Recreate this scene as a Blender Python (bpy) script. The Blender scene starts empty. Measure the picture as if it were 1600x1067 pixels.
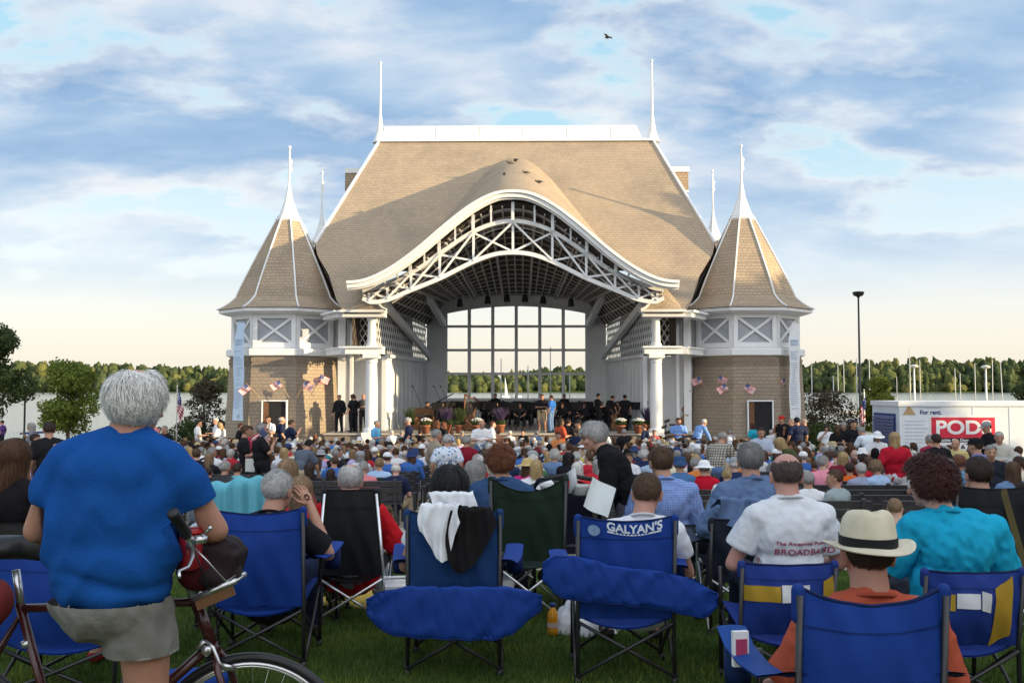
import bpy, math, random
import numpy as np
from mathutils import Vector, Matrix, noise as mnoise
R = math.radians
rnd = random.Random(7)
nrng = np.random.default_rng(11)
scene = bpy.context.scene
col = scene.collection

# ---------------------------------------------------------------- camera, sky, sun, exposure
EYE = 1.58
PITCH = math.atan((607 - 533.5) / 1500)
cd = bpy.data.cameras.new('camera'); cam = bpy.data.objects.new('camera', cd); col.objects.link(cam)
cd.sensor_width = 36; cd.lens = 36 * 1500 / 1600; cd.clip_start = 0.1; cd.clip_end = 9000
cam.location = (0, 0, EYE); cam.rotation_euler = (math.pi / 2 + PITCH, 0, 0)
scene.camera = cam
SUN_EL, SUN_AZ = 10.0, 70.0          # azimuth measured from -Y towards +X
sunv = Vector((math.sin(R(SUN_AZ)) * math.cos(R(SUN_EL)), -math.cos(R(SUN_AZ)) * math.cos(R(SUN_EL)), math.sin(R(SUN_EL))))
sd = bpy.data.lights.new('sun', 'SUN'); so = bpy.data.objects.new('sun', sd); col.objects.link(so)
sd.energy = 5.0; sd.angle = R(0.6); sd.color = (1.0, 0.77, 0.44)
so.rotation_euler = sunv.to_track_quat('Z', 'Y').to_euler()
scene.view_settings.view_transform = 'Standard'; scene.view_settings.look = 'None'
scene.view_settings.exposure = 0.80; scene.view_settings.gamma = 1.0

world = bpy.data.worlds.new('World'); scene.world = world; world.use_nodes = True
wt = world.node_tree; wt.nodes.clear()
def N(t, kind, **kw):
    n = t.nodes.new(kind)
    for k, v in kw.items():
        if k in ('operation', 'blend_type', 'data_type', 'noise_dimensions', 'sky_type', 'attribute_name', 'feature', 'distance', 'mode', 'wave_type', 'bands_direction'):
            setattr(n, k, v)
        else:
            n.inputs[k].default_value = v
    return n
def ramp(t, stops, fac=None):
    r = t.nodes.new('ShaderNodeValToRGB'); e = r.color_ramp.elements
    while len(e) < len(stops): e.new(0.5)
    for q, (p, c) in zip(e, stops):
        q.position = p; q.color = tuple(c) + (1,) if len(c) == 3 else c
    if fac is not None: t.links.new(fac, r.inputs['Fac'])
    return r
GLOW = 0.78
def build_world():
    t = wt; L = t.links.new
    tc = t.nodes.new('ShaderNodeTexCoord')
    sep = t.nodes.new('ShaderNodeSeparateXYZ'); L(tc.outputs['Generated'], sep.inputs[0])
    sky = t.nodes.new('ShaderNodeTexSky'); sky.sky_type = 'NISHITA'; sky.sun_disc = False
    sky.sun_elevation = R(SUN_EL); sky.sun_rotation = math.atan2(sunv.x, sunv.y)
    sky.air_density = 1.0; sky.dust_density = 1.5; sky.ozone_density = 1.5
    bg = N(t, 'ShaderNodeBackground', Strength=0.095); L(sky.outputs[0], bg.inputs['Color'])
    # cloud layer: direction projected on a flat sheet high above
    dz = N(t, 'ShaderNodeMath', operation='ADD'); L(sep.outputs['Z'], dz.inputs[0]); dz.inputs[1].default_value = 0.30
    dzm = N(t, 'ShaderNodeMath', operation='MAXIMUM'); L(dz.outputs[0], dzm.inputs[0]); dzm.inputs[1].default_value = 0.05
    px = N(t, 'ShaderNodeMath', operation='DIVIDE'); L(sep.outputs['X'], px.inputs[0]); L(dzm.outputs[0], px.inputs[1])
    py = N(t, 'ShaderNodeMath', operation='DIVIDE'); L(sep.outputs['Y'], py.inputs[0]); L(dzm.outputs[0], py.inputs[1])
    cx = t.nodes.new('ShaderNodeCombineXYZ'); L(px.outputs[0], cx.inputs[0]); L(py.outputs[0], cx.inputs[1])
    mp = t.nodes.new('ShaderNodeMapping'); L(cx.outputs[0], mp.inputs[0])
    mp.inputs['Scale'].default_value = (0.9, 1.3, 1); mp.inputs['Location'].default_value = (4.1, 6.3, 1.4); mp.inputs['Rotation'].default_value = (0, 0, R(-6))
    n1 = N(t, 'ShaderNodeTexNoise', Scale=2.4, Detail=12.0, Roughness=0.55, Distortion=0.1); L(mp.outputs[0], n1.inputs['Vector'])
    n2 = N(t, 'ShaderNodeTexNoise', Scale=3.0, Detail=9.0, Roughness=0.55, Distortion=0.15)
    mp2 = t.nodes.new('ShaderNodeMapping'); L(cx.outputs[0], mp2.inputs[0]); mp2.inputs['Location'].default_value = (7.1, 3.3, 2.0); mp2.inputs['Scale'].default_value = (0.6, 1.1, 1); mp2.inputs['Rotation'].default_value = (0, 0, R(-14))
    L(mp2.outputs[0], n2.inputs['Vector'])
    mask = ramp(t, [(0.385, (0, 0, 0)), (0.445, (1, 1, 1))], n1.outputs['Fac'])
    ccol = ramp(t, [(0.34, (0.24, 0.39, 0.62)), (0.46, (0.34, 0.49, 0.70)), (0.55, (0.49, 0.61, 0.76)), (0.66, (0.76, 0.78, 0.84))], n2.outputs['Fac'])
    edge = ramp(t, [(0.40, (.75, .75, .75)), (0.45, (0.28, 0.28, 0.28)), (0.50, (0, 0, 0))], n1.outputs['Fac'])
    em = N(t, 'ShaderNodeMix', data_type='RGBA'); L(edge.outputs[0], em.inputs[0]); L(ccol.outputs[0], em.inputs[6]); em.inputs[7].default_value = (1.0, 0.95, 0.90, 1)
    ccol = em
    cbg = N(t, 'ShaderNodeBackground', Strength=0.64); L(ccol.outputs[2], cbg.inputs['Color'])
    clear = ramp(t, [(0.0, (0.90, 0.83, 0.70)), (0.055, (0.92, 0.87, 0.78)), (0.13, (0.80, 0.88, 0.93)), (0.26, (0.48, 0.75, 0.88)), (0.6, (0.30, 0.58, 0.80))], sep.outputs['Z'])
    clb = N(t, 'ShaderNodeBackground', Strength=0.75); L(clear.outputs[0], clb.inputs['Color'])
    base = t.nodes.new('ShaderNodeMixShader'); base.inputs[0].default_value = 0.72
    L(bg.outputs[0], base.inputs[1]); L(clb.outputs[0], base.inputs[2])
    # clouds thin out towards the horizon
    hz = N(t, 'ShaderNodeMapRange'); L(sep.outputs['Z'], hz.inputs['Value'])
    hz.inputs['From Min'].default_value = 0.08; hz.inputs['From Max'].default_value = 0.20
    hz.inputs['To Min'].default_value = 0.0; hz.inputs['To Max'].default_value = 0.93
    mm = N(t, 'ShaderNodeMath', operation='MULTIPLY'); L(mask.outputs[0], mm.inputs[0]); L(hz.outputs[0], mm.inputs[1])
    mix = t.nodes.new('ShaderNodeMixShader'); L(mm.outputs[0], mix.inputs[0]); L(base.outputs[0], mix.inputs[1]); L(cbg.outputs[0], mix.inputs[2])
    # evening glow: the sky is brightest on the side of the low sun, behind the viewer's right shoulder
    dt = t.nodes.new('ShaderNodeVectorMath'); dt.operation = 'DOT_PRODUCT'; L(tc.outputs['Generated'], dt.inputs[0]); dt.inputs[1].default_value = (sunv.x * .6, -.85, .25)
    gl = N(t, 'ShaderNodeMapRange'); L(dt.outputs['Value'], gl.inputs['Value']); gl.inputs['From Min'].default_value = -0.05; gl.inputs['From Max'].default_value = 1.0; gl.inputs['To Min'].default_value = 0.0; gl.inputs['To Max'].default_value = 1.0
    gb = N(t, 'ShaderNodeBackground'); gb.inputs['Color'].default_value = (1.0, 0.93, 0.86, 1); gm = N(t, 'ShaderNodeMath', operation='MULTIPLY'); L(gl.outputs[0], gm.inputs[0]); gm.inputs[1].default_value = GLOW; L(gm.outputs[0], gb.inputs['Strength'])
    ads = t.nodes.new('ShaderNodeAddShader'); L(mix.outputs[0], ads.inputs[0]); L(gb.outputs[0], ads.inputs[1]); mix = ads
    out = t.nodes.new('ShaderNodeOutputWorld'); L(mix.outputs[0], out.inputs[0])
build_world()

# ---------------------------------------------------------------- helpers
def P(px, py, Y):
    """Point at depth Y for a position measured on the 1600x1067 photograph (used to size things)."""
    dx = (px - 800) / 1500; dy = -(py - 533.5) / 1500
    d = Vector((dx, math.cos(PITCH) - dy * math.sin(PITCH), math.sin(PITCH) + dy * math.cos(PITCH)))
    return Vector((0, 0, EYE)) + d * (Y / d.y)
GP = [(-400, 0.0), (5.8, 0.0), (7, -.06), (8, -.15), (10, -.42), (13, -.74), (20, -1.0), (30, -1.40), (40, -1.75), (57, -1.80), (60, -1.85), (64, -3.2), (70, -4.0), (400, -5.0)]
def G(y): return float(np.interp(y, [a for a, b in GP], [b for a, b in GP]))

class MB:
    def __init__(s): s.v = []; s.f = []; s.m = []; s.uv = []
    def face(s, idx, mi=0, uv=None): s.f.append(tuple(idx)); s.m.append(mi); s.uv.append(uv)
    def add(s, verts, faces, mi=0):
        o = len(s.v); s.v += [tuple(p) for p in verts]
        for f in faces: s.face([i + o for i in f], mi)
        return s
    def quad(s, a, b, c, d, mi=0): return s.add([a, b, c, d], [(0, 1, 2, 3)], mi)
    def box(s, x0, x1, y0, y1, z0, z1, mi=0):
        v = [(x, y, z) for z in (z0, z1) for y in (y0, y1) for x in (x0, x1)]
        return s.add(v, [(0, 2, 3, 1), (4, 5, 7, 6), (0, 1, 5, 4), (1, 3, 7, 5), (3, 2, 6, 7), (2, 0, 4, 6)], mi)
    def obox(s, c, ax, ay, az, mi=0):
        c = Vector(c); ax = Vector(ax); ay = Vector(ay); az = Vector(az)
        v = [c + ax * i + ay * j + az * k for k in (-1, 1) for j in (-1, 1) for i in (-1, 1)]
        return s.add(v, [(0, 2, 3, 1), (4, 5, 7, 6), (0, 1, 5, 4), (1, 3, 7, 5), (3, 2, 6, 7), (2, 0, 4, 6)], mi)
    def bar(s, p0, p1, w, h=None, up=(0, 0, 1), mi=0):
        p0 = Vector(p0); p1 = Vector(p1); d = p1 - p0; h = h or w; L = d.length
        if L < 1e-6: return s
        d /= L; u = Vector(up); a = d.cross(u)
        if a.length < 1e-3: a = d.cross(Vector((0, 1, 0)))
        a.normalize(); b = a.cross(d).normalized()
        return s.obox((p0 + p1) / 2, d * L / 2, a * w / 2, b * h / 2, mi)
    def tube(s, pts, r, n=8, mi=0, closed=False):
        pts = [Vector(p) for p in pts]; k = len(pts)
        rs = r if isinstance(r, (list, tuple)) else [r] * k
        o = len(s.v); ref = None
        for i, p in enumerate(pts):
            if closed: t = pts[(i + 1) % k] - pts[i - 1]
            else: t = pts[min(i + 1, k - 1)] - pts[max(i - 1, 0)]
            t.normalize()
            if ref is None:
                ref = t.orthogonal().normalized()
            a = (ref - t * ref.dot(t)); a = a.normalized() if a.length > 1e-6 else t.orthogonal().normalized(); ref = a; b = t.cross(a)
            for j in range(n):
                an = 2 * math.pi * j / n
                s.v.append(tuple(p + (a * math.cos(an) + b * math.sin(an)) * rs[i]))
        for i in range(k if closed else k - 1):
            i2 = (i + 1) % k
            for j in range(n):
                j2 = (j + 1) % n
                s.face((o + i * n + j, o + i * n + j2, o + i2 * n + j2, o + i2 * n + j), mi)
        if not closed:
            s.face([o + j for j in range(n)][::-1], mi); s.face([o + (k - 1) * n + j for j in range(n)], mi)
        return s
    def lathe(s, prof, c=(0, 0, 0), n=16, mi=0, a0=0.0, cap=True):
        o = len(s.v); k = len(prof)
        for r, z in prof:
            for j in range(n):
                an = a0 + 2 * math.pi * j / n
                s.v.append((c[0] + r * math.cos(an), c[1] + r * math.sin(an), c[2] + z))
        for i in range(k - 1):
            for j in range(n):
                j2 = (j + 1) % n
                s.face((o + i * n + j, o + i * n + j2, o + (i + 1) * n + j2, o + (i + 1) * n + j), mi)
        if cap:
            s.face([o + j for j in range(n)][::-1], mi); s.face([o + (k - 1) * n + j for j in range(n)], mi)
        return s
    def ell(s, c, r, rot=None, nu=14, nv=9, mi=0):
        c = Vector(c); M = rot if rot is not None else Matrix.Identity(3)
        o = len(s.v)
        for i in range(nv + 1):
            ph = math.pi * i / nv
            for j in range(nu):
                th = 2 * math.pi * j / nu
                s.v.append(tuple(c + M @ Vector((r[0] * math.sin(ph) * math.cos(th), r[1] * math.sin(ph) * math.sin(th), -r[2] * math.cos(ph)))))
        for i in range(nv):
            for j in range(nu):
                j2 = (j + 1) % nu
                if i == 0: s.face((o + j, o + nu + j2, o + nu + j), mi) if False else s.face((o, o + nu + j2, o + nu + j)[::-1], mi)
                elif i == nv - 1: s.face((o + i * nu + j, o + i * nu + j2, o + nv * nu), mi)
                else: s.face((o + i * nu + j, o + i * nu + j2, o + (i + 1) * nu + j2, o + (i + 1) * nu + j), mi)
        return s
    def cap(s, p0, r0, p1, r1, n=12, mi=0, flat=1.0, side=(1, 0, 0)):
        """closed tapered capsule"""
        p0 = Vector(p0); p1 = Vector(p1); d = (p1 - p0); L = d.length
        if L < 1e-6: d = Vector((0, 0, 1))
        else: d = d / L
        a = Vector(side); a = a - d * a.dot(d)
        a = a.normalized() if a.length > 1e-3 else d.orthogonal().normalized()
        b = d.cross(a); o = len(s.v); rings = []
        for q in (-90, -60, -30, 0): rings.append((p0 + d * (r0 * math.sin(R(q))), r0 * max(math.cos(R(q)), .02)))
        for q in (0, 30, 60, 90): rings.append((p1 + d * (r1 * math.sin(R(q))), r1 * max(math.cos(R(q)), .02)))
        for c, r in rings:
            for j in range(n):
                an = 2 * math.pi * j / n
                s.v.append(tuple(c + a * (r * math.cos(an)) + b * (r * flat * math.sin(an))))
        for i in range(len(rings) - 1):
            for j in range(n):
                j2 = (j + 1) % n
                s.face((o + i * n + j, o + i * n + j2, o + (i + 1) * n + j2, o + (i + 1) * n + j), mi)
        s.face([o + j for j in range(n)][::-1], mi); s.face([o + (len(rings) - 1) * n + j for j in range(n)], mi)
        return s
    def grid(s, rows, mi=0, uv=True, wrap=False):
        """rows: list of lists of points; uv from arc lengths"""
        o = len(s.v); n = len(rows[0]); A = np.array([[tuple(p) for p in r] for r in rows], float)
        for r in rows: s.v += [tuple(p) for p in r]
        if uv:
            du = np.zeros(A.shape[:2]); dv = np.zeros(A.shape[:2])
            du[:, 1:] = np.cumsum(np.linalg.norm(A[:, 1:] - A[:, :-1], axis=2), axis=1); du -= du[:, n // 2:n // 2 + 1]
            dv[1:, :] = np.cumsum(np.linalg.norm(A[1:] - A[:-1], axis=2), axis=0)
        for i in range(len(rows) - 1):
            for j in range(n - 1):
                q = [(i, j), (i, j + 1), (i + 1, j + 1), (i + 1, j)]
                s.face([o + a * n + b for a, b in q], mi, [(du[a, b], dv[a, b]) for a, b in q] if uv else None)
        return s
    def ext(s, other, mi=None):
        o = len(s.v); s.v += other.v
        for f, m, u in zip(other.f, other.m, other.uv): s.face([i + o for i in f], m if mi is None else mi, u)
        return s
    def mesh(s, name, mats=(), smooth=False, uv=False, shade=None):
        me = bpy.data.meshes.new(name)
        me.from_pydata(s.v, [], s.f)
        if isinstance(mats, bpy.types.Material): mats = [mats]
        for m in mats: me.materials.append(m)
        if len(mats) > 1: me.polygons.foreach_set('material_index', s.m)
        if smooth: me.polygons.foreach_set('use_smooth', [True] * len(s.f))
        if uv:
            lay = me.uv_layers.new(name='UVMap'); data = []
            for f, u in zip(s.f, s.uv):
                if u is None:
                    pts = [Vector(s.v[i]) for i in f]
                    n = (pts[1] - pts[0]).cross(pts[2] - pts[0])
                    if n.length < 1e-9 and len(pts) > 3: n = (pts[2] - pts[0]).cross(pts[3] - pts[0])
                    n = n.normalized() if n.length > 0 else Vector((0, 0, 1))
                    ua = Vector((0, 0, 1)).cross(n); ua = ua.normalized() if ua.length > .05 else Vector((1, 0, 0))
                    va = n.cross(ua); va.normalize()
                    if va.z < 0: va = -va
                    u = [(p.dot(ua), p.dot(va)) for p in pts]
                for q in u: data += [q[0], q[1]]
            lay.data.foreach_set('uv', data)
        if shade is not None:
            at = me.attributes.new('shade', 'FLOAT', 'POINT'); at.data.foreach_set('value', np.asarray(shade, dtype=np.float32))
        me.update()
        return me
    def build(s, name, mats, parent=None, smooth=False, uv=False, loc=None, color=None, shade=None):
        return link(name, s.mesh(name, mats, smooth, uv, shade), parent, loc, color)
def link(name, me, parent=None, loc=None, color=None):
    o = bpy.data.objects.new(name, me); col.objects.link(o)
    if parent is not None: o.parent = parent
    if loc is not None: o.location = loc
    if color is not None: o.color = tuple(color)[:3] + (1,)
    return o
def tag(o, label=None, cat=None, group=None, kind=None):
    if label: o['label'] = label
    if cat: o['category'] = cat
    if group: o['group'] = group
    if kind: o['kind'] = kind
    return o
def thing(name, label, cat, loc=(0, 0, 0), rz=0.0, group=None):
    o = bpy.data.objects.new(name, None); col.objects.link(o)
    o.empty_display_size = .2; o.location = loc; o.rotation_euler = (0, 0, rz)
    return tag(o, label, cat, group)
def copy_tree(o, parent=None, color=None):
    c = o.copy(); col.objects.link(c); c.parent = parent
    for ch in o.children: copy_tree(ch, c)
    return c

# ---------------------------------------------------------------- materials
def newmat(name, rough=0.7, spec=0.3):
    m = bpy.data.materials.new(name); m.use_nodes = True; t = m.node_tree
    b = t.nodes['Principled BSDF']; b.inputs['Roughness'].default_value = rough; b.inputs['Specular IOR Level'].default_value = spec
    return m, t, b
def mat(name, c, rough=0.7, var=0.12, scale=3.0, bump=0.0, bscale=40.0, metal=0.0, spec=0.3, c2=None, detail=5.0):
    """plain surface with mottled colour and a fine bump"""
    m, t, b = newmat(name, rough, spec); L = t.links.new; b.inputs['Metallic'].default_value = metal
    tc = t.nodes.new('ShaderNodeTexCoord')
    n = N(t, 'ShaderNodeTexNoise', Scale=scale, Detail=detail, Roughness=0.6); L(tc.outputs['Object'], n.inputs['Vector'])
    lo = tuple(x * (1 - var) for x in c); hi = tuple(min(1, x * (1 + var)) for x in (c2 or c))
    r = ramp(t, [(0.3, lo), (0.7, hi)], n.outputs['Fac']); L(r.outputs[0], b.inputs['Base Color'])
    if bump:
        n2 = N(t, 'ShaderNodeTexNoise', Scale=bscale, Detail=4.0); L(tc.outputs['Object'], n2.inputs['Vector'])
        bp = N(t, 'ShaderNodeBump', Strength=bump, Distance=0.02); L(n2.outputs['Fac'], bp.inputs['Height']); L(bp.outputs[0], b.inputs['Normal'])
    return m
def shingle(name, c1, c2, mortar, bw=0.32, rh=0.2):
    m, t, b = newmat(name, 0.9, 0.15); L = t.links.new
    uv = t.nodes.new('ShaderNodeTexCoord')
    br = t.nodes.new('ShaderNodeTexBrick'); L(uv.outputs['UV'], br.inputs['Vector'])
    br.offset = 0.5; br.inputs['Scale'].default_value = 1.0; br.inputs['Brick Width'].default_value = bw; br.inputs['Row Height'].default_value = rh
    br.inputs['Mortar Size'].default_value = 0.018; br.inputs['Mortar Smooth'].default_value = 0.3; br.inputs['Bias'].default_value = -0.1
    br.inputs['Color1'].default_value = c1 + (1,); br.inputs['Color2'].default_value = c2 + (1,); br.inputs['Mortar'].default_value = mortar + (1,)
    n = N(t, 'ShaderNodeTexNoise', Scale=0.45, Detail=6.0, Roughness=0.65); L(uv.outputs['UV'], n.inputs['Vector'])
    n.inputs['Scale'].default_value = 0.35; r = ramp(t, [(0.3, (0.80, 0.80, 0.83)), (0.5, (1.0, 0.99, 0.98)), (0.7, (1.14, 1.10, 1.04))], n.outputs['Fac'])
    mx = N(t, 'ShaderNodeMix', data_type='RGBA', blend_type='MULTIPLY'); mx.inputs[0].default_value = 1.0
    L(br.outputs['Color'], mx.inputs[6]); L(r.outputs[0], mx.inputs[7]); L(mx.outputs[2], b.inputs['Base Color'])
    sp = t.nodes.new('ShaderNodeSeparateXYZ'); L(uv.outputs['UV'], sp.inputs[0])
    dv = N(t, 'ShaderNodeMath', operation='DIVIDE'); L(sp.outputs['Y'], dv.inputs[0]); dv.inputs[1].default_value = rh
    fr = N(t, 'ShaderNodeMath', operation='FRACT'); L(dv.outputs[0], fr.inputs[0])
    ad = N(t, 'ShaderNodeMath', operation='SUBTRACT'); L(br.outputs['Fac'], ad.inputs[1]); ad.inputs[0].default_value = 1.0
    sb = N(t, 'ShaderNodeMath', operation='SUBTRACT'); L(ad.outputs[0], sb.inputs[0]); L(fr.outputs[0], sb.inputs[1])
    bp = N(t, 'ShaderNodeBump', Strength=0.55, Distance=0.03); L(sb.outputs[0], bp.inputs['Height']); L(bp.outputs[0], b.inputs['Normal'])
    return m
def objmat(name, rough=0.85, var=0.16, scale=6.0, bump=0.25, bscale=60.0, spec=0.2, weave=False, shade=False, streak=None, sheen=0.0, sss=0.0):
    """base colour comes from the object's own colour, so that one mesh can be worn in many colours"""
    m, t, b = newmat(name, rough, spec); L = t.links.new
    oi = t.nodes.new('ShaderNodeObjectInfo'); tc = t.nodes.new('ShaderNodeTexCoord')
    n = N(t, 'ShaderNodeTexNoise', Scale=scale, Detail=5.0, Roughness=0.6)
    src = tc.outputs['Object']
    if streak:
        mp = t.nodes.new('ShaderNodeMapping'); mp.inputs['Scale'].default_value = streak; L(src, mp.inputs[0]); src = mp.outputs[0]
    L(src, n.inputs['Vector'])
    r = ramp(t, [(0.3, (1 - var,) * 3), (0.7, (1 + var,) * 3)], n.outputs['Fac'])
    mx = N(t, 'ShaderNodeMix', data_type='RGBA', blend_type='MULTIPLY'); mx.inputs[0].default_value = 1.0
    L(oi.outputs['Color'], mx.inputs[6]); L(r.outputs[0], mx.inputs[7]); c = mx.outputs[2]
    if shade:
        at = N(t, 'ShaderNodeAttribute', attribute_name='shade')
        m2 = N(t, 'ShaderNodeMix', data_type='RGBA', blend_type='MULTIPLY'); m2.inputs[0].default_value = 1.0
        L(c, m2.inputs[6]); L(at.outputs['Fac'], m2.inputs[7]); c = m2.outputs[2]
    L(c, b.inputs['Base Color'])
    if sheen: b.inputs['Sheen Weight'].default_value = sheen
    if sss:
        b.inputs['Subsurface Weight'].default_value = sss; b.inputs['Subsurface Radius'].default_value = (0.02, 0.008, 0.004)
    if bump:
        if weave:
            n2 = t.nodes.new('ShaderNodeTexVoronoi'); n2.inputs['Scale'].default_value = bscale; h = n2.outputs['Distance']
        else:
            n2 = N(t, 'ShaderNodeTexNoise', Scale=bscale, Detail=4.0); h = n2.outputs['Fac']
        L(src, n2.inputs['Vector'])
        bp = N(t, 'ShaderNodeBump', Strength=bump, Distance=0.01); L(h, bp.inputs['Height']); L(bp.outputs[0], b.inputs['Normal'])
    return m
M = {}
M['white'] = mat('white_paint', (0.74, 0.75, 0.76), 0.5, 0.05, 1.5, 0.1, 20)
M['greywall'] = mat('pale_grey_boards', (0.72, 0.75, 0.78), 0.6, 0.06, 1.2, 0.1, 15)
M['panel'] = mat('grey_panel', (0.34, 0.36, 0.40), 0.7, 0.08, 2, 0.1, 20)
M['roof'] = shingle('roof_shingle', (0.345, 0.275, 0.20), (0.395, 0.318, 0.235), (0.285, 0.225, 0.165), 0.22, 0.155)
M['wallsh'] = shingle('wall_shingle', (0.295, 0.245, 0.19), (0.33, 0.275, 0.215), (0.25, 0.205, 0.16), 0.24, 0.165)
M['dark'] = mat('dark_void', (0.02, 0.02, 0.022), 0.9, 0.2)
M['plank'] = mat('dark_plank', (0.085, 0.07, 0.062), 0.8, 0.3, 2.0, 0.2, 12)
M['purlin'] = mat('purlin_wood', (0.50, 0.48, 0.47), 0.75, 0.2, 3)
M['bench'] = mat('weathered_bench', (0.045, 0.043, 0.045), 0.6, 0.35, 9, 0.3, 50, spec=0.4)
M['concrete'] = mat('pale_concrete', (0.42, 0.38, 0.32), 0.9, 0.12, 0.7, 0.2, 8)
M['pave'] = mat('path_gravel', (0.36, 0.31, 0.25), 0.95, 0.22, 1.3, 0.4, 60)
M['stone'] = mat('stage_face', (0.24, 0.20, 0.17), 0.9, 0.2, 2.5, 0.3, 20)
M['metal'] = mat('black_metal', (0.018, 0.018, 0.02), 0.38, 0.2, 12, spec=0.5)
M['silver'] = mat('silver_metal', (0.60, 0.60, 0.62), 0.28, 0.1, 12, metal=0.9)
M['cloth'] = objmat('cloth', 0.9, 0.09, 5, 0.25, 110, 0.12, sheen=0.0)
M['nylon'] = objmat('nylon', 0.62, 0.10, 4, 0.35, 420, 0.2, weave=True)
M['skin'] = objmat('skin', 0.55, 0.09, 11, 0.12, 90, 0.35, sss=0.0)
M['hair'] = objmat('hair', 0.6, 0.25, 60, 0.5, 160, 0.3, shade=True)
M['paint'] = objmat('coloured_paint', 0.3, 0.05, 6, 0.0, spec=0.5)
M['eye'] = mat('eye_dark', (0.03, 0.02, 0.018), 0.3)
M['lip'] = mat('lip', (0.34, 0.12, 0.10), 0.5)
M['leather'] = mat('shoe_leather', (0.03, 0.022, 0.018), 0.5, 0.2, 20)
M['red'] = mat('flag_red', (0.50, 0.03, 0.04), 0.8); M['fwhite'] = mat('flag_white', (0.75, 0.75, 0.76), 0.8); M['fblue'] = mat('flag_blue', (0.03, 0.05, 0.20), 0.8)
M['wood'] = mat('brown_wood', (0.16, 0.075, 0.035), 0.4, 0.3, 6, 0.1, 30)
M['pale_wood'] = mat('pale_wood', (0.45, 0.30, 0.16), 0.6, 0.2, 9)
M['terracotta'] = mat('terracotta', (0.32, 0.12, 0.07), 0.85, 0.15, 8)
M['letter'] = mat('grey_lettering', (0.62, 0.68, 0.78), 0.7, 0.04)
M['faint'] = mat('faint_print', (0.36, 0.45, 0.58), 0.8, 0.05)
M['black'] = mat('black_plastic', (0.012, 0.012, 0.014), 0.45, 0.2, 10, spec=0.4)

def leafmat(name, c1, c2, trans=0.35):
    m, t, b = newmat(name, 0.75, 0.15); L = t.links.new
    geo = t.nodes.new('ShaderNodeNewGeometry')
    r = ramp(t, [(0.0, c1), (1.0, c2)], geo.outputs['Random Per Island'])
    L(r.outputs[0], b.inputs['Base Color'])
    tr = t.nodes.new('ShaderNodeBsdfTranslucent'); L(r.outputs[0], tr.inputs['Color'])
    ms = t.nodes.new('ShaderNodeMixShader'); ms.inputs[0].default_value = trans
    L(b.outputs[0], ms.inputs[1]); L(tr.outputs[0], ms.inputs[2]); L(ms.outputs[0], t.nodes['Material Output'].inputs['Surface'])
    return m
M['leaf'] = leafmat('green_leaves', (0.09, 0.14, 0.025), (0.22, 0.26, 0.055))
M['leafdark'] = leafmat('dark_leaves', (0.032, 0.055, 0.02), (0.09, 0.12, 0.04), 0.25)
M['leafred'] = leafmat('dusky_leaves', (0.05, 0.042, 0.03), (0.11, 0.09, 0.055), 0.25)
M['leafyel'] = leafmat('yellow_green_leaves', (0.11, 0.14, 0.02), (0.22, 0.24, 0.05))
M['petal'] = leafmat('white_petals', (0.60, 0.60, 0.58), (0.80, 0.80, 0.78), 0.2)
M['purple'] = leafmat('purple_spikes', (0.05, 0.03, 0.09), (0.11, 0.08, 0.16), 0.2)
M['blade'] = leafmat('grass_blades', (0.045, 0.085, 0.016), (0.14, 0.20, 0.045), 0.3)
def patchy(m):
    t = m.node_tree; L = t.links.new; b = t.nodes['Principled BSDF']; src = b.inputs['Base Color'].links[0].from_socket
    tc = t.nodes.new('ShaderNodeTexCoord'); n = N(t, 'ShaderNodeTexNoise', Scale=1.6, Detail=6.0, Roughness=0.7); L(tc.outputs['Object'], n.inputs['Vector'])
    r = ramp(t, [(0.36, (0.55, 0.62, 0.5)), (0.52, (1.0, 1.0, 1.0)), (0.66, (1.9, 1.5, 1.15))], n.outputs['Fac'])
    mx = N(t, 'ShaderNodeMix', data_type='RGBA', blend_type='MULTIPLY'); mx.inputs[0].default_value = 1.0; L(src, mx.inputs[6]); L(r.outputs[0], mx.inputs[7]); L(mx.outputs[2], b.inputs['Base Color'])
    for q in t.nodes:
        if q.type == 'BSDF_TRANSLUCENT': L(mx.outputs[2], q.inputs['Color'])
patchy(M['blade'])
M['bark'] = mat('bark', (0.09, 0.07, 0.055), 0.9, 0.3, 6, 0.6, 30)

def leaf_cloud(mb, clumps, n, size, seed=0, flat=0.6, surf=0.55):
    """leaf sized quads spread through a list of (centre, radii) clumps"""
    rg = np.random.default_rng(seed); vol = np.array([r[0] * r[1] * r[2] for c, r in clumps]) ** .66; vol = vol / vol.sum()
    which = rg.choice(len(clumps), n, p=vol)
    C = np.array([tuple(c) for c, r in clumps])[which]; Rr = np.array([r for c, r in clumps])[which]
    d = rg.normal(size=(n, 3)); d /= np.linalg.norm(d, axis=1)[:, None]
    rad = (surf + (1 - surf) * rg.random(n) ** .5) * (1 + .12 * rg.normal(size=n))
    p = C + d * Rr * rad[:, None]
    nn = d + rg.normal(size=(n, 3)) * .8; nn /= np.linalg.norm(nn, axis=1)[:, None]
    t = np.cross(nn, rg.normal(size=(n, 3))); t /= np.linalg.norm(t, axis=1)[:, None]; b = np.cross(nn, t)
    s = size * (.6 + .8 * rg.random(n))[:, None]
    q = np.stack([p - t * s, p + b * s * flat, p + t * s, p - b * s * flat], 1).reshape(-1, 3)
    o = len(mb.v); mb.v += [tuple(x) for x in q.tolist()]
    for i in range(n): mb.face((o + 4 * i, o + 4 * i + 1, o + 4 * i + 2, o + 4 * i + 3))
    return mb
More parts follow.
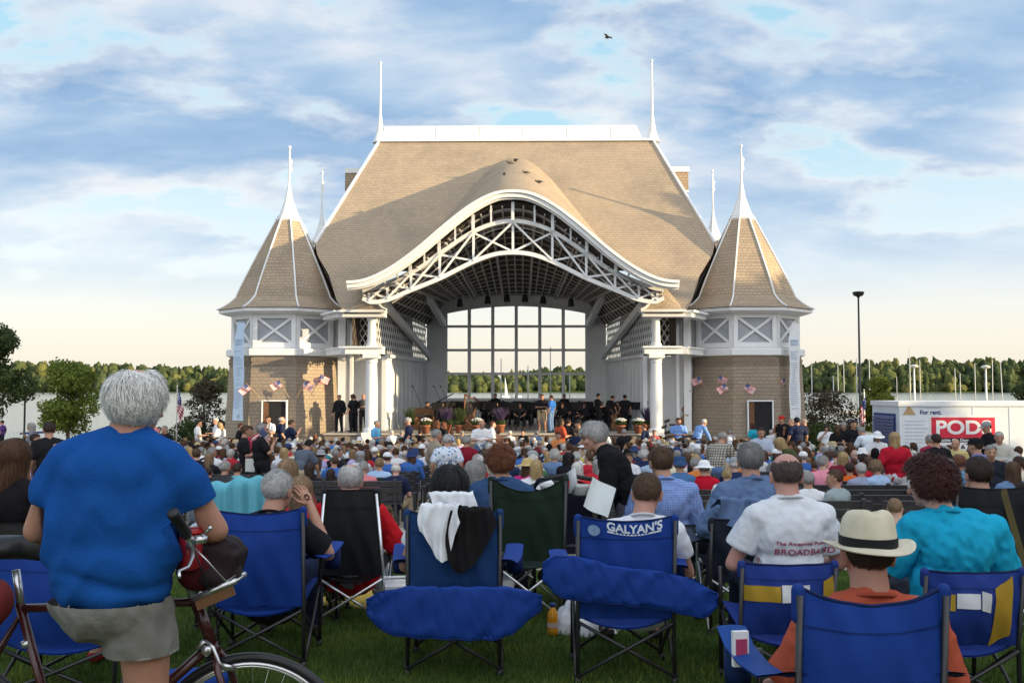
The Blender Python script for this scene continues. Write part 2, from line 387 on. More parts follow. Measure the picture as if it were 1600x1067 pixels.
def tree(name, label, cat, loc, h, cr, ch, leaves, size, lm, seed, trunk_r=.12, nclump=26, group=None, base=.35):
    rg = random.Random(seed); t = thing(name, label, cat, loc, rg.random() * 6, group)
    tr = MB(); top = h - ch * .35
    pts = [(0, 0, -.3)] + [(rg.uniform(-.04, .04) * h * k, rg.uniform(-.04, .04) * h * k, top * k) for k in (.3, .6, 1)]
    tr.tube(pts, [trunk_r * 1.3, trunk_r, trunk_r * .7, trunk_r * .25], 9)
    cl = []
    for i in range(nclump):
        a = rg.random() * 6.28; zz = rg.random(); rr = math.sqrt(rg.random()) * cr * .78 * math.sin(math.pi * (.18 + .72 * zz))
        c = Vector((rr * math.cos(a), rr * math.sin(a), h - ch + ch * (.1 + .8 * zz)))
        s = cr * rg.uniform(.22, .42)
        cl.append((c, (s, s, s * .75)))
        if i % 2 == 0:
            st = Vector(pts[1]).lerp(Vector(pts[3]), rg.random() * .7)
            md = st.lerp(c, .5) + Vector((0, 0, -.06 * h))
            tr.tube([st, md, c], [trunk_r * .4, trunk_r * .25, trunk_r * .08], 6)
    tr.build('trunk', M['bark'], t, True)
    leaf_cloud(MB_crown := MB(), cl, leaves, size, seed); MB_crown.build('crown', lm, t)
    return t
# ---------------------------------------------------------------- the setting: ground, water, far shore
def ground_sheet(name, x0, x1, ys, xs_n, m, dz=0.0, kind='structure', jit=0.0):
    mb = MB(); rows = []
    for y in ys:
        rows.append([(x0 + (x1 - x0) * i / xs_n, y, G(y) + dz) for i in range(xs_n + 1)])
    mb.grid(rows, uv=False); return tag(mb.build(name, m, None, True), kind=kind)
m, t, b = newmat('lawn_soil', 0.95, 0.1); L = t.links.new
tc = t.nodes.new('ShaderNodeTexCoord'); n1 = N(t, 'ShaderNodeTexNoise', Scale=1.3, Detail=8.0, Roughness=0.7); L(tc.outputs['Object'], n1.inputs['Vector'])
n2 = N(t, 'ShaderNodeTexNoise', Scale=90.0, Detail=3.0); L(tc.outputs['Object'], n2.inputs['Vector'])
r1 = ramp(t, [(0.3, (0.038, 0.070, 0.015)), (0.55, (0.062, 0.105, 0.024)), (0.75, (0.10, 0.125, 0.035))], n1.outputs['Fac'])
r2 = ramp(t, [(0.3, (0.5, 0.5, 0.5)), (0.7, (1.3, 1.3, 1.2))], n2.outputs['Fac'])
mx = N(t, 'ShaderNodeMix', data_type='RGBA', blend_type='MULTIPLY'); mx.inputs[0].default_value = 1.0
L(r1.outputs[0], mx.inputs[6]); L(r2.outputs[0], mx.inputs[7]); L(mx.outputs[2], b.inputs['Base Color'])
bp = N(t, 'ShaderNodeBump', Strength=0.7, Distance=0.03); L(n2.outputs['Fac'], bp.inputs['Height']); L(bp.outputs[0], b.inputs['Normal'])
M['lawn'] = m
ys = [-300, -60, -20, -5, 2, 4] + [5 + .5 * i for i in range(17)] + [14, 16, 18, 20, 25, 30, 35, 40, 48, 57, 60, 62, 64, 70, 400]
ground_sheet('ground', -420, 420, ys, 24, M['lawn'])
ground_sheet('pavement', -34, 44, [11.6, 12, 12.5, 13, 14, 16, 18, 20, 25, 30, 35, 40, 48, 57], 8, M['pave'], 0.006)
# lake
m, t, b = newmat('lake_water', 0.14, 0.5); L = t.links.new
tc = t.nodes.new('ShaderNodeTexCoord'); mp = t.nodes.new('ShaderNodeMapping'); mp.inputs['Scale'].default_value = (0.25, 1.0, 1.0); L(tc.outputs['Object'], mp.inputs[0])
n1 = N(t, 'ShaderNodeTexNoise', Scale=1.1, Detail=6.0, Roughness=0.6); L(mp.outputs[0], n1.inputs['Vector'])
bp = N(t, 'ShaderNodeBump', Strength=0.45, Distance=0.15); L(n1.outputs['Fac'], bp.inputs['Height']); L(bp.outputs[0], b.inputs['Normal'])
b.inputs['Base Color'].default_value = (0.20, 0.21, 0.18, 1); b.inputs['IOR'].default_value = 1.33
WZ = -2.4
mb = MB(); mb.quad((-2500, 61, WZ), (2500, 61, WZ), (2500, 1300, WZ), (-2500, 1300, WZ)); tag(mb.build('water', m), kind='structure')
# far shore ground rising behind the water
mb = MB(); rows = []
for j, (y, z) in enumerate([(985, -4), (1003, -2.0), (1060, 3), (1300, 10), (2600, 14), (6500, 12)]):
    rows.append([(x, y + (14 * math.sin(x * .011) + 8 * math.sin(x * .031)) * (j < 3), z) for x in range(-5000, 5001, 100)])
mb.grid(rows, uv=False); tag(mb.build('far_shore', M['lawn'], None, True), kind='structure')
# the far wood: one mass of tree crowns along the shore
def far_wood():
    m, t, b = newmat('far_foliage', 0.9, 0.05); L = t.links.new
    geo = t.nodes.new('ShaderNodeNewGeometry'); tc = t.nodes.new('ShaderNodeTexCoord')
    r = ramp(t, [(0.0, (0.045, 0.065, 0.035)), (0.4, (0.075, 0.10, 0.045)), (0.8, (0.11, 0.13, 0.05)), (1.0, (0.165, 0.165, 0.06))], geo.outputs['Random Per Island'])
    n = N(t, 'ShaderNodeTexNoise', Scale=0.5, Detail=7.0, Roughness=0.75); L(tc.outputs['Object'], n.inputs['Vector'])
    r2 = ramp(t, [(0.35, (0.45, 0.5, 0.5)), (0.65, (1.35, 1.3, 1.2))], n.outputs['Fac'])
    mx = N(t, 'ShaderNodeMix', data_type='RGBA', blend_type='MULTIPLY'); mx.inputs[0].default_value = 1.0
    L(r.outputs[0], mx.inputs[6]); L(r2.outputs[0], mx.inputs[7]); L(mx.outputs[2], b.inputs['Base Color'])
    bp = N(t, 'ShaderNodeBump', Strength=1.0, Distance=2.0); L(n.outputs['Fac'], bp.inputs['Height']); L(bp.outputs[0], b.inputs['Normal'])
    rg = np.random.default_rng(5); V = []; F = []
    # unit blob
    ub = MB(); ub.ell((0, 0, 0), (1, 1, 1), nu=12, nv=8); uv_ = np.array(ub.v); k = 0
    def blob(c, r, seed):
        nonlocal k
        ph = rg.random(3) * 6.28; q = uv_.copy()
        d = 1 + .22 * np.sin(q[:, 0] * 5 + ph[0]) * np.cos(q[:, 1] * 4 + ph[1]) + .16 * np.sin(q[:, 2] * 7 + ph[2] + q[:, 0] * 6) + .07 * rg.normal(size=len(q))
        q = q * d[:, None] * np.array(r) + np.array(c); V.append(q); F.append(k); k += len(q)
    for x in np.arange(-760, 760, 4.2):
        for row, (y, hb) in enumerate([(1012, 0.55), (1035, 0.8), (1070, 1.0), (1110, 1.12)]):
            if rg.random() < .06: continue
            yy = y + 14 * math.sin(x * .011) + 8 * math.sin(x * .031) + rg.uniform(-9, 9)
            # skyline heights measured from the photograph
            top = np.interp(x / 1035 * 1500 + 800, [-400, 0, 150, 340, 500, 700, 790, 880, 930, 1250, 1330, 1480, 1600, 2000], [20, 29, 25, 22, 21, 17, 17, 24, 24, 27, 28, 31, 30, 26])
            top = top * hb * (1 + rg.uniform(-.16, .10)) + WZ + 2
            w = rg.uniform(3.2, 7.0); hh = rg.uniform(5, 8) * (1.15 if row else .9)
            blob((x + rg.uniform(-5, 5), yy, top - hh), (w, w, hh), 0)
            blob((x + rg.uniform(-6, 6), yy + 3, top - hh * 2.1), (w * 1.15, w, hh * 1.1), 0)
            if row < 2: blob((x + rg.uniform(-4, 4), yy - 3, WZ + 3 + rg.uniform(0, 3)), (w, w, 5.5), 0)
    V = np.concatenate(V); nf = len(ub.f); faces = []
    for off in F: faces += [tuple(i + off for i in f) for f in ub.f]
    me = bpy.data.meshes.new('far_wood'); me.from_pydata(V.tolist(), [], faces); me.materials.append(m)
    me.polygons.foreach_set('use_smooth', [True] * len(me.polygons))
    o = link('far_wood', me); tag(o, 'green wood along the far shore of the lake', 'woodland', kind='stuff')
far_wood()
# grass on the near lawn
def grass():
    n = 200000; rg = np.random.default_rng(3)
    y = 4.2 + 7.3 * rg.random(n) ** 1.25; x = (rg.random(n) * 2 - 1) * (.80 * y + 1.2)
    z = np.interp(y, [a for a, b in GP], [b for a, b in GP])
    a = rg.random(n) * 6.283; h = .022 + .035 * rg.random(n); w = .0028 + .0015 * rg.random(n); lean = .35 * h * rg.normal(size=n)
    a2 = rg.random(n) * 6.283
    p = np.stack([x, y, z], 1); d = np.stack([np.cos(a), np.sin(a), 0 * a], 1) * w[:, None]
    tip = p + np.stack([np.cos(a2) * lean, np.sin(a2) * lean, h], 1)
    V = np.stack([p - d, p + d, tip], 1).reshape(-1, 3)
    me = bpy.data.meshes.new('grass'); me.from_pydata(V.tolist(), [], [(3 * i, 3 * i + 1, 3 * i + 2) for i in range(n)]); me.materials.append(M['blade'])
    tag(link('grass', me), 'short green lawn grass under the folding chairs', 'grass', kind='stuff')
grass()

# ---------------------------------------------------------------- the bandshell
BS = thing('bandshell', 'large shingled bandshell with arched stage opening and two pointed front towers', 'bandshell', (0.09, 44, 0), R(-0.86))
OFF = (0, -44, 0)
def bpart(name, mb, m, parent=None, smooth=False, uv=False, **kw):
    if parent is None: return mb.build(name, m, BS, smooth, uv, loc=OFF)
    return mb.build(name, m, parent, smooth, uv)
def zof(py, Y): return P(800, py, Y).z
# eyebrow arch front curve at Y=40
HX = [0, .8, 1.73, 2.8, 4.13, 5.2, 6.13, 6.93]
HZ = [zof(q, 40) for q in (299, 303, 320, 350, 392, 420, 436, 440)]
def smooth_interp(x, X, Z):
    # cubic (Catmull-Rom) interpolation with mirrored start
    X = list(X); Z = list(Z)
    if x >= X[-1]: return Z[-1] + (x - X[-1]) * 0.0
    i = max(0, min(len(X) - 2, int(np.searchsorted(X, x, side='right')) - 1))
    def sl(k):
        if k == 0: return 0.0
        if k == len(X) - 1: return (Z[k] - Z[k - 1]) / (X[k] - X[k - 1]) * .3
        return (Z[k + 1] - Z[k - 1]) / (X[k + 1] - X[k - 1])
    h = X[i + 1] - X[i]; u = (x - X[i]) / h
    return (2 * u**3 - 3 * u**2 + 1) * Z[i] + (u**3 - 2 * u**2 + u) * h * sl(i) + (-2 * u**3 + 3 * u**2) * Z[i + 1] + (u**3 - u**2) * h * sl(i + 1)
def hf(x): return smooth_interp(abs(x), HX, HZ)
def krise(x): return .10 + .27 * (max(0, (hf(x) - HZ[-1])) / (HZ[0] - HZ[-1])) ** .6
PROF = [(41.9, 4.86), (42.3, 5.08), (42.9, 5.5), (43.7, 6.25), (45.0, 7.66), (52.0, 15.1)]
RZ, RY = 15.1, 52.0
def mainz(Y): return float(np.interp(Y, [a for a, b in PROF], [b for a, b in PROF]))
def valleyY(x):
    lo, hi = 41.9, 52.0
    for _ in range(40):
        mid = (lo + hi) / 2
        if hf(x) + krise(x) * (mid - 40) > mainz(mid): lo = mid
        else: hi = mid
    return (lo + hi) / 2
def halfw(z): return 7.5 + (RZ - z) * .335
# main front slope
def W(Y): return float(np.interp(Y, [41.9, 43, 44.3, 45.2, 45.8, 52], [7.42, 8.0, 8.62, 9.35, 9.6, 7.5]))
mb = MB()
NR = 30
S = [0]
for i in range(1, len(PROF)): S.append(S[-1] + math.dist(PROF[i], PROF[i - 1]))
def sv(Y): return float(np.interp(Y, [a for a, b in PROF], S))
YC = valleyY(6.3) - .1
colsP = []
for u in np.linspace(-1, 1, 141):
    y0 = YC
    if abs(u * W(43.4)) < 6.3:
        Y = 47
        for _ in range(30): Y = .5 * Y + .5 * valleyY(min(abs(u * W(Y)), 6.9))
        y0 = Y - .12
    lowr = [] if y0 != YC else [(u * W(y), y, mainz(y)) for y in np.linspace(41.9, YC, 9)[:-1]]
    colsP.append((lowr, [(u * W(y), y, mainz(y)) for y in [y0 + (52 - y0) * k / NR for k in range(NR + 1)]]))
for i in range(len(colsP) - 1):
    (LA, HA), (LB, HB) = colsP[i], colsP[i + 1]
    A, B = (LA + HA, LB + HB) if LA and LB else (HA, HB)
    for k in range(len(A) - 1):
        q = [A[k], B[k], B[k + 1], A[k + 1]]; o = len(mb.v); mb.v += q
        mb.face((o, o + 1, o + 2, o + 3), 0, [(p[0], sv(p[1])) for p in q])
for sgn in (-1, 1):
    for ya, yb in ((41.9, 43), (43, 44.3), (44.3, 45.2), (45.2, 45.8)):
        mb.quad((sgn * W(ya), ya, mainz(ya)), (sgn * W(yb), yb, mainz(yb)), (sgn * (W(yb) + .3), yb + 3, mainz(yb) - .3), (sgn * (W(ya) + .3), ya + 3, mainz(ya) - .3))
    z9 = mainz(45.8)
    mb.quad((sgn * 9.6, 45.8, z9), (sgn * 7.5, 52, RZ), (sgn * 7.5, 53, RZ), (sgn * 9.6, 56.5, z9))
    mb.quad((sgn * 9.6, 45.8, z9), (sgn * 9.6, 56.5, z9), (sgn * 10.2, 57, 4.9), (sgn * 10.2, 45.8, 4.9))
mb.quad((-7.5, 53, RZ), (7.5, 53, RZ), (9.6, 56.5, z9), (-9.6, 56.5, z9))
mb.quad((-7.5, 52, RZ), (7.5, 52, RZ), (7.5, 53, RZ), (-7.5, 53, RZ))
roof = bpart('main_roof', mb, M['roof'], uv=True)
# eyebrow roof
mb = MB(); rows = []
us = np.linspace(-6.93, 6.93, 97)
for k in range(15):
    r = []
    for x in us:
        Ye = valleyY(min(abs(x), 6.9)) + .15
        Y = 39.85 + (Ye - 39.85) * k / 14
        # the top slope leans in a little where it meets the main roof
        r.append((x, Y, hf(x) + krise(x) * (Y - 40)))
    rows.append(r)
mb.grid(rows); bpart('eyebrow_roof', mb, M['roof'], uv=True, smooth=True)
# fascia bands following the curve
def sweep(mb, f, xs, y0, y1, zt, zb, mi=0, norm=True):
    prev = None
    pts = []
    for x in xs:
        z = f(x); d = (f(x + .02) - f(x - .02)) / .04 if abs(x) < xs[-1] - .03 else (f(x) - f(x - .05 * (1 if x > 0 else -1))) / (.05 * (1 if x > 0 else -1))
        n = Vector((-d, 0, 1)).normalized() if norm else Vector((0, 0, 1))
        pts.append([Vector((x, yy, z)) + n * q for yy, q in ((y0, zt), (y0, zb), (y1, zb), (y1, zt))])
    o = len(mb.v)
    for q in pts: mb.v += [tuple(p) for p in q]
    for i in range(len(pts) - 1):
        for j in range(4):
            j2 = (j + 1) % 4; mb.face((o + i * 4 + j, o + i * 4 + j2, o + (i + 1) * 4 + j2, o + (i + 1) * 4 + j), mi)
    mb.face((o, o + 1, o + 2, o + 3), mi); e = o + 4 * (len(pts) - 1); mb.face((e + 3, e + 2, e + 1, e), mi)
fx = list(np.linspace(-6.93, 6.93, 81))
mb = MB(); sweep(mb, hf, fx, 39.72, 39.95, .02, -.10); sweep(mb, hf, fx, 39.80, 40.0, -.103, -.28); sweep(mb, hf, fx, 39.90, 40.06, -.283, -.35)
bpart('fascia', mb, M['white'])
# truss chords
UX = [0, 30, 64, 115, 137, 156, 195, 236]; UP = [346, 350, 363, 396, 412, 424, 441, 455]
LX = [0, 30, 64, 115, 169, 195, 223, 236]; LP = [395, 398, 410, 435, 457, 468, 472, 466]
sc = 40.6 / 1500
UXm = [a * sc for a in UX]; UZ = [zof(p, 40.6) for p in UP]; LXm = [a * sc for a in LX]; LZ = [zof(p, 40.6) for p in LP]
uf = lambda x: smooth_interp(abs(x), UXm, UZ); lf = lambda x: smooth_interp(abs(x), LXm, LZ)
tx = list(np.linspace(-236 * sc, 236 * sc, 81))
mb = MB(); sweep(mb, uf, tx, 40.5, 40.7, .08, -.08); bpart('upper_chord', mb, M['white'])
mb = MB(); sweep(mb, lf, tx, 40.5, 40.7, .085, -.085); bpart('lower_chord', mb, M['white'])
bays = [0, 62, 115, 160, 197, 226]
mb = MB(); mw = MB()
for s in (-1, 1):
    for i, a in enumerate(bays):
        x = s * a * sc
        if i or s > 0: mb.bar((x, 40.6, lf(x) + .05), (x, 40.6, uf(x) - .05), .10, .09, (0, 1, 0))
        if i < len(bays) - 1:
            x2 = s * bays[i + 1] * sc
            mb.bar((x, 40.62, lf(x) + .05), (x2, 40.62, uf(x2) - .05), .08, .08, (0, 1, 0))
            mb.bar((x, 40.50, uf(x) - .05), (x2, 40.50, lf(x2) + .05), .08, .08, (0, 1, 0))
bpart('truss_web', mb, M['white'])
for s in (-1, 1):
    for a in (0, 34, 62, 90, 115, 138, 160, 180, 200):
        x = s * a * sc
        if a or s > 0: bpart('fascia_strut', MB().bar((x, 40.3, uf(x)), (x, 40.2, hf(x) - .4), .07 if a not in (0, 62, 115, 160) else .13, .07, (0, 1, 0), 0), M['greywall'])
# vaulted ceiling from the arch back to the rear wall
def cpos(u, v, dz=0.0):
    xf = u * 6.3; zf = hf(u * 6.6) - .42
    xr = u * 5.0; au = abs(u)
    zr = 6.95 - .35 * (au / .8) ** 2 if au < .8 else 6.6 - (au - .8) / .2 * 1.45
    return Vector((xf + (xr - xf) * v, 40.3 + 13.6 * v, zf + (zr - zf) * (v ** .85) + dz))
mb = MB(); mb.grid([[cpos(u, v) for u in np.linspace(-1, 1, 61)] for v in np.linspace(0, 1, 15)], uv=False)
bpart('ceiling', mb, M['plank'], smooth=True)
mb = MB()
for u in np.linspace(-1, 1, 29): mb.tube([cpos(u, v, -.13) for v in np.linspace(0, 1, 9)], .045, 4)
for v in np.linspace(.03, 1, 17): mb.tube([cpos(u, v, -.08) for u in np.linspace(-1, 1, 41)], .04, 4)
for u in (-.78, -.45, -.15, .15, .45, .78): mb.tube([cpos(u, v, -.2) for v in np.linspace(0, 1, 9)], .07, 4)
bpart('purlins', mb, M['purlin'])
# horizontal louvre bars right behind the fascia
mb = MB()
for dz in (.65, 1.0, 1.35):
    mb.tube([(x, 41.0, hf(x) - dz) for x in np.linspace(-5.2, 5.2, 50)], .035, 4)
bpart('front_rail', mb, M['purlin'])
# hanging spotlights
for i, x in enumerate((-2.9, -1.45, -.45, .5, 1.45, 2.9)):
    s = MB(); z = zof(462 + 3 * abs(x), 50); s.cap((x, 50, z + .35), .03, (x, 50, z + .1), .03, 6); s.lathe([(.08, .12), (.13, .06), (.16, -.15), (.17, -.3)], (x, 50, z), 12)
    bpart('spotlight', s, M['black'])
# interior back wall with the arched window
FZ = zof(676, 43)
mb = MB()
wx0, wx1 = -3.97, 3.97; wb = zof(622, 54)
mb.box(-5.05, wx0, 54, 54.25, FZ, 6.6); mb.box(wx1, 5.05, 54, 54.25, FZ, 6.6); mb.box(wx0, wx1, 54, 54.25, FZ, wb)
def archz(x): return zof(477, 54) - .42 * (abs(x) / 3.97) ** 2
n = 24
for i in range(n):
    x = wx0 + (wx1 - wx0) * i / n; x2 = wx0 + (wx1 - wx0) * (i + 1) / n
    a, c = archz(x), archz(x2)
    mb.add([(x, 54, a), (x2, 54, c), (x2, 54, 7.6), (x, 54, 7.6), (x, 54.25, a), (x2, 54.25, c), (x2, 54.25, 7.6), (x, 54.25, 7.6)], [(0, 1, 2, 3), (4, 7, 6, 5), (0, 4, 5, 1)])
bw = bpart('rear_wall', mb, M['greywall'])
mb = MB()
for i in range(7):
    x = wx0 + (wx1 - wx0) * i / 6; mb.box(x - .09, x + .09, 53.9, 54.12, wb, archz(x) + .06)
for q in (510, 547, 584):
    z = zof(q, 54); mb.box(wx0, wx1, 53.92, 54.10, z - .07, z + .07)
mb.box(wx0 - .1, wx1 + .1, 53.85, 54.12, wb - .12, wb)
for i in range(n):
    x = wx0 + (wx1 - wx0) * i / n; x2 = wx0 + (wx1 - wx0) * (i + 1) / n
    mb.bar((x, 53.98, archz(x)), (x2, 53.98, archz(x2)), .12, .12)
bpart('window_frame', mb, M['greywall'], bw)
# side walls (they converge towards the rear)
def sidex(Y): return 6.15 - (Y - 43) * .1
LZ0 = 3.1
def lattice(mb, poly, org, ax, ay, sp, w, th):
    """diamond lattice clipped to a convex polygon given in plane coordinates"""
    pts = [Vector(p) for p in poly]; cxm = sum(p.x for p in pts) / len(pts); cym = sum(p.y for p in pts) / len(pts)
    ax = Vector(ax); ay = Vector(ay); org = Vector(org); nrm = ax.cross(ay).normalized()
    for sg in (1, -1):
        dr = Vector((1, 1.7 * sg)).normalized(); nr = Vector((-dr.y, dr.x))
        ds = [nr.dot(Vector((p.x, p.y))) for p in pts]; k0 = math.ceil(min(ds) / sp); k1 = math.floor(max(ds) / sp)
        for k in range(k0, k1 + 1):
            d = k * sp; t0, t1 = -1e9, 1e9; b0 = nr * d
            ok = True
            for i in range(len(pts)):
                a = pts[i]; c = pts[(i + 1) % len(pts)]; e = Vector((c.x - a.x, c.y - a.y)); en = Vector((-e.y, e.x))
                if en.dot(Vector((cxm - a.x, cym - a.y))) < 0: en = -en
                den = en.dot(dr); num = en.dot(Vector((a.x, a.y)) - b0)
                if abs(den) < 1e-9:
                    if num > 0: ok = False
                elif den > 0: t0 = max(t0, num / den)
                else: t1 = min(t1, num / den)
            if ok and t1 > t0 + .05:
                p = b0 + dr * t0; q = b0 + dr * t1
                o3 = nrm * (th * .6 * sg)
                mb.bar(org + ax * p.x + ay * p.y + o3, org + ax * q.x + ay * q.y + o3, w, th, nrm)
for s in (-1, 1):
    mb = MB()
    mb.add([(s * sidex(44.7), 44.7, FZ), (s * sidex(54), 54, FZ), (s * sidex(54), 54, LZ0), (s * sidex(44.7), 44.7, LZ0),
            (s * (sidex(44.7) + .2), 44.7, FZ), (s * (sidex(54) + .2), 54, FZ), (s * (sidex(54) + .2), 54, LZ0), (s * (sidex(44.7) + .2), 44.7, LZ0)],
           [(0, 1, 2, 3), (4, 7, 6, 5), (3, 2, 6, 7), (0, 3, 7, 4), (1, 5, 6, 2)])
    for k in range(0, 10):   # board joints
        y = 45.1 + k * .93; mb.bar((s * (sidex(y) - .015), y, FZ), (s * (sidex(y) - .015), y, LZ0), .05, .03, (1, 0, 0))
    mb.bar((s * (sidex(44.7) - .05), 44.7, LZ0), (s * (sidex(54) - .05), 54, LZ0), .2, .14)
    sw = bpart('side_wall', mb, M['greywall'])
    lt = MB(); lattice(lt, [(0, 0), (11, 0), (11, 2.1), (0, 2.3)], (s * (sidex(43) + .05), 43, LZ0 + .08), (-s * .1, 1, 0), (0, 0, 1), .34, .055, .03)
    bpart('lattice', lt, M['greywall'], sw)
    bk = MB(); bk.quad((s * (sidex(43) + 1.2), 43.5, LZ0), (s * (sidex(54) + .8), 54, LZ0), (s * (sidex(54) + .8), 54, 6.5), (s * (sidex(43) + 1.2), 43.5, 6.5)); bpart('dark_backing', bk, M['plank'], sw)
    # slanting box trusses
    mb = MB(); mb.bar((s * 5.85, 43.3, zof(474, 43.3)), (s * 4.85, 53.6, zof(556, 53.6)), .22, .34)
    mb.bar((s * 4.75, 47.0, 6.9), (s * 4.05, 53.6, 5.2), .26, .34)
    bpart('slanting_beam', mb, M['greywall'])
# stage platform
mb = MB(); mb.box(-8.3, 8.3, 42.2, 53.95, G(42) - .4, FZ - .06); pl = bpart('stage_platform', mb, M['stone'])
mb = MB(); mb.box(-8.35, 8.35, 42.1, 54.0, FZ - .058, FZ); bpart('stage_floor', mb, M['concrete'])
mb = MB()
for k in range(5): mb.box(-1.2, 5.0, 41.8 - .3 * k, 42.1 - .3 * k, G(41) - .3, FZ - .06 - .27 * (k + 1))
bpart('front_steps', mb, M['concrete'])
# porch between each tower and its column
for s in (-1, 1):
    mb = MB(); mb.box(min(s * 6.2, s * 8.6), max(s * 6.2, s * 8.6), 45.6, 45.75, FZ, 3.1)
    mb.box(min(s * 7.45, s * 8.7), max(s * 7.45, s * 8.7), 45.55, 45.7, 3.1, 5.2)
    pw = bpart('porch_wall', mb, M['white'])
    lt = MB(); x0 = min(s * 6.55, s * 7.35)
    lattice(lt, [(0, 0), (.8, 0), (.8, 1.55), (0, 1.55)], (x0, 44.6, 3.45), (1, 0, 0), (0, 0, 1), .24, .05, .03)
    lt.box(x0 - .07, x0, 44.55, 44.68, 3.4, 5.0); lt.box(x0 + .8, x0 + .87, 44.55, 44.68, 3.4, 5.0); bpart('lattice_screen', lt, M['white'], pw)
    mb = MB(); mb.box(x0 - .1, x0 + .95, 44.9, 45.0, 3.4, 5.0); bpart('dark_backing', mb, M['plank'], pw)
    mb = MB(); mb.box(s * 8.0 - .17, s * 8.0 + .17, 44.4, 44.75, FZ, 5.0); mb.box(s * 7.55 - .07, s * 7.55 + .07, 44.4, 44.6, FZ, 5.0); bpart('porch_post', mb, M['white'])
    xa, xb = sorted((s * 5.75, s * 7.42)); ex0, ex1 = (0.18, 0) if s < 0 else (0, .18)
    mb = MB(); mb.box(xa, xb, 42.15, 42.75, 3.1, 3.36); mb.box(xa - .08, xb, 42.05, 42.8, 3.36, 3.44); mb.bar((s * 7.5, 42.5, 3.23), (s * 8.55, 44.4, 3.23), .4, .26); mb.bar((s * 7.5, 42.5, 3.395), (s * 8.55, 44.4, 3.395), .5, .07); bpart('porch_beam', mb, M['white'])
    mb = MB(); mb.box(xa - .1, xb + .1, 41.95, 42.6, 4.72, 4.92); mb.box(xa - .18, xb + .12, 41.80, 42.6, 4.92, 5.03); mb.bar((s * 7.6, 42.3, 4.82), (s * 8.6, 44.2, 4.82), .5, .19); mb.bar((s * 7.6, 42.2, 4.975), (s * 8.6, 44.1, 4.975), .7, .10); bpart('porch_cornice', mb, M['white'])
    # column: plinth, tapering shaft, capital, and the short upper shaft
    cxm = s * 6.28
    mb = MB(); mb.box(cxm - .38, cxm + .38, 42.02, 42.78, G(42) - .2, FZ + .05)
    mb.lathe([(.34, FZ + .05), (.36, FZ + .12), (.34, FZ + .2), (.275, FZ + .25), (.275, FZ + 1.2), (.265, 1.8), (.235, 2.7), (.26, 2.74), (.26, 2.8), (.24, 2.83), (.30, 2.92)], (cxm, 42.4, 0), 24)
    mb.box(cxm - .34, cxm + .34, 42.02, 42.78, 2.92, 3.095)
    mb.lathe([(.26, 3.445), (.25, 3.55), (.20, 3.6), (.18, 4.55), (.22, 4.62), (.24, 4.715)], (cxm, 42.4, 0), 20)
    c = bpart('column', mb, M['white'], smooth=False)
    # flared roof return beside the arch with its white trim
    ed = [(5.55, 41.85, 4.98), (5.75, 41.9, 5.08), (5.98, 42.0, 5.3), (6.2, 42.2, 5.62), (6.42, 42.4, 5.95), (6.6, 42.6, 6.25)]
    mb = MB(); mb.grid([[(s * x, y, z) for x, y, z in ed], [(s * 7.4, max(y, 41.9), mainz(max(y, 41.9)) + .02) for x, y, z in ed]], uv=True); bpart('roof_return', mb, M['roof'], uv=True)
    mb = MB(); mb.tube([(s * x, y - .03, z + .03) for x, y, z in ed[:-1]], .06, 6); bpart('return_trim', mb, M['white'])
# hip trims, ridge box, gutter line
mb = MB()
for s in (-1, 1):
    mb.bar((s * 9.6, 45.8, mainz(45.8) + .05), (s * 7.5, 52, RZ + .05), .11, .10)
mb.box(-7.6, 7.6, 51.85, 52.02, RZ - .02, RZ + .1)
bpart('hip_trim', mb, M['white'])
mb = MB(); z1 = zof(195, 52)
mb.add([(-7.35, 52.1, RZ + .1), (6.95, 52.1, RZ + .1), (6.95, 53.1, RZ + .1), (-7.35, 53.1, RZ + .1), (-7.25, 52.2, z1), (6.6, 52.2, z1), (6.6, 53.0, z1), (-7.25, 53.0, z1)], [(0, 1, 5, 4), (1, 2, 6, 5), (2, 3, 7, 6), (3, 0, 4, 7), (4, 5, 6, 7)])
rb = bpart('ridge_box', mb, M['white'])
for x in np.linspace(-4.4, 5.2, 5): bpart('seam', MB().bar((x, 52.095, RZ + .13), (x, 52.19, z1 - .02), .02, .012, (0, 1, 0)), M['panel'], rb)
def finial(x, y, zb, ztop, r0, parent=None, bell=1.3):
    mb = MB(); h = ztop - zb
    mb.lathe([(r0, zb), (r0 * .55, zb + bell * .3), (r0 * .28, zb + bell * .7), (.075, zb + bell), (.06, zb + bell + .5), (.045, ztop - .25), (.03, ztop - .2)], (x, y, 0), 12)
    mb.ell((x, y, ztop - .12), (.075, .075, .09), nu=8, nv=6); return mb
for s, q in ((-1, 95), (1, 93)):
    bpart('ridge_spire', finial(s * 7.5, 52.3, RZ, zof(q, 52.3), .42, bell=1.7), M['white'])
# side dormers on the hips
for s in (-1, 1):
    mb = MB(); x0, x1 = sorted((s * 7.6, s * 9.75)); y = 54
    mb.box(x0, x1, y, y + 1.8, zof(298, y), zof(270, y)); d = bpart('side_dormer', mb, M['roof'], uv=True)
    mb = MB(); mb.box(x0, x1 + (.05 if s > 0 else 0), y - .06, y + 1.86, zof(270, y) + .002, zof(262, y)); mb.box(x0, x1, y - .03, y + 1.83, zof(302, y), zof(298, y) - .002); bpart('dormer_cap', mb, M['white'], d)
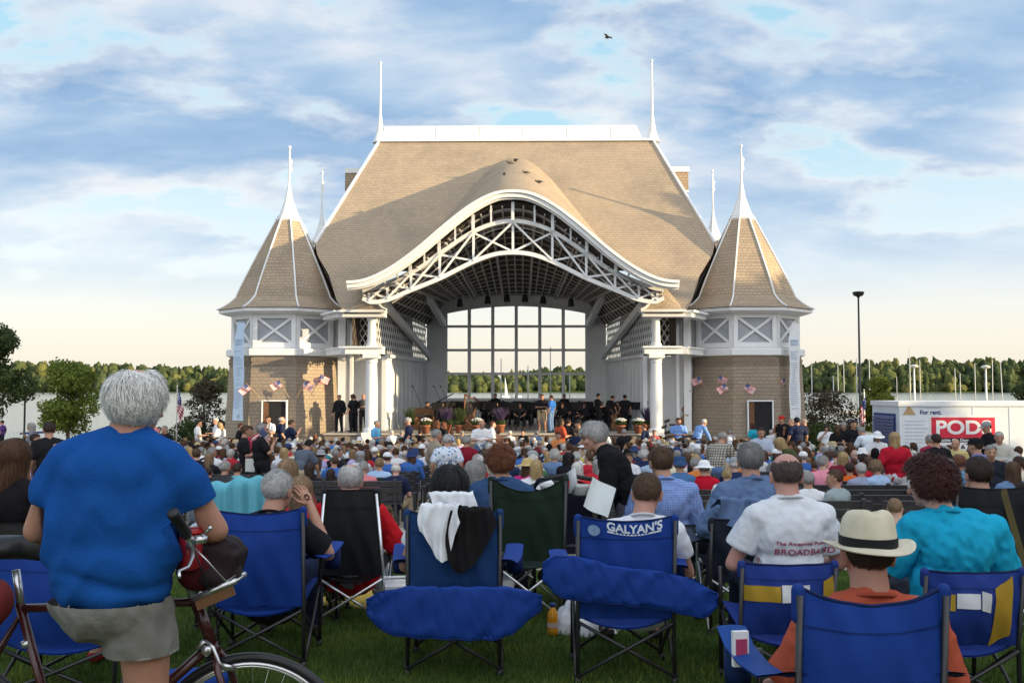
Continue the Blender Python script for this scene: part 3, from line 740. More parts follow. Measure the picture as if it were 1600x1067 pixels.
# towers
A0 = R(22.5)
def octr(r): return [(r * math.cos(A0 + R(45) * j), r * math.sin(A0 + R(45) * j)) for j in range(8)]
def tower(cx, cy, front=True, rtop=None, door=True):
    TZ = zof(345, 46.1) if front else 10.3
    mb = MB(); mb.lathe([(2.95, G(44) - .3), (2.93, -1.5), (2.78, 1.0), (2.66, 3.05)], (cx, cy, 0), 8, a0=A0, cap=False)
    tw = bpart('tower', mb, M['wallsh'], uv=True)
    mb = MB(); mb.lathe([(2.70, 3.052), (2.84, 3.10), (2.84, 3.36), (2.76, 3.42), (2.5, 3.44)], (cx, cy, 0), 8, a0=A0); bpart('belt_band', mb, M['white'], tw)
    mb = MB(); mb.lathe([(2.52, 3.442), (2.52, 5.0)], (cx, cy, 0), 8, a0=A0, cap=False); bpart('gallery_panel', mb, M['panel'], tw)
    fr = MB()
    for j in range(8):
        a = Vector(octr(2.56)[j]).to_3d(); b_ = Vector(octr(2.56)[(j + 1) % 8]).to_3d(); c = Vector((cx, cy, 0)); a += c; b_ += c
        d = (b_ - a).normalized(); L_ = (b_ - a).length
        nrm = Vector((d.y, -d.x, 0))
        if nrm.dot(a - c) < 0: nrm = -nrm
        for w0, w1 in ((0, .2), (L_ - .2, L_)): fr.obox(a + d * (w0 + w1) / 2 + Vector((0, 0, 4.22)), d * (w1 - w0) / 2, nrm * .06, Vector((0, 0, .775)))
        for z0, z1 in ((3.45, 3.68), (4.80, 4.995)): fr.obox(a + d * L_ / 2 + Vector((0, 0, (z0 + z1) / 2)), d * (L_ / 2 - .203), nrm * .055, Vector((0, 0, (z1 - z0) / 2)))
        A_ = a + d * .22 + nrm * -.0; B_ = a + d * (L_ - .22)
        fr.bar(A_ + Vector((0, 0, 3.68)), B_ + Vector((0, 0, 4.80)), .11, .07, nrm); fr.bar(A_ + Vector((0, 0, 4.80)) + nrm * .012, B_ + Vector((0, 0, 3.68)) + nrm * .012, .11, .07, nrm)
    bpart('cross_brace', fr, M['white'], tw)
    mb = MB(); mb.lathe([(2.6, 4.98), (2.75, 5.0), (3.0, 5.03), (3.12, 5.08), (3.20, 5.10), (3.20, 5.24), (3.10, 5.26)], (cx, cy, 0), 8, a0=A0); bpart('cornice', mb, M['white'], tw)
    prof = [(3.28, 5.262), (3.02, 5.38), (2.72, 5.58), (2.43, 5.85), (2.24, 6.3), (1.99, 6.85), (1.72, 7.4), (1.43, 8.0), (1.03, 8.8), (.58, TZ)]
    mb = MB(); mb.lathe(prof, (cx, cy, 0), 8, a0=A0, cap=False); bpart('tower_roof', mb, M['roof'], tw, uv=True)
    mb = MB()
    for j in range(8): mb.tube([(cx + (r + .02) * math.cos(A0 + R(45) * j), cy + (r + .02) * math.sin(A0 + R(45) * j), z + .02) for r, z in prof], .042, 5)
    bpart('hip_strip', mb, M['white'], tw)
    mb = MB(); mb.lathe([(.60, TZ - .04), (.64, TZ + .02), (.64, TZ + .08), (.56, TZ + .14), (.57, TZ + .20), (.48, TZ + .26), (.34, TZ + .65), (.2, TZ + 1.05), (.1, TZ + 1.55), (.06, TZ + 1.9)], (cx, cy, 0), 8, a0=A0)
    top = zof(225, 46.1) if front else zof(265, 57)
    mb.lathe([(.055, TZ + 1.85), (.04, top - .3), (.03, top - .25)], (cx, cy, 0), 8); mb.ell((cx, cy, top - .15), (.08, .08, .1), nu=8, nv=6)
    bpart('tower_spire', mb, M['white'], tw)
    # small ornamental vane on the pole
    mb = MB(); mb.add([(cx, cy, top - 1.5), (cx + .16, cy, top - 1.25), (cx + .10, cy, top - 1.0), (cx + .18, cy, top - .8), (cx, cy, top - .6)], [(0, 1, 2, 3, 4)]); bpart('vane', mb, M['white'], tw)
    if door:
        # doorway in the front face
        dx0 = cx - .38 if cx < 0 else cx - .42
        y = cy - 2.62; zb = G(43) + .05; zt = zof(627, 43.5)
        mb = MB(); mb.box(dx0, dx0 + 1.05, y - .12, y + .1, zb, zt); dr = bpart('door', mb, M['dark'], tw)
        mb = MB(); mb.box(dx0 - .06, dx0, y - .2, y - .05, zb, zt + .06); mb.box(dx0 + 1.05, dx0 + 1.11, y - .2, y - .05, zb, zt + .06); mb.box(dx0, dx0 + 1.05, y - .2, y - .05, zt, zt + .06)
        bpart('door_frame', mb, M['greywall'], tw)
        mb = MB(); mb.box(dx0 + .03, dx0 + .25, y - .16, y - .13, zb, zt - .02); bpart('door_leaf', mb, M['wood'], tw)
        # decorative course of sawtooth shingles under the belt
    mb = MB()
    for j in range(8):
        a = Vector(octr(2.70)[j]).to_3d() + Vector((cx, cy, 0)); b_ = Vector(octr(2.70)[(j + 1) % 8]).to_3d() + Vector((cx, cy, 0)); nrm = ((a + b_) / 2 - Vector((cx, cy, 0))).normalized()
        for i in range(15):
            for rr in range(2):
                p = a.lerp(b_, (i + .5 + .5 * rr) / 15.6) + Vector((0, 0, 2.86 - .14 * rr)) + nrm * .01; d = (b_ - a).normalized()
                mb.add([p - d * .055 + Vector((0, 0, .09)), p + d * .055 + Vector((0, 0, .09)), p + d * .02 + Vector((0, 0, -.05)) + nrm * .035, p - d * .05 + Vector((0, 0, -.03)) + nrm * .035], [(0, 1, 2, 3)])
    bpart('sawtooth_course', mb, M['wallsh'], tw)
    return tw
tower(-10.96, 46.1); tower(10.96, 46.1)
tower(-11.7, 57, False, door=False); tower(11.7, 57, False, door=False)
# side walls of the hall behind the towers
for s in (-1, 1):
    mb = MB(); x0, x1 = sorted((s * 9.6, s * 9.9)); mb.box(x0, x1, 46, 60, G(50) - .3, 5.0); bpart('outer_wall', mb, M['white'])
# ---------------------------------------------------------------- flags, banners, lamp posts, trees, container
def flag_mesh(w, h, waves=.03, seed=0, nx=26):
    """stars and stripes as a waving cloth; hangs from the left edge at x=0, top at z=0"""
    mb = MB(); rg = random.Random(seed); ph = rg.random() * 6
    def p(u, v): return Vector((u * w * (1 - .06 * v), waves * math.sin(u * 9 + v * 2 + ph) * (.3 + u) + .4 * waves * math.sin(v * 7 + u * 4), -v * h - .05 * h * u * u))
    for i in range(13):
        for j in range(nx):
            u0, u1, v0, v1 = j / nx, (j + 1) / nx, i / 13, (i + 1) / 13
            canton = i < 7 and u1 <= .40 + 1e-6
            mb.quad(p(u0, v0), p(u1, v0), p(u1, v1), p(u0, v1), 2 if canton else (0 if i % 2 == 0 else 1))
    for r in range(5):
        for c in range(6):
            u = .035 + c * .062; v = .05 + r * .105
            q = p(u, v); s = w * .014
            for yy in (-.003, .003):
                mb.add([q + Vector((-s, yy, 0)), q + Vector((0, yy, s)), q + Vector((s, yy, 0)), q + Vector((0, yy, -s))], [(0, 1, 2, 3)], 1)
    return mb.mesh('flag_cloth', [M['red'], M['fwhite'], M['fblue']], True)
FL = flag_mesh(.48, .33, .035, 1)
def small_flag(x, y, z, lean, label, az=0.0):
    t = thing('small_flag', label, 'flag', (x, y, z), az, 'small flags fixed to the tower walls')
    L_ = .95; d = Vector((math.sin(lean), -.25, math.cos(lean))).normalized()
    MB().tube([(0, 0, 0), d * L_], .012, 6).build('pole', M['pale_wood'], t)
    c = link('flag_cloth', FL, t, loc=d * (L_ - .03)); c.rotation_euler = (R(8), lean * .9 + (0 if lean > 0 else 0), 0)
    if lean < 0: c.scale = (-1, 1, 1)
yf = 46.1 - 2.78
small_flag(*P(408, 622, 43.1), -.75, 'small flag slanting left of the left tower doorway')
small_flag(*P(452, 622, 43.1), -.45, 'small flag slanting left above the left doorway corner')
small_flag(*P(463, 622, 43.2), .5, 'small flag leaning right at the corner of the left tower')
small_flag(*P(488, 614, 43.6), .35, 'small flag high on the sunlit side of the left tower', R(40))
small_flag(*P(508, 616, 44.1), -.35, 'small flag nearest the column on the sunlit side of left tower', R(40))
small_flag(*P(1106, 617, 43.9), -.3, 'small flag nearest the column on the right tower', R(-40))
small_flag(*P(1118, 615, 43.6), .35, 'small flag just left of the right tower corner', R(-40))
small_flag(*P(1148, 625, 43.1), -.55, 'small flag of the crossed pair, leaning left')
small_flag(*P(1149, 625, 43.08), .55, 'small flag of the crossed pair, leaning right')
small_flag(*P(1228, 620, 43.9), -.3, 'small flag beside the banner on the right tower', R(30))
def banner(px0, px1, py0, py1, Y, az, label, tri, bc=None):
    a = P((px0 + px1) / 2, py0, Y); bt = P((px0 + px1) / 2, py1, Y); w = (px1 - px0) / 1500 * Y * 1.08; h = a.z - bt.z
    t = thing('hanging_banner', label, 'banner', (a.x, a.y, a.z), az)
    mb = MB(); rows = []
    for i in range(25):
        v = i / 24; s = .0 if v > .18 or not tri else (.18 - v) / .18 * .35
        rows.append([(-w / 2 + w * (s + (1 - s) * u), .03 * math.sin(v * 11 + u * 2) - .02, -v * h) for u in (0, .25, .5, .75, 1)])
    mb.grid(rows, uv=False); mb.build('banner_cloth', bc or M['bannercloth'], t, True)
    ln = MB(); rg = random.Random(px0)
    def sl(z): return .03 * math.sin((-z / h) * 11 + 1) - .02
    z = -h * .30
    while z > -h * .88:
        if rg.random() < .88:
            ww = w * rg.uniform(.45, .8); ln.box(-w * .4, -w * .4 + ww, sl(z) - .014, sl(z) - .010, z, z + .028)
        z -= .085
    for q in range(2): ln.box(-w * .35, w * .35, sl(-h * .2) - .022, sl(-h * .2) - .016, -h * (.20 + .035 * q), -h * (.20 + .035 * q) + .10)
    ln.ell((w * .05, sl(-h * .95) - .02, -h * .95), (.07, .012, .1))
    ln.build('printed_list', M['faint'], t)
    MB().tube([(-w / 2, 0, 0), (w / 2, 0, 0)], .02, 6).build('hanging_rod', M['silver'], t)
M['bannercloth'] = mat('banner_cloth', (0.50, 0.62, 0.78), 0.7, 0.06, 3)
banner(364, 385, 503, 657, 43.3, R(-32), 'long pale blue printed banner hanging down the left tower', True)
banner(1229, 1251, 503, 660, 43.3, R(32), 'long white printed banner hanging down the right tower', True, mat('white_banner', (.66, .69, .73), .7, .05))
def lamp(px, ytop, Y, label, kind, group=None):
    g = G(Y); top = P(px, ytop, Y); t = thing('lamp_post', label, 'lamp post', (top.x, Y, g), 0, group); h = top.z - g
    if kind == 'tall':
        MB().lathe([(.12, 0), (.12, .3), (.07, .35), (.045, h - .3)], n=12).build('pole', M['metal'], t, True)
        mb = MB(); mb.lathe([(.07, h - .3), (.10, h - .25), (.24, h - .2), (.30, h - .05), (.28, h), (.05, h + .03)], n=16); mb.build('lamp_head', M['black'], t)
    elif kind == 'lantern':
        MB().lathe([(.12, 0), (.12, .4), (.06, .5), (.05, h - .6), (.09, h - .55)], n=12).build('pole', M['metal'], t, True)
        MB().lathe([(.09, h - .54), (.15, h - .2), (.16, h - .18)], n=8).build('lantern_glass', M['petalglass'], t)
        MB().lathe([(.22, h - .18), (.1, h - .05), (.02, h + .05)], n=8).build('lamp_cap', M['black'], t)
    else:
        MB().lathe([(.10, 0), (.06, h - .25)], n=10).build('pole', M['white'], t, True)
        MB().lathe([(.06, h - .25), (.30, h - .18), (.34, h - .08), (.2, h), (.03, h + .03)], n=14).build('lamp_head', M['petalglass'], t)
M['petalglass'] = mat('pale_glass', (0.7, 0.68, 0.6), 0.3, 0.05)
lamp(1341, 456, 50, 'tall dark lamp post rising above the right shore bushes', 'tall')
lamp(40, 588, 58, 'black lantern lamp post on the left shore path', 'lantern')
lamp(1428, 570, 75, 'white lamp post with round head, left of the two by the moorings', 'white')
lamp(1540, 571, 72, 'white lamp post with round head, right of the two by the moorings', 'white')
M['mast'] = mat('pale_mast', (.55, .55, .53), .5)
# masts: white poles of moored boats
for k, (px, y0, y1, Y, lean) in enumerate([(1268, 570, 640, 66, 0), (1302, 587, 650, 66, 0), (1309, 570, 610, 150, 0), (1318, 556, 612, 150, 0), (1338, 560, 660, 64, 0), (1358, 560, 600, 90, 0), (1401, 588, 614, 250, 0), (1421, 546, 622, 72, 0), (1437, 562, 616, 120, 0), (1492, 575, 618, 110, 0), (1500, 583, 618, 110, 0), (1523, 568, 620, 95, 0), (1549, 562, 620, 100, .015), (1566, 562, 620, 98, -.03), (88, 583, 612, 200, 0), (77, 635, 690, 64, 0), (783, 560, 640, 62, 0), (825, 571, 640, 62, 0), (860, 542, 640, 60, 0), (890, 582, 640, 62, 0)]):
    a = P(px, y0, Y); zb = WZ; h = a.z - zb
    t = thing('sailboat', '%s sailboat mast %s' % (['slim white', 'tall pale', 'bare thin'][k % 3], ['at the right mooring, seen left of the lamp post', 'of the right mooring, short and near', 'behind the bushes near the tall lamp post', 'just left of the tall dark lamp post', 'rising right behind the tall lamp post', 'right of the tall dark lamp post', 'far out behind the small green tree', 'tallest above the white container', 'right of the tallest mast above the container', 'of the far close pair above the container, left one', 'of the far close pair above the container, right one', 'above the big red sign of the container', 'leaning slightly right near the right edge', 'leaning left nearest the right edge', 'far away beyond the left green tree', 'low behind the left shore tree', 'seen through the stage window, leftmost', 'seen through the middle of the stage window', 'seen through the stage window, tallest', 'seen through the stage window, rightmost'][k]), 'sailboat', (a.x, Y, zb), 0, 'moored sailboats')
    MB().tube([(0, 0, .3), (lean * h, 0, h)], [.035 + Y * .00022, .02 + Y * .00015], 8).build('mast', M['mast'], t, True)
    hb = MB(); L2 = 2.6
    hb.grid([[(x, math.copysign(1, c) * .75 * max(0, 1 - (abs(x) / L2) ** 2.2) ** .6 * abs(c), .45 + .1 * (x / L2) ** 2 if abs(c) > .9 else .45 * abs(c) ** 1.5 - .1) for x in np.linspace(-L2, L2, 15)] for c in (-1, -.8, -.4, 0.001, .4, .8, 1)], uv=False)
    hb.build('hull', M['white'], t, True); MB().bar((0, 0, 1.1), (-1.9, 0, 1.0), .09, .14).build('boom', M['fblue'] if k % 2 else M['white'], t)
# sailing boats far out with raised sails, seen through the stage window
for px, y0, Y, s in ((789, 591, 420, 1), (808, 598, 430, -1)):
    a = P(px, y0, Y); t = thing('sailing_boat', 'small boat under white sail %s the far water behind the stage' % ('upright on' if s > 0 else 'leaning on'), 'sailboat', (a.x, Y, WZ), 0)
    h = a.z - WZ + 1; mb = MB(); mb.add([(0, 0, .6), (s * 1.5, .1, .7), (0, 0, h), (.03, .05, .6)], [(0, 1, 2), (0, 2, 3), (1, 3, 2)]); mb.build('sail', M['white'], t)
    MB().tube([(-2.4, 0, .4), (-1.5, 0, .35), (1.5, 0, .35), (2.2, 0, .5)], [.05, .5, .5, .1], 8).build('hull', M['white'], t, True)
# shore trees and bushes
c = P(-12, 600, 54); tree('shore_tree', 'dark leafy tree at the left edge above the water', 'tree', (c.x, 54, G(54)), 7.0, 2.3, 5.6, 9500, .10, M['leafdark'], 3, .14)
c = P(108, 620, 52); tree('shore_tree', 'round yellow green tree by the left lantern post', 'tree', (c.x, 52, G(52)), 5.0, 1.9, 4.1, 10000, .085, M['leaf'], 4, .09)
c = P(322, 620, 54); tree('shore_bush', 'dark sparse bush beside the left tower', 'bush', (c.x, 54, G(54)), 4.0, 1.45, 3.9, 4200, .08, M['leafred'], 5, .06)
c = P(290, 660, 52); tree('shore_bush', 'low green bush behind the left flagpole', 'bush', (c.x, 52, G(52)), 1.5, 1.6, 1.7, 4500, .06, M['leafdark'], 6, .05)
c = P(1293, 640, 51); tree('shore_bush', 'dark twiggy bush right of the right tower', 'bush', (c.x, 51, G(51)), 3.3, 1.9, 3.3, 4800, .07, M['leafred'], 7, .05)
c = P(1285, 668, 48); tree('shore_bush', 'low dark green bush at the foot of the right tower', 'bush', (c.x, 48, G(48)), 1.5, 1.5, 1.6, 4500, .06, M['leafdark'], 17, .05)
c = P(1378, 620, 50); tree('shore_tree', 'small bright green tree behind the white container', 'tree', (c.x, 50, G(50)), 3.95, 1.35, 3.0, 6500, .08, M['leafyel'], 8, .07)
c = P(1612, 600, 50); tree('shore_tree', 'dark tree at the right edge above the container', 'tree', (c.x, 50, G(50)), 4.9, 1.5, 3.8, 5200, .08, M['leafdark'], 9, .08)
# tall trees outside the picture on the right: they keep the lawn and the lower bandshell in the evening shade
def big_trees():
    base = MB(); cl = []; rg = random.Random(2)
    for i in range(34):
        a = rg.random() * 6.28; zz = rg.random(); rr = math.sqrt(rg.random()) * .82 * (1 - .45 * zz)
        cl.append((Vector((rr * math.cos(a), rr * math.sin(a), .16 + .74 * zz)), (.30, .30, .13)))
    leaf_cloud(base, cl, 9000, .032, 2, .8); me = base.mesh('crown', M['leafdark'])
    tm = MB().tube([(0, 0, -.02), (.01, 0, .3), (0, .02, .8)], [.035, .028, .01], 8).mesh('trunk', M['bark'])
    k = 0
    for x, y, h, r in ((41, 39, 19.5, 7.6), (46, 31.3, 14.5, 4.2), (40, 17.5, 15.5, 6.8), (45, 12, 17, 7), (40, 2, 16, 8), (38, -10, 17, 8.5), (34, -22, 17, 9), (26, -33, 16, 9), (60, -8, 19, 9), (57, 4, 19, 7), (14, -34, 17, 9), (2, -36, 17, 9), (52, 50, 21, 8)):
        t = thing('park_tree', 'tall dark park tree outside the picture, number %s from the lake' % ['three', 'four', 'six', 'seven', 'nine', 'ten', 'eleven', 'twelve', 'nine and a half', 'eight', 'thirteen', 'fourteen', 'two'][k], 'tree', (x, y, G(y)), k * 1.3, 'tall park trees'); k += 1
        c_ = link('crown', me, t); c_.scale = (r, r, h); d_ = link('trunk', tm, t); d_.scale = (r * 2, r * 2, h)
big_trees()
# left: concrete ledge by the water
mb = MB(); a = P(-60, 668, 58); mb.box(-42, -23.5, 57.6, 58.6, G(58) - .4, G(58) + .28); mb.box(-42, -23.7, 57.3, 57.6, G(58) - .3, G(58) + .1)
tag(mb.build('shore_ledge', M['concrete']), 'low pale concrete ledge along the left shore', 'ledge')
# big flags on poles
def pole_flag(px, ytop, ybase, Y, label, fw, side):
    g = G(Y); a = P(px, ytop, Y); t = thing('flagpole', label, 'flag', (a.x, Y, g), R(10 * side)); h = a.z - g
    mb = MB(); mb.lathe([(.16, 0), (.14, .05), (.025, .08), (.02, h)], n=10); mb.ell((0, 0, h), (.03, .03, .06), nu=8, nv=6); mb.build('pole', M['silver'], t)
    # the flag hangs limp in folds
    cloth = MB(); nxx = 22; L_ = 1.35
    def p(u, v):
        return Vector((.03 + .22 * side * (u + .15 * math.sin(u * 22)) * (1 - .35 * v) + .03 * math.sin(v * 6), .10 * math.sin(u * 17 + v * 1.5), h - .1 - v * .75 - u * .85 * (1 - .15 * v)))
    for i in range(13):
        for j in range(nxx):
            u0, u1, v0, v1 = j / nxx, (j + 1) / nxx, i / 13, (i + 1) / 13
            cloth.quad(p(u0, v0), p(u1, v0), p(u1, v1), p(u0, v1), 2 if i < 7 and u1 < .42 else i % 2)
            if i < 7 and u1 < .42 and i % 2 == 0 and j % 2 == 0:
                q = p(u0 + .02, v0 + .03)
                for yy in (-.004, .004): cloth.add([q + Vector((-.018, yy, 0)), q + Vector((0, yy, .018)), q + Vector((.018, yy, 0)), q + Vector((0, yy, -.018))], [(0, 1, 2, 3)], 1)
    cloth.build('flag_cloth', [M['red'], M['fwhite'], M['fblue']], t, True)
pole_flag(277, 604, 690, 38, 'large flag hanging limp on a pole left of the stage', 1.3, 1)
pole_flag(1350, 610, 690, 36, 'large flag hanging limp on a pole near the white container', 1.3, -1)
# text helper
def text_mb(txt, size, font_shear=0.0, ext=.003, spacing=1.0, bold=0.0):
    cu = bpy.data.curves.new('txt', 'FONT'); cu.body = txt; cu.size = size; cu.align_x = 'CENTER'; cu.extrude = ext; cu.shear = font_shear; cu.space_character = spacing; cu.offset = bold
    o = bpy.data.objects.new('txt', cu); TMP.collection.objects.link(o); TMP.view_layers[0].update()
    me = bpy.data.meshes.new_from_object(o.evaluated_get(TMP.view_layers[0].depsgraph)); TMP.collection.objects.unlink(o); bpy.data.objects.remove(o)
    mb = MB(); mb.v = [tuple(v.co) for v in me.vertices]
    for p in me.polygons: mb.face(tuple(p.vertices))
    bpy.data.meshes.remove(me); return mb
TMP = bpy.data.scenes.new('scratch')
def upright(mb, loc, mi=0, stretch=1.0, lift=None):
    """text lies in XY; stand it up facing -Y"""
    out = MB()
    for (x, y, z) in mb.v: out.v.append((loc[0] + x * stretch, loc[1] - z, loc[2] + y))
    for f in mb.f: out.face(f, mi)
    return out
def container():
    Y = 32.0; a = P(1405, 627, Y); x0 = a.x; x1 = x0 + 9.4; zt = a.z; zb = G(32) + .12; Y1 = 34.4
    t = thing('storage_container', 'large white portable storage container with red sign at the right edge', 'container', (x0, Y, zb))
    m1 = mat('container_white', (0.66, 0.70, 0.74), 0.45, 0.06, 1.5, 0.08, 12); H = zt - zb; W_ = x1 - x0; D = Y1 - Y
    MB().box(0, W_, 0, D, 0, H - .16).build('body', m1, t)
    MB().box(-.05, W_ + .05, -.05, D + .05, H - .158, H).build('roof_edge', M['white'], t)
    mb = MB()
    for k in range(1, 9): mb.box(k * 1.22 - .012, k * 1.22 + .012, -.012, 0, .05, H - .2)
    mb.box(0, W_, -.03, 0, 0, .12); mb.box(-.03, 0, 0, D, 0, .12); mb.build('panel_seams', M['greywall'], t)
    mb = MB(); mb.box(-.05, -.01, .3, D - .25, .75, H - .42)
    lv = MB()
    for k in range(11): z = .8 + k * (H - 1.3) / 11; lv.add([(-.10, .3, z), (-.10, D - .25, z), (-.05, D - .25, z + .12), (-.05, .3, z + .12)], [(0, 1, 2, 3)])
    lo = mb.build('louvre_panel', M['fblue'], t); lv.build('louvre_slats', mat('louvre_blue', (0.09, 0.11, 0.22), 0.5), lo)
    px2x = lambda q: (q - 1405) / 1500 * Y; py2z = lambda q: P(1500, q, Y).z - zb
    sx0, sx1, sz0, sz1 = px2x(1454), px2x(1553), py2z(684), py2z(652); mid = (sx0 + sx1) / 2
    MB().box(sx0 - .06, sx1 + .06, -.014, -.006, sz0 - .75, sz1 + .06).build('sign_board', M['fwhite'], t)
    sg = MB().box(sx0, sx1, -.03, -.015, sz0, sz1).build('red_sign', mat('sign_red', (0.58, 0.03, 0.06), 0.5), t)
    s = (sx1 - sx0)
    tx = text_mb('PODS', .62, bold=.018); wid = max(v[0] for v in tx.v) * 2; k = s * .88 / wid
    upright(tx, (mid, -.032, sz0 + .14), stretch=k).build('lettering', M['white'], sg)
    b2 = MB().box(sx0, sx1, -.03, -.015, sz0 - .14, sz0 - .003).build('black_strip', M['black'], t)
    tx = text_mb('Portable On Demand Storage', .13, bold=.002); wid = max(v[0] for v in tx.v) * 2; upright(tx, (mid, -.032, sz0 - .115), stretch=s * .94 / wid).build('lettering', M['white'], b2)
    for tt, sz, zz, wf in (('Moving & Storage', .17, sz0 - .36, .86), ('1 888 776-PODS', .27, sz0 - .66, .92)):
        tx = text_mb(tt, sz, bold=.004); wid = max(v[0] for v in tx.v) * 2; upright(tx, (mid, -.018, zz), stretch=s * wf / wid).build('lettering', M['black'], t)
    # sponsor panel: small sail emblem and pale print
    ex = px2x(1420); ez = py2z(648)
    mb = MB(); mb.add([(ex - .22, -.012, ez), (ex + .22, -.012, ez), (ex, -.012, ez + .32)], [(0, 1, 2)]); mb.build('emblem', M['pale_wood'], t)
    for tt, zz, sz in (('Don Storage', ez + .22, .13), ('For rent.', ez + .05, .17)): pass
    mb = MB(); rg = random.Random(4)
    for k in range(9): z = ez - .22 - k * .12; mb.box(ex - .15, ex - .15 + rg.uniform(.6, 1.0), -.012, -.008, z, z + .035)
    mb.box(ex + .35, ex + 1.05, -.012, -.008, ez + .22, ez + .27)
    mb.build('faint_print', mat('pale_print', (0.50, 0.56, 0.66), 0.6), t)
    upright(text_mb('For rent.', .20, bold=.004), (ex + .72, -.01, ez + .02)).build('lettering', M['fblue'], t)
container()
# bird in the sky and birds on the eyebrow ridge
def bird(loc, s, label, flying):
    t = thing('bird', label, 'bird', loc, rnd.random() * 3)
    mb = MB(); mb.ell((0, 0, .08), (.07, .19, .075), nu=10, nv=7); mb.ell((0, .17, .15), (.04, .055, .045), nu=8, nv=6); mb.cap((0, .21, .15), .014, (0, .27, .14), .005, 6); mb.cap((0, -.15, .07), .04, (0, -.32, .04), .02, 8, flat=.3)
    mb.build('body', mat('bird_grey', (0.10, 0.085, 0.07), 0.8), t, True)
    for q in (-1, 1):
        w = MB()
        if flying: w.add([(0, .08, .1), (q * .3, .12, .22), (q * .62, .0, .14), (q * .3, -.06, .2), (0, -.08, .1)], [(0, 1, 3, 4), (1, 2, 3)])
        else: w.add([(q * .06, .1, .12), (q * .085, 0, .1), (q * .05, -.26, .06), (q * .03, 0, .15)], [(0, 1, 2, 3)])
        w.build('wing', mat('wing', (0.16, 0.14, 0.12), 0.8), t)
    t.scale = (s, s, s)
bird(P(950, 61, 60), 1.0, 'lone bird gliding high in the cloudy sky', True)
def onroof(px, py):
    lo = None
    for Y in np.linspace(40, 52, 400):
        p = P(px, py, Y); x = p.x - .1; z = max(hf(x) + krise(x) * (Y - 40) if abs(x) < 6.9 else 0, mainz(Y))
        if p.z <= z + .02: return (p.x, p.y, z)
    return tuple(P(px, py, 50))
bird(onroof(806, 252), 1.0, 'dark bird perched at the very peak of the eyebrow roof', False)
bird(onroof(797, 256), .9, 'dark bird perched just left of the roof peak', False)
bird(onroof(788, 273), .8, 'bird sitting on the left slope below the roof peak', False)
bird(onroof(822, 271), .8, 'bird sitting on the right slope below the roof peak', False)
bird(onroof(842, 286), .9, 'dark bird lowest of those on the eyebrow roof', False)

# ---------------------------------------------------------------- benches
def bench_mesh(w):
    seat = MB(); back = MB(); fr = MB()
    for k in range(4): seat.box(-w / 2, w / 2, -.20 + k * .115, -.10 + k * .115, .425, .455)
    for k in range(3): seat_y = -.235 - k * .035; z = .55 + k * .125; back.obox((0, seat_y, z), (w / 2, 0, 0), (0, .014, .004), (0, -.014, .05))
    for x in (-w / 2 + .12, 0, w / 2 - .12):
        fr.bar((x, -.16, .0), (x, -.22, .44), .05, .06); fr.bar((x, .20, 0), (x, .20, .42), .05, .06); fr.bar((x, -.22, .40), (x, .26, .40), .05, .05); fr.bar((x, -.215, .44), (x, -.34, .88), .05, .045)
    fr.bar((-w / 2 + .1, .1, .40), (w / 2 - .1, .1, .40), .04, .04)
    return seat.mesh('seat', M['bench']), back.mesh('backrest', M['bench']), fr.mesh('frame', M['bench'])
ORD = ['first', 'second', 'third', 'fourth', 'fifth', 'sixth', 'seventh', 'eighth', 'ninth', 'tenth', 'eleventh', 'twelfth', 'thirteenth', 'fourteenth', 'fifteenth', 'sixteenth', 'seventeenth', 'eighteenth', 'nineteenth', 'twentieth', 'twenty-first', 'twenty-second', 'twenty-third', 'twenty-fourth', 'twenty-fifth', 'twenty-sixth', 'twenty-seventh', 'twenty-eighth', 'twenty-ninth', 'thirtieth']
AISLE = -1.45
BW = 2.75
bm = bench_mesh(BW)
ROWS = [12.9 + 1.12 * i for i in range(26)]
def in_view(x, y): return abs(x) < .545 * y + .8
seats = []
for ri, y in enumerate(ROWS):
    for side in (-1, 1):
        for k in range(6):
            x = AISLE + side * (.5 + BW / 2 + k * (BW + .14))
            if side > 0 and k > 4 and y > 26: continue
            if y > 29 and x > 11.6: continue
            if x < -14.5: continue
            if not (abs(x) - BW / 2 < .545 * y): continue
            if side < 0 and y < 17: continue
            t = thing('bench', 'dark wooden slat bench, %s row from the lawn, %s %s of the aisle' % (ORD[ri], ORD[k], 'left' if side < 0 else 'right'), 'bench', (x, y, G(y)), 0, 'rows of wooden benches')
            for q, nme in zip(bm, ('seat', 'backrest', 'frame')): link(nme, q, t)
            for j in range(5): seats.append((x + (j - 2) * .535 * side, y, ri, side, k * 5 + j))
# ---------------------------------------------------------------- people
def fuse(mb, voxel, smooth=3):
    """overlapping closed shapes -> one continuous skin"""
    me = mb.mesh('fuse'); o = bpy.data.objects.new('fuse', me); TMP.collection.objects.link(o)
    m = o.modifiers.new('r', 'REMESH'); m.mode = 'VOXEL'; m.voxel_size = voxel; m.adaptivity = 0.0
    if smooth: s_ = o.modifiers.new('s', 'SMOOTH'); s_.factor = .5; s_.iterations = smooth
    vl = TMP.view_layers[0]; vl.update(); ev = o.evaluated_get(vl.depsgraph); e = ev.to_mesh()
    out = MB(); n = len(e.vertices); a = np.empty(n * 3, np.float32); e.vertices.foreach_get('co', a)
    out.v = [tuple(p) for p in a.reshape(-1, 3).tolist()]
    for p in e.polygons: out.face(tuple(p.vertices))
    ev.to_mesh_clear(); TMP.collection.objects.unlink(o); bpy.data.objects.remove(o); bpy.data.meshes.remove(me)
    return out
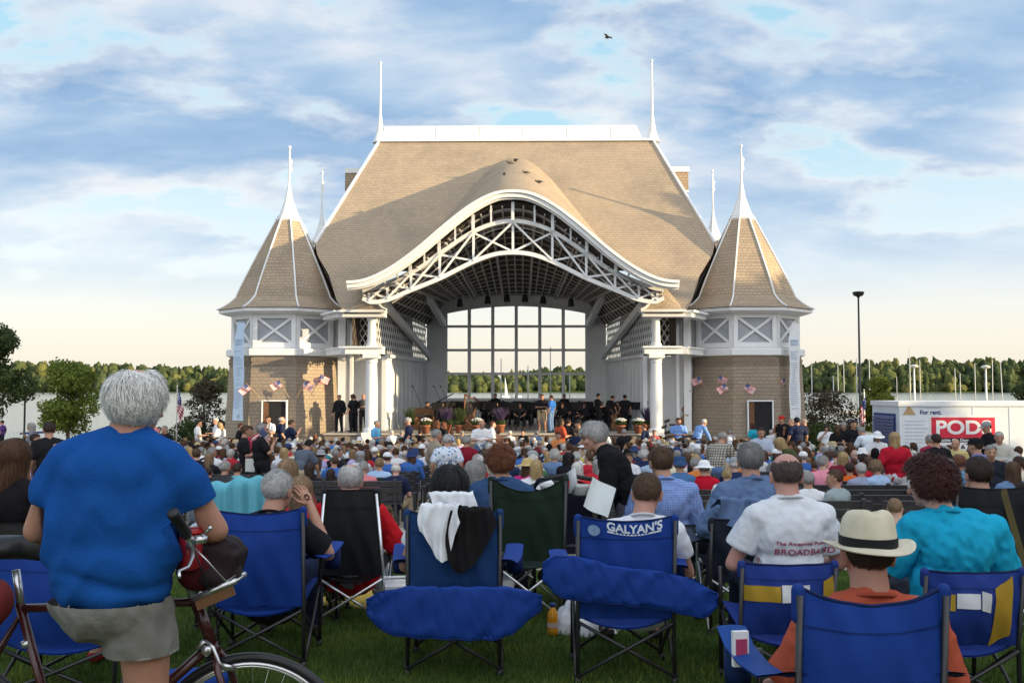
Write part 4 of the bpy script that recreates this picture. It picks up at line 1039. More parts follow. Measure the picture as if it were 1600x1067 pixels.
def vnormals(mb):
    V = np.array(mb.v); Nn = np.zeros_like(V)
    F4 = np.array([f if len(f) == 4 else (f[0], f[1], f[2], f[2]) for f in mb.f if len(f) in (3, 4)])
    nr = np.cross(V[F4[:, 2]] - V[F4[:, 0]], V[F4[:, 3]] - V[F4[:, 1]] + (V[F4[:, 2]] == V[F4[:, 3]]).all(1)[:, None] * 0)
    for k in range(4): np.add.at(Nn, F4[:, k], nr)
    L_ = np.linalg.norm(Nn, axis=1); L_[L_ == 0] = 1
    return Nn / L_[:, None]
def wrinkle(mb, amp, freq=(7, 7, 3), seed=0.0, amp2=None):
    """folds of cloth: ridged noise pushed along the normals"""
    if amp <= 0: return mb
    nn = vnormals(mb); out = []
    for p, n in zip(mb.v, nn):
        q = Vector((p[0] * freq[0] + seed, p[1] * freq[1] + seed * 1.7, p[2] * freq[2] + p[0] * 3.0))
        a = mnoise.noise(q); r = 1 - abs(a) * 3.2
        q2 = Vector((p[0] * 3.1 - seed, p[1] * 3, p[2] * 5 - p[0] * 4)); b_ = 1 - abs(mnoise.noise(q2)) * 3
        q3 = Vector((p[0] * 24 + p[2] * 9 + seed, p[1] * 20, p[2] * 11 - p[0] * 8)); d = amp * (max(-.6, r) * .6 + mnoise.noise(q * 2.3) * .5) + (amp2 or amp) * max(-.4, b_) * .8 + amp * .35 * (1 - abs(mnoise.noise(q3)) * 4)
        out.append((p[0] + n[0] * d, p[1] + n[1] * d, p[2] + n[2] * d))
    mb.v = out; return mb
SKIN = (0.44, 0.235, 0.16); TAN = (0.37, 0.18, 0.115); PALE = (0.54, 0.33, 0.25)
BASE = dict(pel=(0, 0, 0), belly=(0, -.015, .15), chest=(0, -.045, .33), neck0=(0, -.045, .495), head=(0, .0, .642),
            shR=(.182, -.05, .425), elR=(.255, .03, .175), wrR=(.20, .25, .13), shL=(-.182, -.05, .425), elL=(-.255, .03, .175), wrL=(-.20, .25, .13),
            hiR=(.095, .02, -.01), knR=(.13, .43, .05), anR=(.14, .47, -.36), hiL=(-.095, .02, -.01), knL=(-.13, .43, .05), anL=(-.14, .47, -.36))
STAND = dict(BASE, pel=(0, 0, 0), knR=(.11, .03, -.44), anR=(.12, -.01, -.85), knL=(-.11, .02, -.44), anL=(-.13, -.03, -.85), elR=(.26, -.07, .16), wrR=(.27, .07, -.06), elL=(-.26, -.07, .16), wrL=(-.27, .06, -.06))
HS = 1.08
def V3(p): return Vector(p)
def head_rot(yaw=0, pitch=0, roll=0): return (Matrix.Rotation(R(yaw), 3, 'Z') @ Matrix.Rotation(R(pitch), 3, 'X') @ Matrix.Rotation(R(roll), 3, 'Y'))
def head_prims(mb, H, Q, s=1.0, inf=0.0):
    s = s * HS
    e = lambda c, r: mb.ell(H + Q @ Vector(c) * s, tuple((q + inf) * s for q in r), Q)
    e((0, -.012, .03), (.074, .093, .083)); e((0, .022, -.035), (.058, .064, .075)); e((0, .052, -.092), (.027, .024, .022))
    e((0, .074, .022), (.050, .018, .012)); e((0, .078, -.066), (.026, .014, .013)); e((.034, .062, -.025), (.026, .022, .022)); e((-.034, .062, -.025), (.026, .022, .022))
    mb.cap(H + Q @ Vector((0, .084, .008)) * s, .009 * s, H + Q @ Vector((0, .106, -.032)) * s, .015 * s)
    for q in (-1, 1):
        e((q * .076, -.008, -.012), (.009, .022, .032)); e((q * .083, -.014, .004), (.008, .018, .018)); e((q * .080, -.004, -.034), (.008, .010, .010))
def eyes(mb, H, Q, s=1.0, mi=1):
    s = s * HS
    for q in (-1, 1): mb.ell(H + Q @ Vector((q * .031, .077, .002)) * s, (.013 * s, .009 * s, .007 * s), Q, 8, 6, mi)
    mb.ell(H + Q @ Vector((0, .090, -.067)) * s, (.019 * s, .006 * s, .004 * s), Q, 8, 6, 2)
    for q in (-1, 1): mb.ell(H + Q @ Vector((q * .032, .088, .022)) * s, (.018 * s, .006 * s, .0035 * s), Q, 8, 6, 1)
def hand_mb(mb, W, d, n, side=1, curl=.5, s=1.0):
    """palm, four fingers of different length with two bends, and a thumb from the side of the palm"""
    W = Vector(W); d = Vector(d).normalized(); n = Vector(n); n = (n - d * n.dot(d)).normalized(); sd_ = d.cross(n) * side
    Q = Matrix((sd_, d, n)).transposed()
    mb.ell(W + d * .045 * s, (.040 * s, .056 * s, .015 * s), Q, 12, 8)
    for i, (L_, o) in enumerate(((.066, -.030), (.076, -.010), (.070, .010), (.054, .029))):
        a = W + d * (.083 - .005 * abs(i - 1.2)) * s + sd_ * (-o) * s
        dd = (d * math.cos(curl * .5) + n * math.sin(curl * .5)); d2 = (d * math.cos(curl * 1.3) + n * math.sin(curl * 1.3)); d3 = (d * math.cos(curl * 2) + n * math.sin(curl * 2))
        b_ = a + dd * L_ * .42 * s; c = b_ + d2 * L_ * .33 * s; e = c + d3 * L_ * .25 * s
        mb.cap(a, .0092 * s, b_, .0085 * s, 8); mb.cap(b_, .0085 * s, c, .0078 * s, 8); mb.cap(c, .0078 * s, e, .0068 * s, 8)
    a = W + d * .022 * s + sd_ * .026 * s; b_ = a + (d * .7 + sd_ * .62 + n * .25) * .042 * s; c = b_ + (d * .93 + sd_ * .2 + n * .35) * .034 * s
    mb.cap(a, .014 * s, b_, .0105 * s, 8); mb.cap(b_, .0105 * s, c, .0085 * s, 8)
def prims(J, kind, b=1.0, sleeve=.5, hem=-.03, leg=1.0, inf=.0, s=1.0, female=False):
    """shapes of body / shirt / trousers from the joints; b = girth"""
    g = {k: V3(v) for k, v in J.items()}; mb = MB(); i = inf
    up = (g['chest'] - g['pel']).normalized(); yaw = Matrix.Identity(3)
    lr = (g['shR'] - g['shL']); lr = lr.normalized(); fw = up.cross(lr).normalized() * 1
    Q = Matrix((lr, -lr.cross(up).normalized() * -1, up)).transposed()
    def el(c, r): mb.ell(c, tuple((q + i) for q in r), Q, 16, 10)
    if kind in ('body', 'shirt'):
        if kind == 'body' or hem < .1: el(g['pel'] + up * (0 if kind == 'body' else .01), (.165 * b, .115 * b, .115 if kind == 'body' else .10 + max(0, -hem)))
        el(g['belly'], (.158 * b, .112 * b * (1.12 if b > 1.1 else 1), .15)); el(g['chest'], (.168 * b ** .7, .112 * b, .165))
        el(g['chest'] + up * .07 - Q.col[1] * .012, (.165 * b ** .5, .095 * b ** .6, .10))
        for q in ('R', 'L'):
            sh = g['sh' + q]; mb.cap(sh, .050 * b ** .4 + i, g['neck0'] - up * .015, .058 + i)
            mb.cap(sh, .055 * b ** .4 + i, g['chest'] + up * .02 + (sh - g['chest']) * .35, .09 * b ** .5 + i)
    if kind == 'body':
        Hh = g['head']; mb.cap(g['neck0'] - up * .02, .066 * b ** .5, Hh + (g['neck0'] - Hh) * .22, .057 * b ** .45)
        for q in ('R', 'L'):
            sh, el_, wr = g['sh' + q], g['el' + q], g['wr' + q]
            mb.cap(sh - up * .008, .048 * b ** .5, el_, .041 * b ** .4); mb.cap(el_, .041 * b ** .4, el_.lerp(wr, .3), .040 * b ** .4); mb.cap(el_.lerp(wr, .3), .040 * b ** .4, wr, .026)
            hi, kn, an = g['hi' + q], g['kn' + q], g['an' + q]
            mb.cap(hi, .088 * b ** .6, kn, .058 * b ** .3); mb.cap(kn, .056 * b ** .3, kn.lerp(an, .35), .056 * b ** .3); mb.cap(kn.lerp(an, .35), .054 * b ** .3, an, .034)
            ft = Vector((kn.x - hi.x, .9, 0)).normalized() if 'ft' + q not in g else g['ft' + q].normalized()
            mb.cap(an + Vector((0, 0, -.03)) - ft * .03, .034, an + ft * .15 + Vector((0, 0, -.052)), .026, flat=.8)
    if kind == 'shirt' and sleeve > 0:
        for q in ('R', 'L'):
            sh, el_, wr = g['sh' + q], g['el' + q], g['wr' + q]
            if sleeve <= 1:
                e = sh.lerp(el_, sleeve); mb.cap(sh - up * .01, .052 * b ** .5 + i, e, .055 * b ** .4 + i * 1.7)
            else:
                mb.cap(sh - up * .01, .053 * b ** .5 + i, el_, .046 * b ** .4 + i * 1.2); mb.cap(el_, .046 * b ** .4 + i * 1.2, el_.lerp(wr, min(1, sleeve - 1)), .036 + i)
    if kind == 'pants':
        el(g['pel'], (.168 * b, .12 * b, .12))
        for q in ('R', 'L'):
            hi, kn, an = g['hi' + q], g['kn' + q], g['an' + q]
            if leg <= 1: mb.cap(hi, .092 * b ** .6 + i, hi.lerp(kn, leg), .072 * b ** .3 + i * 1.6)
            else: mb.cap(hi, .092 * b ** .6 + i, kn, .062 * b ** .3 + i * 1.3); mb.cap(kn, .062 * b ** .3 + i * 1.3, kn.lerp(an, min(1, leg - 1)), .05 + i)
    if kind == 'skirt':
        el(g['pel'], (.168 * b, .12 * b, .12)); mid = (g['knR'] + g['knL']) / 2
        mb.cap(g['hiR'] + Vector((-.02, 0, 0)), .10 + i, g['knR'], .10 + i); mb.cap(g['hiL'] + Vector((.02, 0, 0)), .10 + i, g['knL'], .10 + i); mb.cap(g['pel'], .11, mid, .10)
    return mb
def cut_faces(mb, keep):
    V = np.array(mb.v); out = MB(); out.v = mb.v
    for f, m in zip(mb.f, mb.m):
        c = V[list(f)].mean(0)
        if keep(c): out.face(f, m)
    return out
def cutp(mb, e_, d_, rad, inside=None):
    """cut a cloth cleanly along a plane near e_"""
    V = np.array(mb.v); q = V - np.array(e_); sdist = q @ np.array(d_); near = (np.linalg.norm(q, axis=1) < rad); bad = near & (sdist > 0)
    if inside is not None: bad &= inside(V)
    out = MB(); out.v = mb.v
    for f, m in zip(mb.f, mb.m):
        if not all(bad[i] for i in f): out.face(f, m)
    V2 = V.copy(); V2[bad] -= sdist[bad][:, None] * np.array(d_); out.v = [tuple(p) for p in V2.tolist()]
    return out
# hair ------------------------------------------------------------
def hair_region(style):
    def r(d):   # d: unit direction in the head frame (x right, y face, z up)
        x, y, z = d
        if style in ('short', 'shortw', 'crew', 'layered'): ok = z > (.62 if y > .35 else (.62 * (y + .1) / .45 if y > -.1 else -.45 + .45 * max(0, 1 + (y + .1) * 4) if y > -.35 else -.52))
        elif style == 'bald': ok = (z < .42 + .12 * (y < -.7)) and y < .05 and z > -.50
        elif style == 'balding': ok = (z < .72 and y < .05 and z > -.5) or (z >= .72 and y < -.42)
        elif style in ('bob', 'long', 'pony', 'wavy', 'mid'): ok = z > .55 if y > .3 else (z > -.75 if y < -.05 else z > .55 - (.3 - y) * 3.4)
        elif style == 'curly': ok = z > .50 if y > .3 else (z > -.62 if y < -.05 else z > .50 - (.3 - y) * 3.1)
        elif style == 'white_fringe': ok = (y < .30 and z > -.60 and not (z < -.1 and y > .05)) and not (z > .66 and abs(x) < .50 and y > -.62)
        else: ok = True
        return ok
    return r
def hair_mb(H, Q, style, s=1.0, seed=0, n=1500, length=.06, width=.0026, lift=.05, cap=True, curl=0.0, bulk=1.0):
    s = s * HS; width = width / HS
    rg = np.random.default_rng(seed); reg = hair_region(style)
    C = np.array([0, -.012, .03]); Rr = np.array([.079, .098, .088]) * bulk
    mb = MB(); shade = []
    if cap:
        t = MB(); t.ell((0, 0, 0), (1, 1, 1), nu=44, nv=30); jn = lambda v: v + .10 * np.array([mnoise.noise(Vector(v * 6 + seed)), mnoise.noise(Vector(v * 6 + seed + 9)), mnoise.noise(Vector(v * 7 + seed + 17))]); keep = cut_faces(t, lambda c: reg(jn(c / np.linalg.norm(c))))
        used = sorted({i for f in keep.f for i in f}); mp_ = {v: k for k, v in enumerate(used)}
        for i in used:
            v = np.array(t.v[i]); nz = mnoise.noise(Vector(v * 5 + seed)); q = C + v * Rr * (.985 + .030 * nz + .03 * (style == 'curly'))
            mb.v.append(tuple(H + Q @ Vector(q) * s)); shade.append(.74 + .15 * nz)
        for f in keep.f: mb.face([mp_[i] for i in f])
    d = rg.normal(size=(int(n * 3.2), 3)); d /= np.linalg.norm(d, axis=1)[:, None]
    jd = rg.normal(size=d.shape) * .07; d = np.array([v for v, j_ in zip(d, jd) if reg(v + j_)][:n]); n = len(d)
    if n:
        K = 6; p = d.copy(); crown = np.array([0, -.30, .95]); crown /= np.linalg.norm(crown)
        pts = [p * 1.0]; nrm = [p / np.linalg.norm(p, axis=1)[:, None]]
        ln = length * (.65 + .6 * rg.random(n)); clp = rg.normal(size=(max(30, n // 40), 3)); clp /= np.linalg.norm(clp, axis=1)[:, None]; cid = np.argmax(d @ clp.T, axis=1); cj = rg.normal(size=(len(clp), 3)) * (.30 if length > .03 else .12); jit = cj[cid] + rg.normal(size=(n, 3)) * .16; csh = rg.uniform(.84, 1.14, len(clp))[cid]; lf_ = lift * (.15 + 1.1 * rg.random(n) ** 1.5) + .06 * (rg.random(n) < .06)
        ph = rg.random(n) * 6.28
        cur = p.copy()
        for k in range(1, K):
            nn = cur / np.linalg.norm(cur, axis=1)[:, None]
            comb = cur - crown; comb /= np.maximum(np.linalg.norm(comb, axis=1), .15)[:, None]
            if style in ('short', 'shortw', 'crew'):
                fr_ = (cur[:, 2] > .45)[:, None]; comb = np.where(fr_, comb * .5 + np.array([.35, .35, 0]), comb)
            g_ = np.array([0, 0, -1.0]); w = .45 if length < .08 else .9
            dr = comb * (1 - w * .5) + g_ * w + jit
            if curl: dr = dr + curl * np.stack([np.sin(ph + k * 2.1), np.cos(ph * 1.3 + k * 1.9), np.sin(ph * .7 + k * 2.6)], 1)
            below = nn[:, 2] < -.25
            tang = dr - nn * (dr * nn).sum(1)[:, None]
            dr = np.where(below[:, None] & (length > .08), g_ + jit * .25, tang); dr /= np.maximum(np.linalg.norm(dr, axis=1), 1e-3)[:, None]
            cur = cur + dr * (ln / .088 / (K - 1))[:, None]
            rad = np.linalg.norm(cur, axis=1); want = 1 + lf_ * (k / (K - 1)) ** .7
            if length > .08:
                low = cur[:, 2] < -.3; target = np.where(low, np.maximum(rad, want), want)
                # keep the hair column round below the skull
                hr = np.linalg.norm(cur[:, :2], axis=1); sc_ = np.where(low & (hr < .93), .95 / np.maximum(hr, .2), 1.0)
                cur = cur * np.where(low, 1, target / rad)[:, None]; cur[:, :2] *= np.where(low, sc_, 1)[:, None]
            else: cur = cur * (want / rad)[:, None]
            pts.append(cur.copy()); nrm.append(cur / np.linalg.norm(cur, axis=1)[:, None])
        Pp = np.stack(pts, 1) * Rr + C; Nn = np.stack(nrm, 1)
        T = np.gradient(Pp, axis=1); S_ = np.cross(T, Nn); S_ /= np.maximum(np.linalg.norm(S_, axis=2), 1e-6)[:, :, None]
        wv = width * (.7 + .6 * rg.random(n))[:, None] * np.array([1, 1, .95, .8, .55, .15])[None, :K]
        A = Pp + S_ * wv[:, :, None]; B = Pp - S_ * wv[:, :, None]
        Qn = np.array(Q); o = len(mb.v)
        al = np.stack([A, B], 2).reshape(-1, 3) * s @ Qn.T + np.array(H); mb.v += [tuple(q) for q in al.tolist()]
        sh = np.repeat((.84 + .3 * rg.random(n)) * csh, K * 2); shade += sh.tolist()
        for i in range(n):
            b0 = o + i * K * 2
            for k in range(K - 1): mb.face((b0 + 2 * k, b0 + 2 * k + 1, b0 + 2 * k + 3, b0 + 2 * k + 2))
    return mb, shade
HAIRDEF = dict(short=dict(length=.034, lift=.09), shortw=dict(length=.045, lift=.10), layered=dict(length=.075, lift=.22, curl=.15, bulk=1.04), crew=dict(length=.012, lift=.02), bald=dict(length=.02, lift=.02), balding=dict(length=.025, lift=.03),
               bob=dict(length=.20, lift=.16), long=dict(length=.34, lift=.10), mid=dict(length=.14, lift=.13), wavy=dict(length=.22, lift=.2, curl=.7), curly=dict(length=.05, lift=.28, curl=1.6, bulk=1.08), pony=dict(length=.10, lift=.04), white_fringe=dict(length=.075, lift=.20, curl=.25))
PALETTE = dict(white=(.62, .60, .57), grey=(.30, .29, .28), silver=(.44, .43, .42), brown=(.085, .045, .025), dkbrown=(.035, .02, .014), black=(.010, .009, .010), blond=(.42, .29, .14), red=(.17, .06, .028), sandy=(.25, .16, .09), auburn=(.06, .018, .014))
def hat_mb(H, Q, kind, s=1.0):
    s = s * HS
    mb = MB(); f = lambda p: tuple(H + Q @ Vector(p) * s)
    def ring(z, rx, ry, dy=0, dip=0): return [f((rx * math.sin(a), dy + ry * math.cos(a), z + dip * math.cos(2 * a))) for a in np.linspace(0, 2 * math.pi, 33)]
    if kind == 'cap':
        mb.grid([ring(z, r, r * 1.18, -.012) for z, r in ((.035, .088), (.07, .086), (.10, .072), (.122, .045), (.130, .004))], uv=False)
        o = [[f((x, .08 + dy * (1 - (x / .075) ** 2 * .6), .045 - .02 * dy / .09 - .12 * x * x * 8 * .3)) for x in np.linspace(-.07, .07, 9)] for dy in (0, .045, .09)]
        mb.grid(o, uv=False)
    elif kind == 'sunhat':
        mb.grid([ring(z, r, r * 1.12, -.01) for z, r in ((.02, .165), (.035, .13), (.045, .095), (.075, .09), (.11, .078), (.132, .05), (.138, .004))], uv=False)
    elif kind == 'bucket':
        mb.grid([ring(z, r, r * 1.12, -.01) for z, r in ((.0, .125), (.03, .105), (.05, .092), (.10, .085), (.128, .07), (.135, .004))], uv=False)
    return mb
def person(label, loc, rz=0, J=None, s=1.0, b=1.0, skin=SKIN, shirt=(.5, .5, .5), sleeve=.5, shirt_inf=.012, pants=(.03, .03, .045), leg=2.0, pinf=.012, hair=('short', 'grey'), yaw=0, pitch=0, roll=0,
           voxel=.012, hat=None, hatc=(.7, .7, .7), group=None, hands=(('R', .6), ('L', .6)), handdir=None, wr=.006, smat=None, nhair=1500, hn=None, hw=.0026, hem=-.05, shoes=(.04, .03, .03), face=True, seed=0, skirt=False, hairkw=None, name='person', jacket=None):
    J = {k: tuple(Vector(v) * s) for k, v in (J or BASE).items()}
    t = thing(name, label, 'person', loc, rz, group); H = Vector(J['head']); Q = head_rot(yaw, pitch, roll)
    bm_ = prims(J, 'body', b); head_prims(bm_, H, Q, s); bm_ = fuse(bm_, voxel, 2)
    if face: eyes(bm_, H, Q, s)
    for q, cu in hands:
        W_, E_ = Vector(J['wr' + q]), Vector(J['el' + q]); d = (W_ - E_).normalized(); nn = Vector((0, 0, -1)) + Vector((-.4 if q == 'R' else .4, 0, 0))
        if handdir and q in handdir: d = Vector(handdir[q][0]); nn = Vector(handdir[q][1])
        hand_mb(bm_, W_ - d * .004, d, nn, 1 if q == 'R' else -1, cu, s)
    bm_.build('body', [M['skin'], M['eye'], M['lip']], t, True, color=skin)
    if shirt:
        m_ = fuse(prims(J, 'shirt', b, sleeve, hem, inf=shirt_inf), voxel, 3); wrinkle(m_, wr, seed=seed + 1.3)
        if sleeve > 0:
            for q in 'RL':
                S0, E0, W0 = Vector(J['sh' + q]), Vector(J['el' + q]), Vector(J['wr' + q])
                if sleeve <= 1: e_ = S0.lerp(E0, sleeve); d_ = (E0 - S0).normalized()
                else: e_ = E0.lerp(W0, min(1, sleeve - 1)); d_ = (W0 - E0).normalized()
                m_ = cutp(m_, e_ + d_ * .012, d_, .14 * s)
        so_ = m_.build('shirt', smat or M['cloth'], t, True, color=shirt)
        n0 = Vector(J['neck0']); ax_ = (H - n0).normalized(); r0 = .068 * s * b ** .5 + shirt_inf * .4; xa_ = Vector((1, 0, 0)); ya_ = ax_.cross(xa_).normalized()
        MB().tube([n0 + ax_ * (.012 * s) + xa_ * (r0 * math.cos(a)) + ya_ * (r0 * math.sin(a)) for a in np.linspace(0, 2 * math.pi, 25)[:-1]], .0085 * s, 6, closed=True).build('collar', M['cloth'], so_, True, color=tuple(q * .82 for q in shirt))
    if pants:
        m_ = fuse(prims(J, 'skirt' if skirt else 'pants', b, leg=leg, inf=pinf), voxel * 1.2, 3); wrinkle(m_, wr * .7, seed=seed + 4.3)
        m_.build('skirt' if skirt else 'trousers', M['cloth'], t, True, color=pants)
    if shoes:
        for q in ('R', 'L'):
            sm = MB(); an = Vector(J['an' + q]); kn = Vector(J['kn' + q]); hi = Vector(J['hi' + q]); ft = Vector((kn.x - hi.x, .9 * s, 0)).normalized()
            sm.cap(an + Vector((0, 0, -.045)) - ft * .03, .042, an + ft * .15 + Vector((0, 0, -.055)), .036, flat=.85); sm.build('shoe', M['cloth'], t, True, color=shoes)
    if hair:
        kw = dict(HAIRDEF.get(hair[0], {})); kw.update(hairkw or {})
        hm, sh = hair_mb(H, Q, hair[0], s, seed=seed, n=hn or nhair, width=hw, **kw)
        c = PALETTE[hair[1]] if isinstance(hair[1], str) else hair[1]
        hm.build('hair', M['hair'], t, True, color=c, shade=sh)
    if hat: hat_mb(H, Q, hat, s).build('hat', M['cloth'], t, True, color=hatc)
    return t, J, H, Q

# ---- the crowd on the benches: a few seated figures, each copied with colours of its own
def proto_seated(k):
    yaw = [0, 8, -14, 38, -48, 0][k]; J = dict(BASE)
    if k in (1, 4): J.update(elR=(.24, .10, .20), wrR=(.12, .27, .28))
    if k == 2: J.update(elL=(-.25, .04, .18), wrL=(-.06, .24, .10))
    if k == 5: J.update(elL=(-.24, .1, .25), wrL=(-.11, .16, .50))
    H = Vector(J['head']); Q = head_rot(yaw, -3 if k != 5 else 10); bb = [1.0, 1.12, .95, 1.05, .92, 1.0][k]
    B_ = prims(J, 'body', bb); head_prims(B_, H, Q); B_ = fuse(B_, .018, 1); eyes(B_, H, Q)
    for q in 'RL':
        d = Vector(J['wr' + q]) - Vector(J['el' + q]); hand_mb(B_, J['wr' + q], d, (0, 0, -1), 1 if q == 'R' else -1, .7)
    S_ = fuse(prims(J, 'shirt', bb, .55 if k % 2 == 0 else 1.8, inf=.014), .02, 2); wrinkle(S_, .007, seed=k)
    T_ = fuse(prims(J, 'pants', bb, leg=2, inf=.012), .025, 1)
    return dict(body=B_.mesh('body', [M['skin'], M['eye'], M['lip']], True), shirt=S_.mesh('shirt', M['cloth'], True), trousers=T_.mesh('trousers', M['cloth'], True), H=H, Q=Q)
PROT = [proto_seated(k) for k in range(6)]
HCACHE = {}
def crowd_hair(k, style):
    if (k, style) not in HCACHE:
        kw = HAIRDEF[style]; n = 520
        hm, sh = hair_mb(PROT[k]['H'], PROT[k]['Q'], style, seed=k * 7 + len(style), n=n, width=.0055, **kw); HCACHE[(k, style)] = hm.mesh('hair', M['hair'], True, shade=sh)
    return HCACHE[(k, style)]
HATC = {}
def crowd_hat(k, kind):
    if (k, kind) not in HATC: HATC[(k, kind)] = hat_mb(PROT[k]['H'], PROT[k]['Q'], kind).mesh('hat', M['cloth'], True)
    return HATC[(k, kind)]
SHIRTS = [('white', (.66, .67, .70), 17), ('pale blue', (.36, .48, .62), 6), ('navy', (.02, .03, .08), 11), ('black', (.016, .016, .02), 11), ('blue', (.05, .14, .42), 7), ('pink', (.70, .26, .34), 5), ('red', (.46, .025, .04), 6), ('grey', (.24, .25, .27), 8), ('tan', (.38, .29, .18), 5), ('green', (.07, .16, .08), 4), ('lavender', (.42, .38, .62), 3), ('teal', (.03, .25, .30), 3), ('yellow', (.68, .52, .12), 2), ('orange', (.62, .20, .05), 2), ('cream', (.66, .60, .47), 6), ('maroon', (.16, .02, .03), 4), ('denim blue', (.12, .2, .34), 4)]
HSTY = [(('short', 'grey'), 'short grey', 9), (('short', 'white'), 'white', 8), (('short', 'brown'), 'short brown', 13), (('short', 'dkbrown'), 'short dark', 12), (('mid', 'grey'), 'grey bobbed', 6), (('bob', 'brown'), 'brown bobbed', 7), (('bob', 'blond'), 'blond bobbed', 3), (('long', 'blond'), 'long blond', 2), (('long', 'brown'), 'long brown', 5), (('curly', 'white'), 'curly white', 5), (('curly', 'brown'), 'curly brown', 5), (('bald', 'grey'), 'bald crown and grey', 6), (('bald', 'white'), 'bald crown and white', 4), (('balding', 'brown'), 'thinning brown', 3), (('bob', 'black'), 'black bobbed', 4), (('wavy', 'sandy'), 'wavy sandy', 3)]
def wpick(rg, L_):
    t_ = sum(x[-1] for x in L_); r = rg.random() * t_
    for x in L_:
        r -= x[-1]
        if r <= 0: return x
    return L_[-1]
crng = random.Random(21)
def crowd_seats():
    out = []
    for (x, y, ri, side, j) in seats:
        if not in_view(x, y): continue
        occ = [.05, .10, .22, .42, .60, .74][ri] if ri < 6 else .86
        if side > 0 and ri < 2 and x > 3: occ = .25
        if side < 0 and x > -5.3 and ri < 8: occ *= .55
        if crng.random() > occ: continue
        out.append((x, y, ri, side, j))
    return out
SPEC = [(1397, 17.4), (1397, 16.3), (1397, 15.2), (1397, 14.0), (1397, 12.9), (1100, 15.2), (1062, 15.2), (1136, 13.9), (1303, 12.95), (1262, 12.9), (568, 17.4), (593, 18.5), (619, 17.4), (517, 17.4), (484, 17.4), (353, 17.4), (371, 17.4), (327, 18.6), (825, 15.5), (902, 15.5), (1327, 17.3), (1347, 16.2), (1371, 16.2), (1448, 14.6), (1500, 15), (385, 20.6), (410, 20), (466, 19), (1118, 18), (1189, 22.5), (1246, 18.5), (1397, 18.6), (1462, 17.5), (1452, 20.5), (1493, 20), (1523, 14.6), (1548, 14.2), (1561, 19.5), (1541, 24.5), (77, 16.5)]
CS = [c for c in crowd_seats() if not any(abs(c[0] - (px - 800) / 1500 * Y) < .5 and abs(c[1] - Y) < .55 for px, Y in SPEC)]; CS.sort(key=lambda a: a[1])
NIND = 128
stuff = MB(); scol = []; SLOW = {}
def low_proto(k):
    if k in SLOW: return SLOW[k]
    J = BASE; H = Vector(J['head']); Q = head_rot([0, 20, -20, 50][k], 0)
    B_ = MB(); head_prims(B_, H, Q); B_.cap(J['neck0'], .055, J['head'], .05); B_ = fuse(B_, .035, 1)
    S_ = fuse(prims(J, 'shirt', 1.0 + .05 * k, .6 if k % 2 else 1.9, inf=.014), .04, 1)
    A_ = MB()
    for q in 'RL': A_.cap(J['el' + q], .04, J['wr' + q], .028, 6)
    t_ = MB()
    for q in 'RL': t_.cap(J['hi' + q], .09, J['kn' + q], .06, 6); t_.cap(J['kn' + q], .06, J['an' + q], .04, 6)
    hs = {}
    for st in ('short', 'bob', 'bald', 'curly', 'mid', 'long'):
        hm, sh = hair_mb(H, Q, st, seed=k, n=110, width=.011, **HAIRDEF[st]); hs[st] = (hm, sh)
    SLOW[k] = (B_, S_, A_, t_, hs); return SLOW[k]
def bake_low(x, y, z, rz, sc, k, hs, hc, sc_, sk, pc, hat, hatc):
    B_, S_, A_, t_, HS = low_proto(k); c, s_ = math.cos(rz), math.sin(rz)
    def put(mb, colr, shade=None):
        A = np.array(mb.v) * sc; X = A[:, 0] * c - A[:, 1] * s_ + x; Y = A[:, 0] * s_ + A[:, 1] * c + y; Z = A[:, 2] + z
        o = len(stuff.v); stuff.v += list(zip(X.tolist(), Y.tolist(), Z.tolist()))
        for f in mb.f: stuff.face([i + o for i in f])
        for i in range(len(A)):
            q = shade[i] if shade else 1; scol.append((colr[0] * q, colr[1] * q, colr[2] * q, 1))
    put(B_, sk); put(S_, sc_); put(A_, sk); put(t_, pc)
    st = hs if hs in HS else {'balding': 'bald', 'wavy': 'bob', 'pony': 'bob'}.get(hs, 'short'); put(HS[st][0], hc, HS[st][1])
    if hat:
        put(hat_mb(Vector(BASE['head']), head_rot([0, 20, -20, 50][k], 0), hat), hatc)
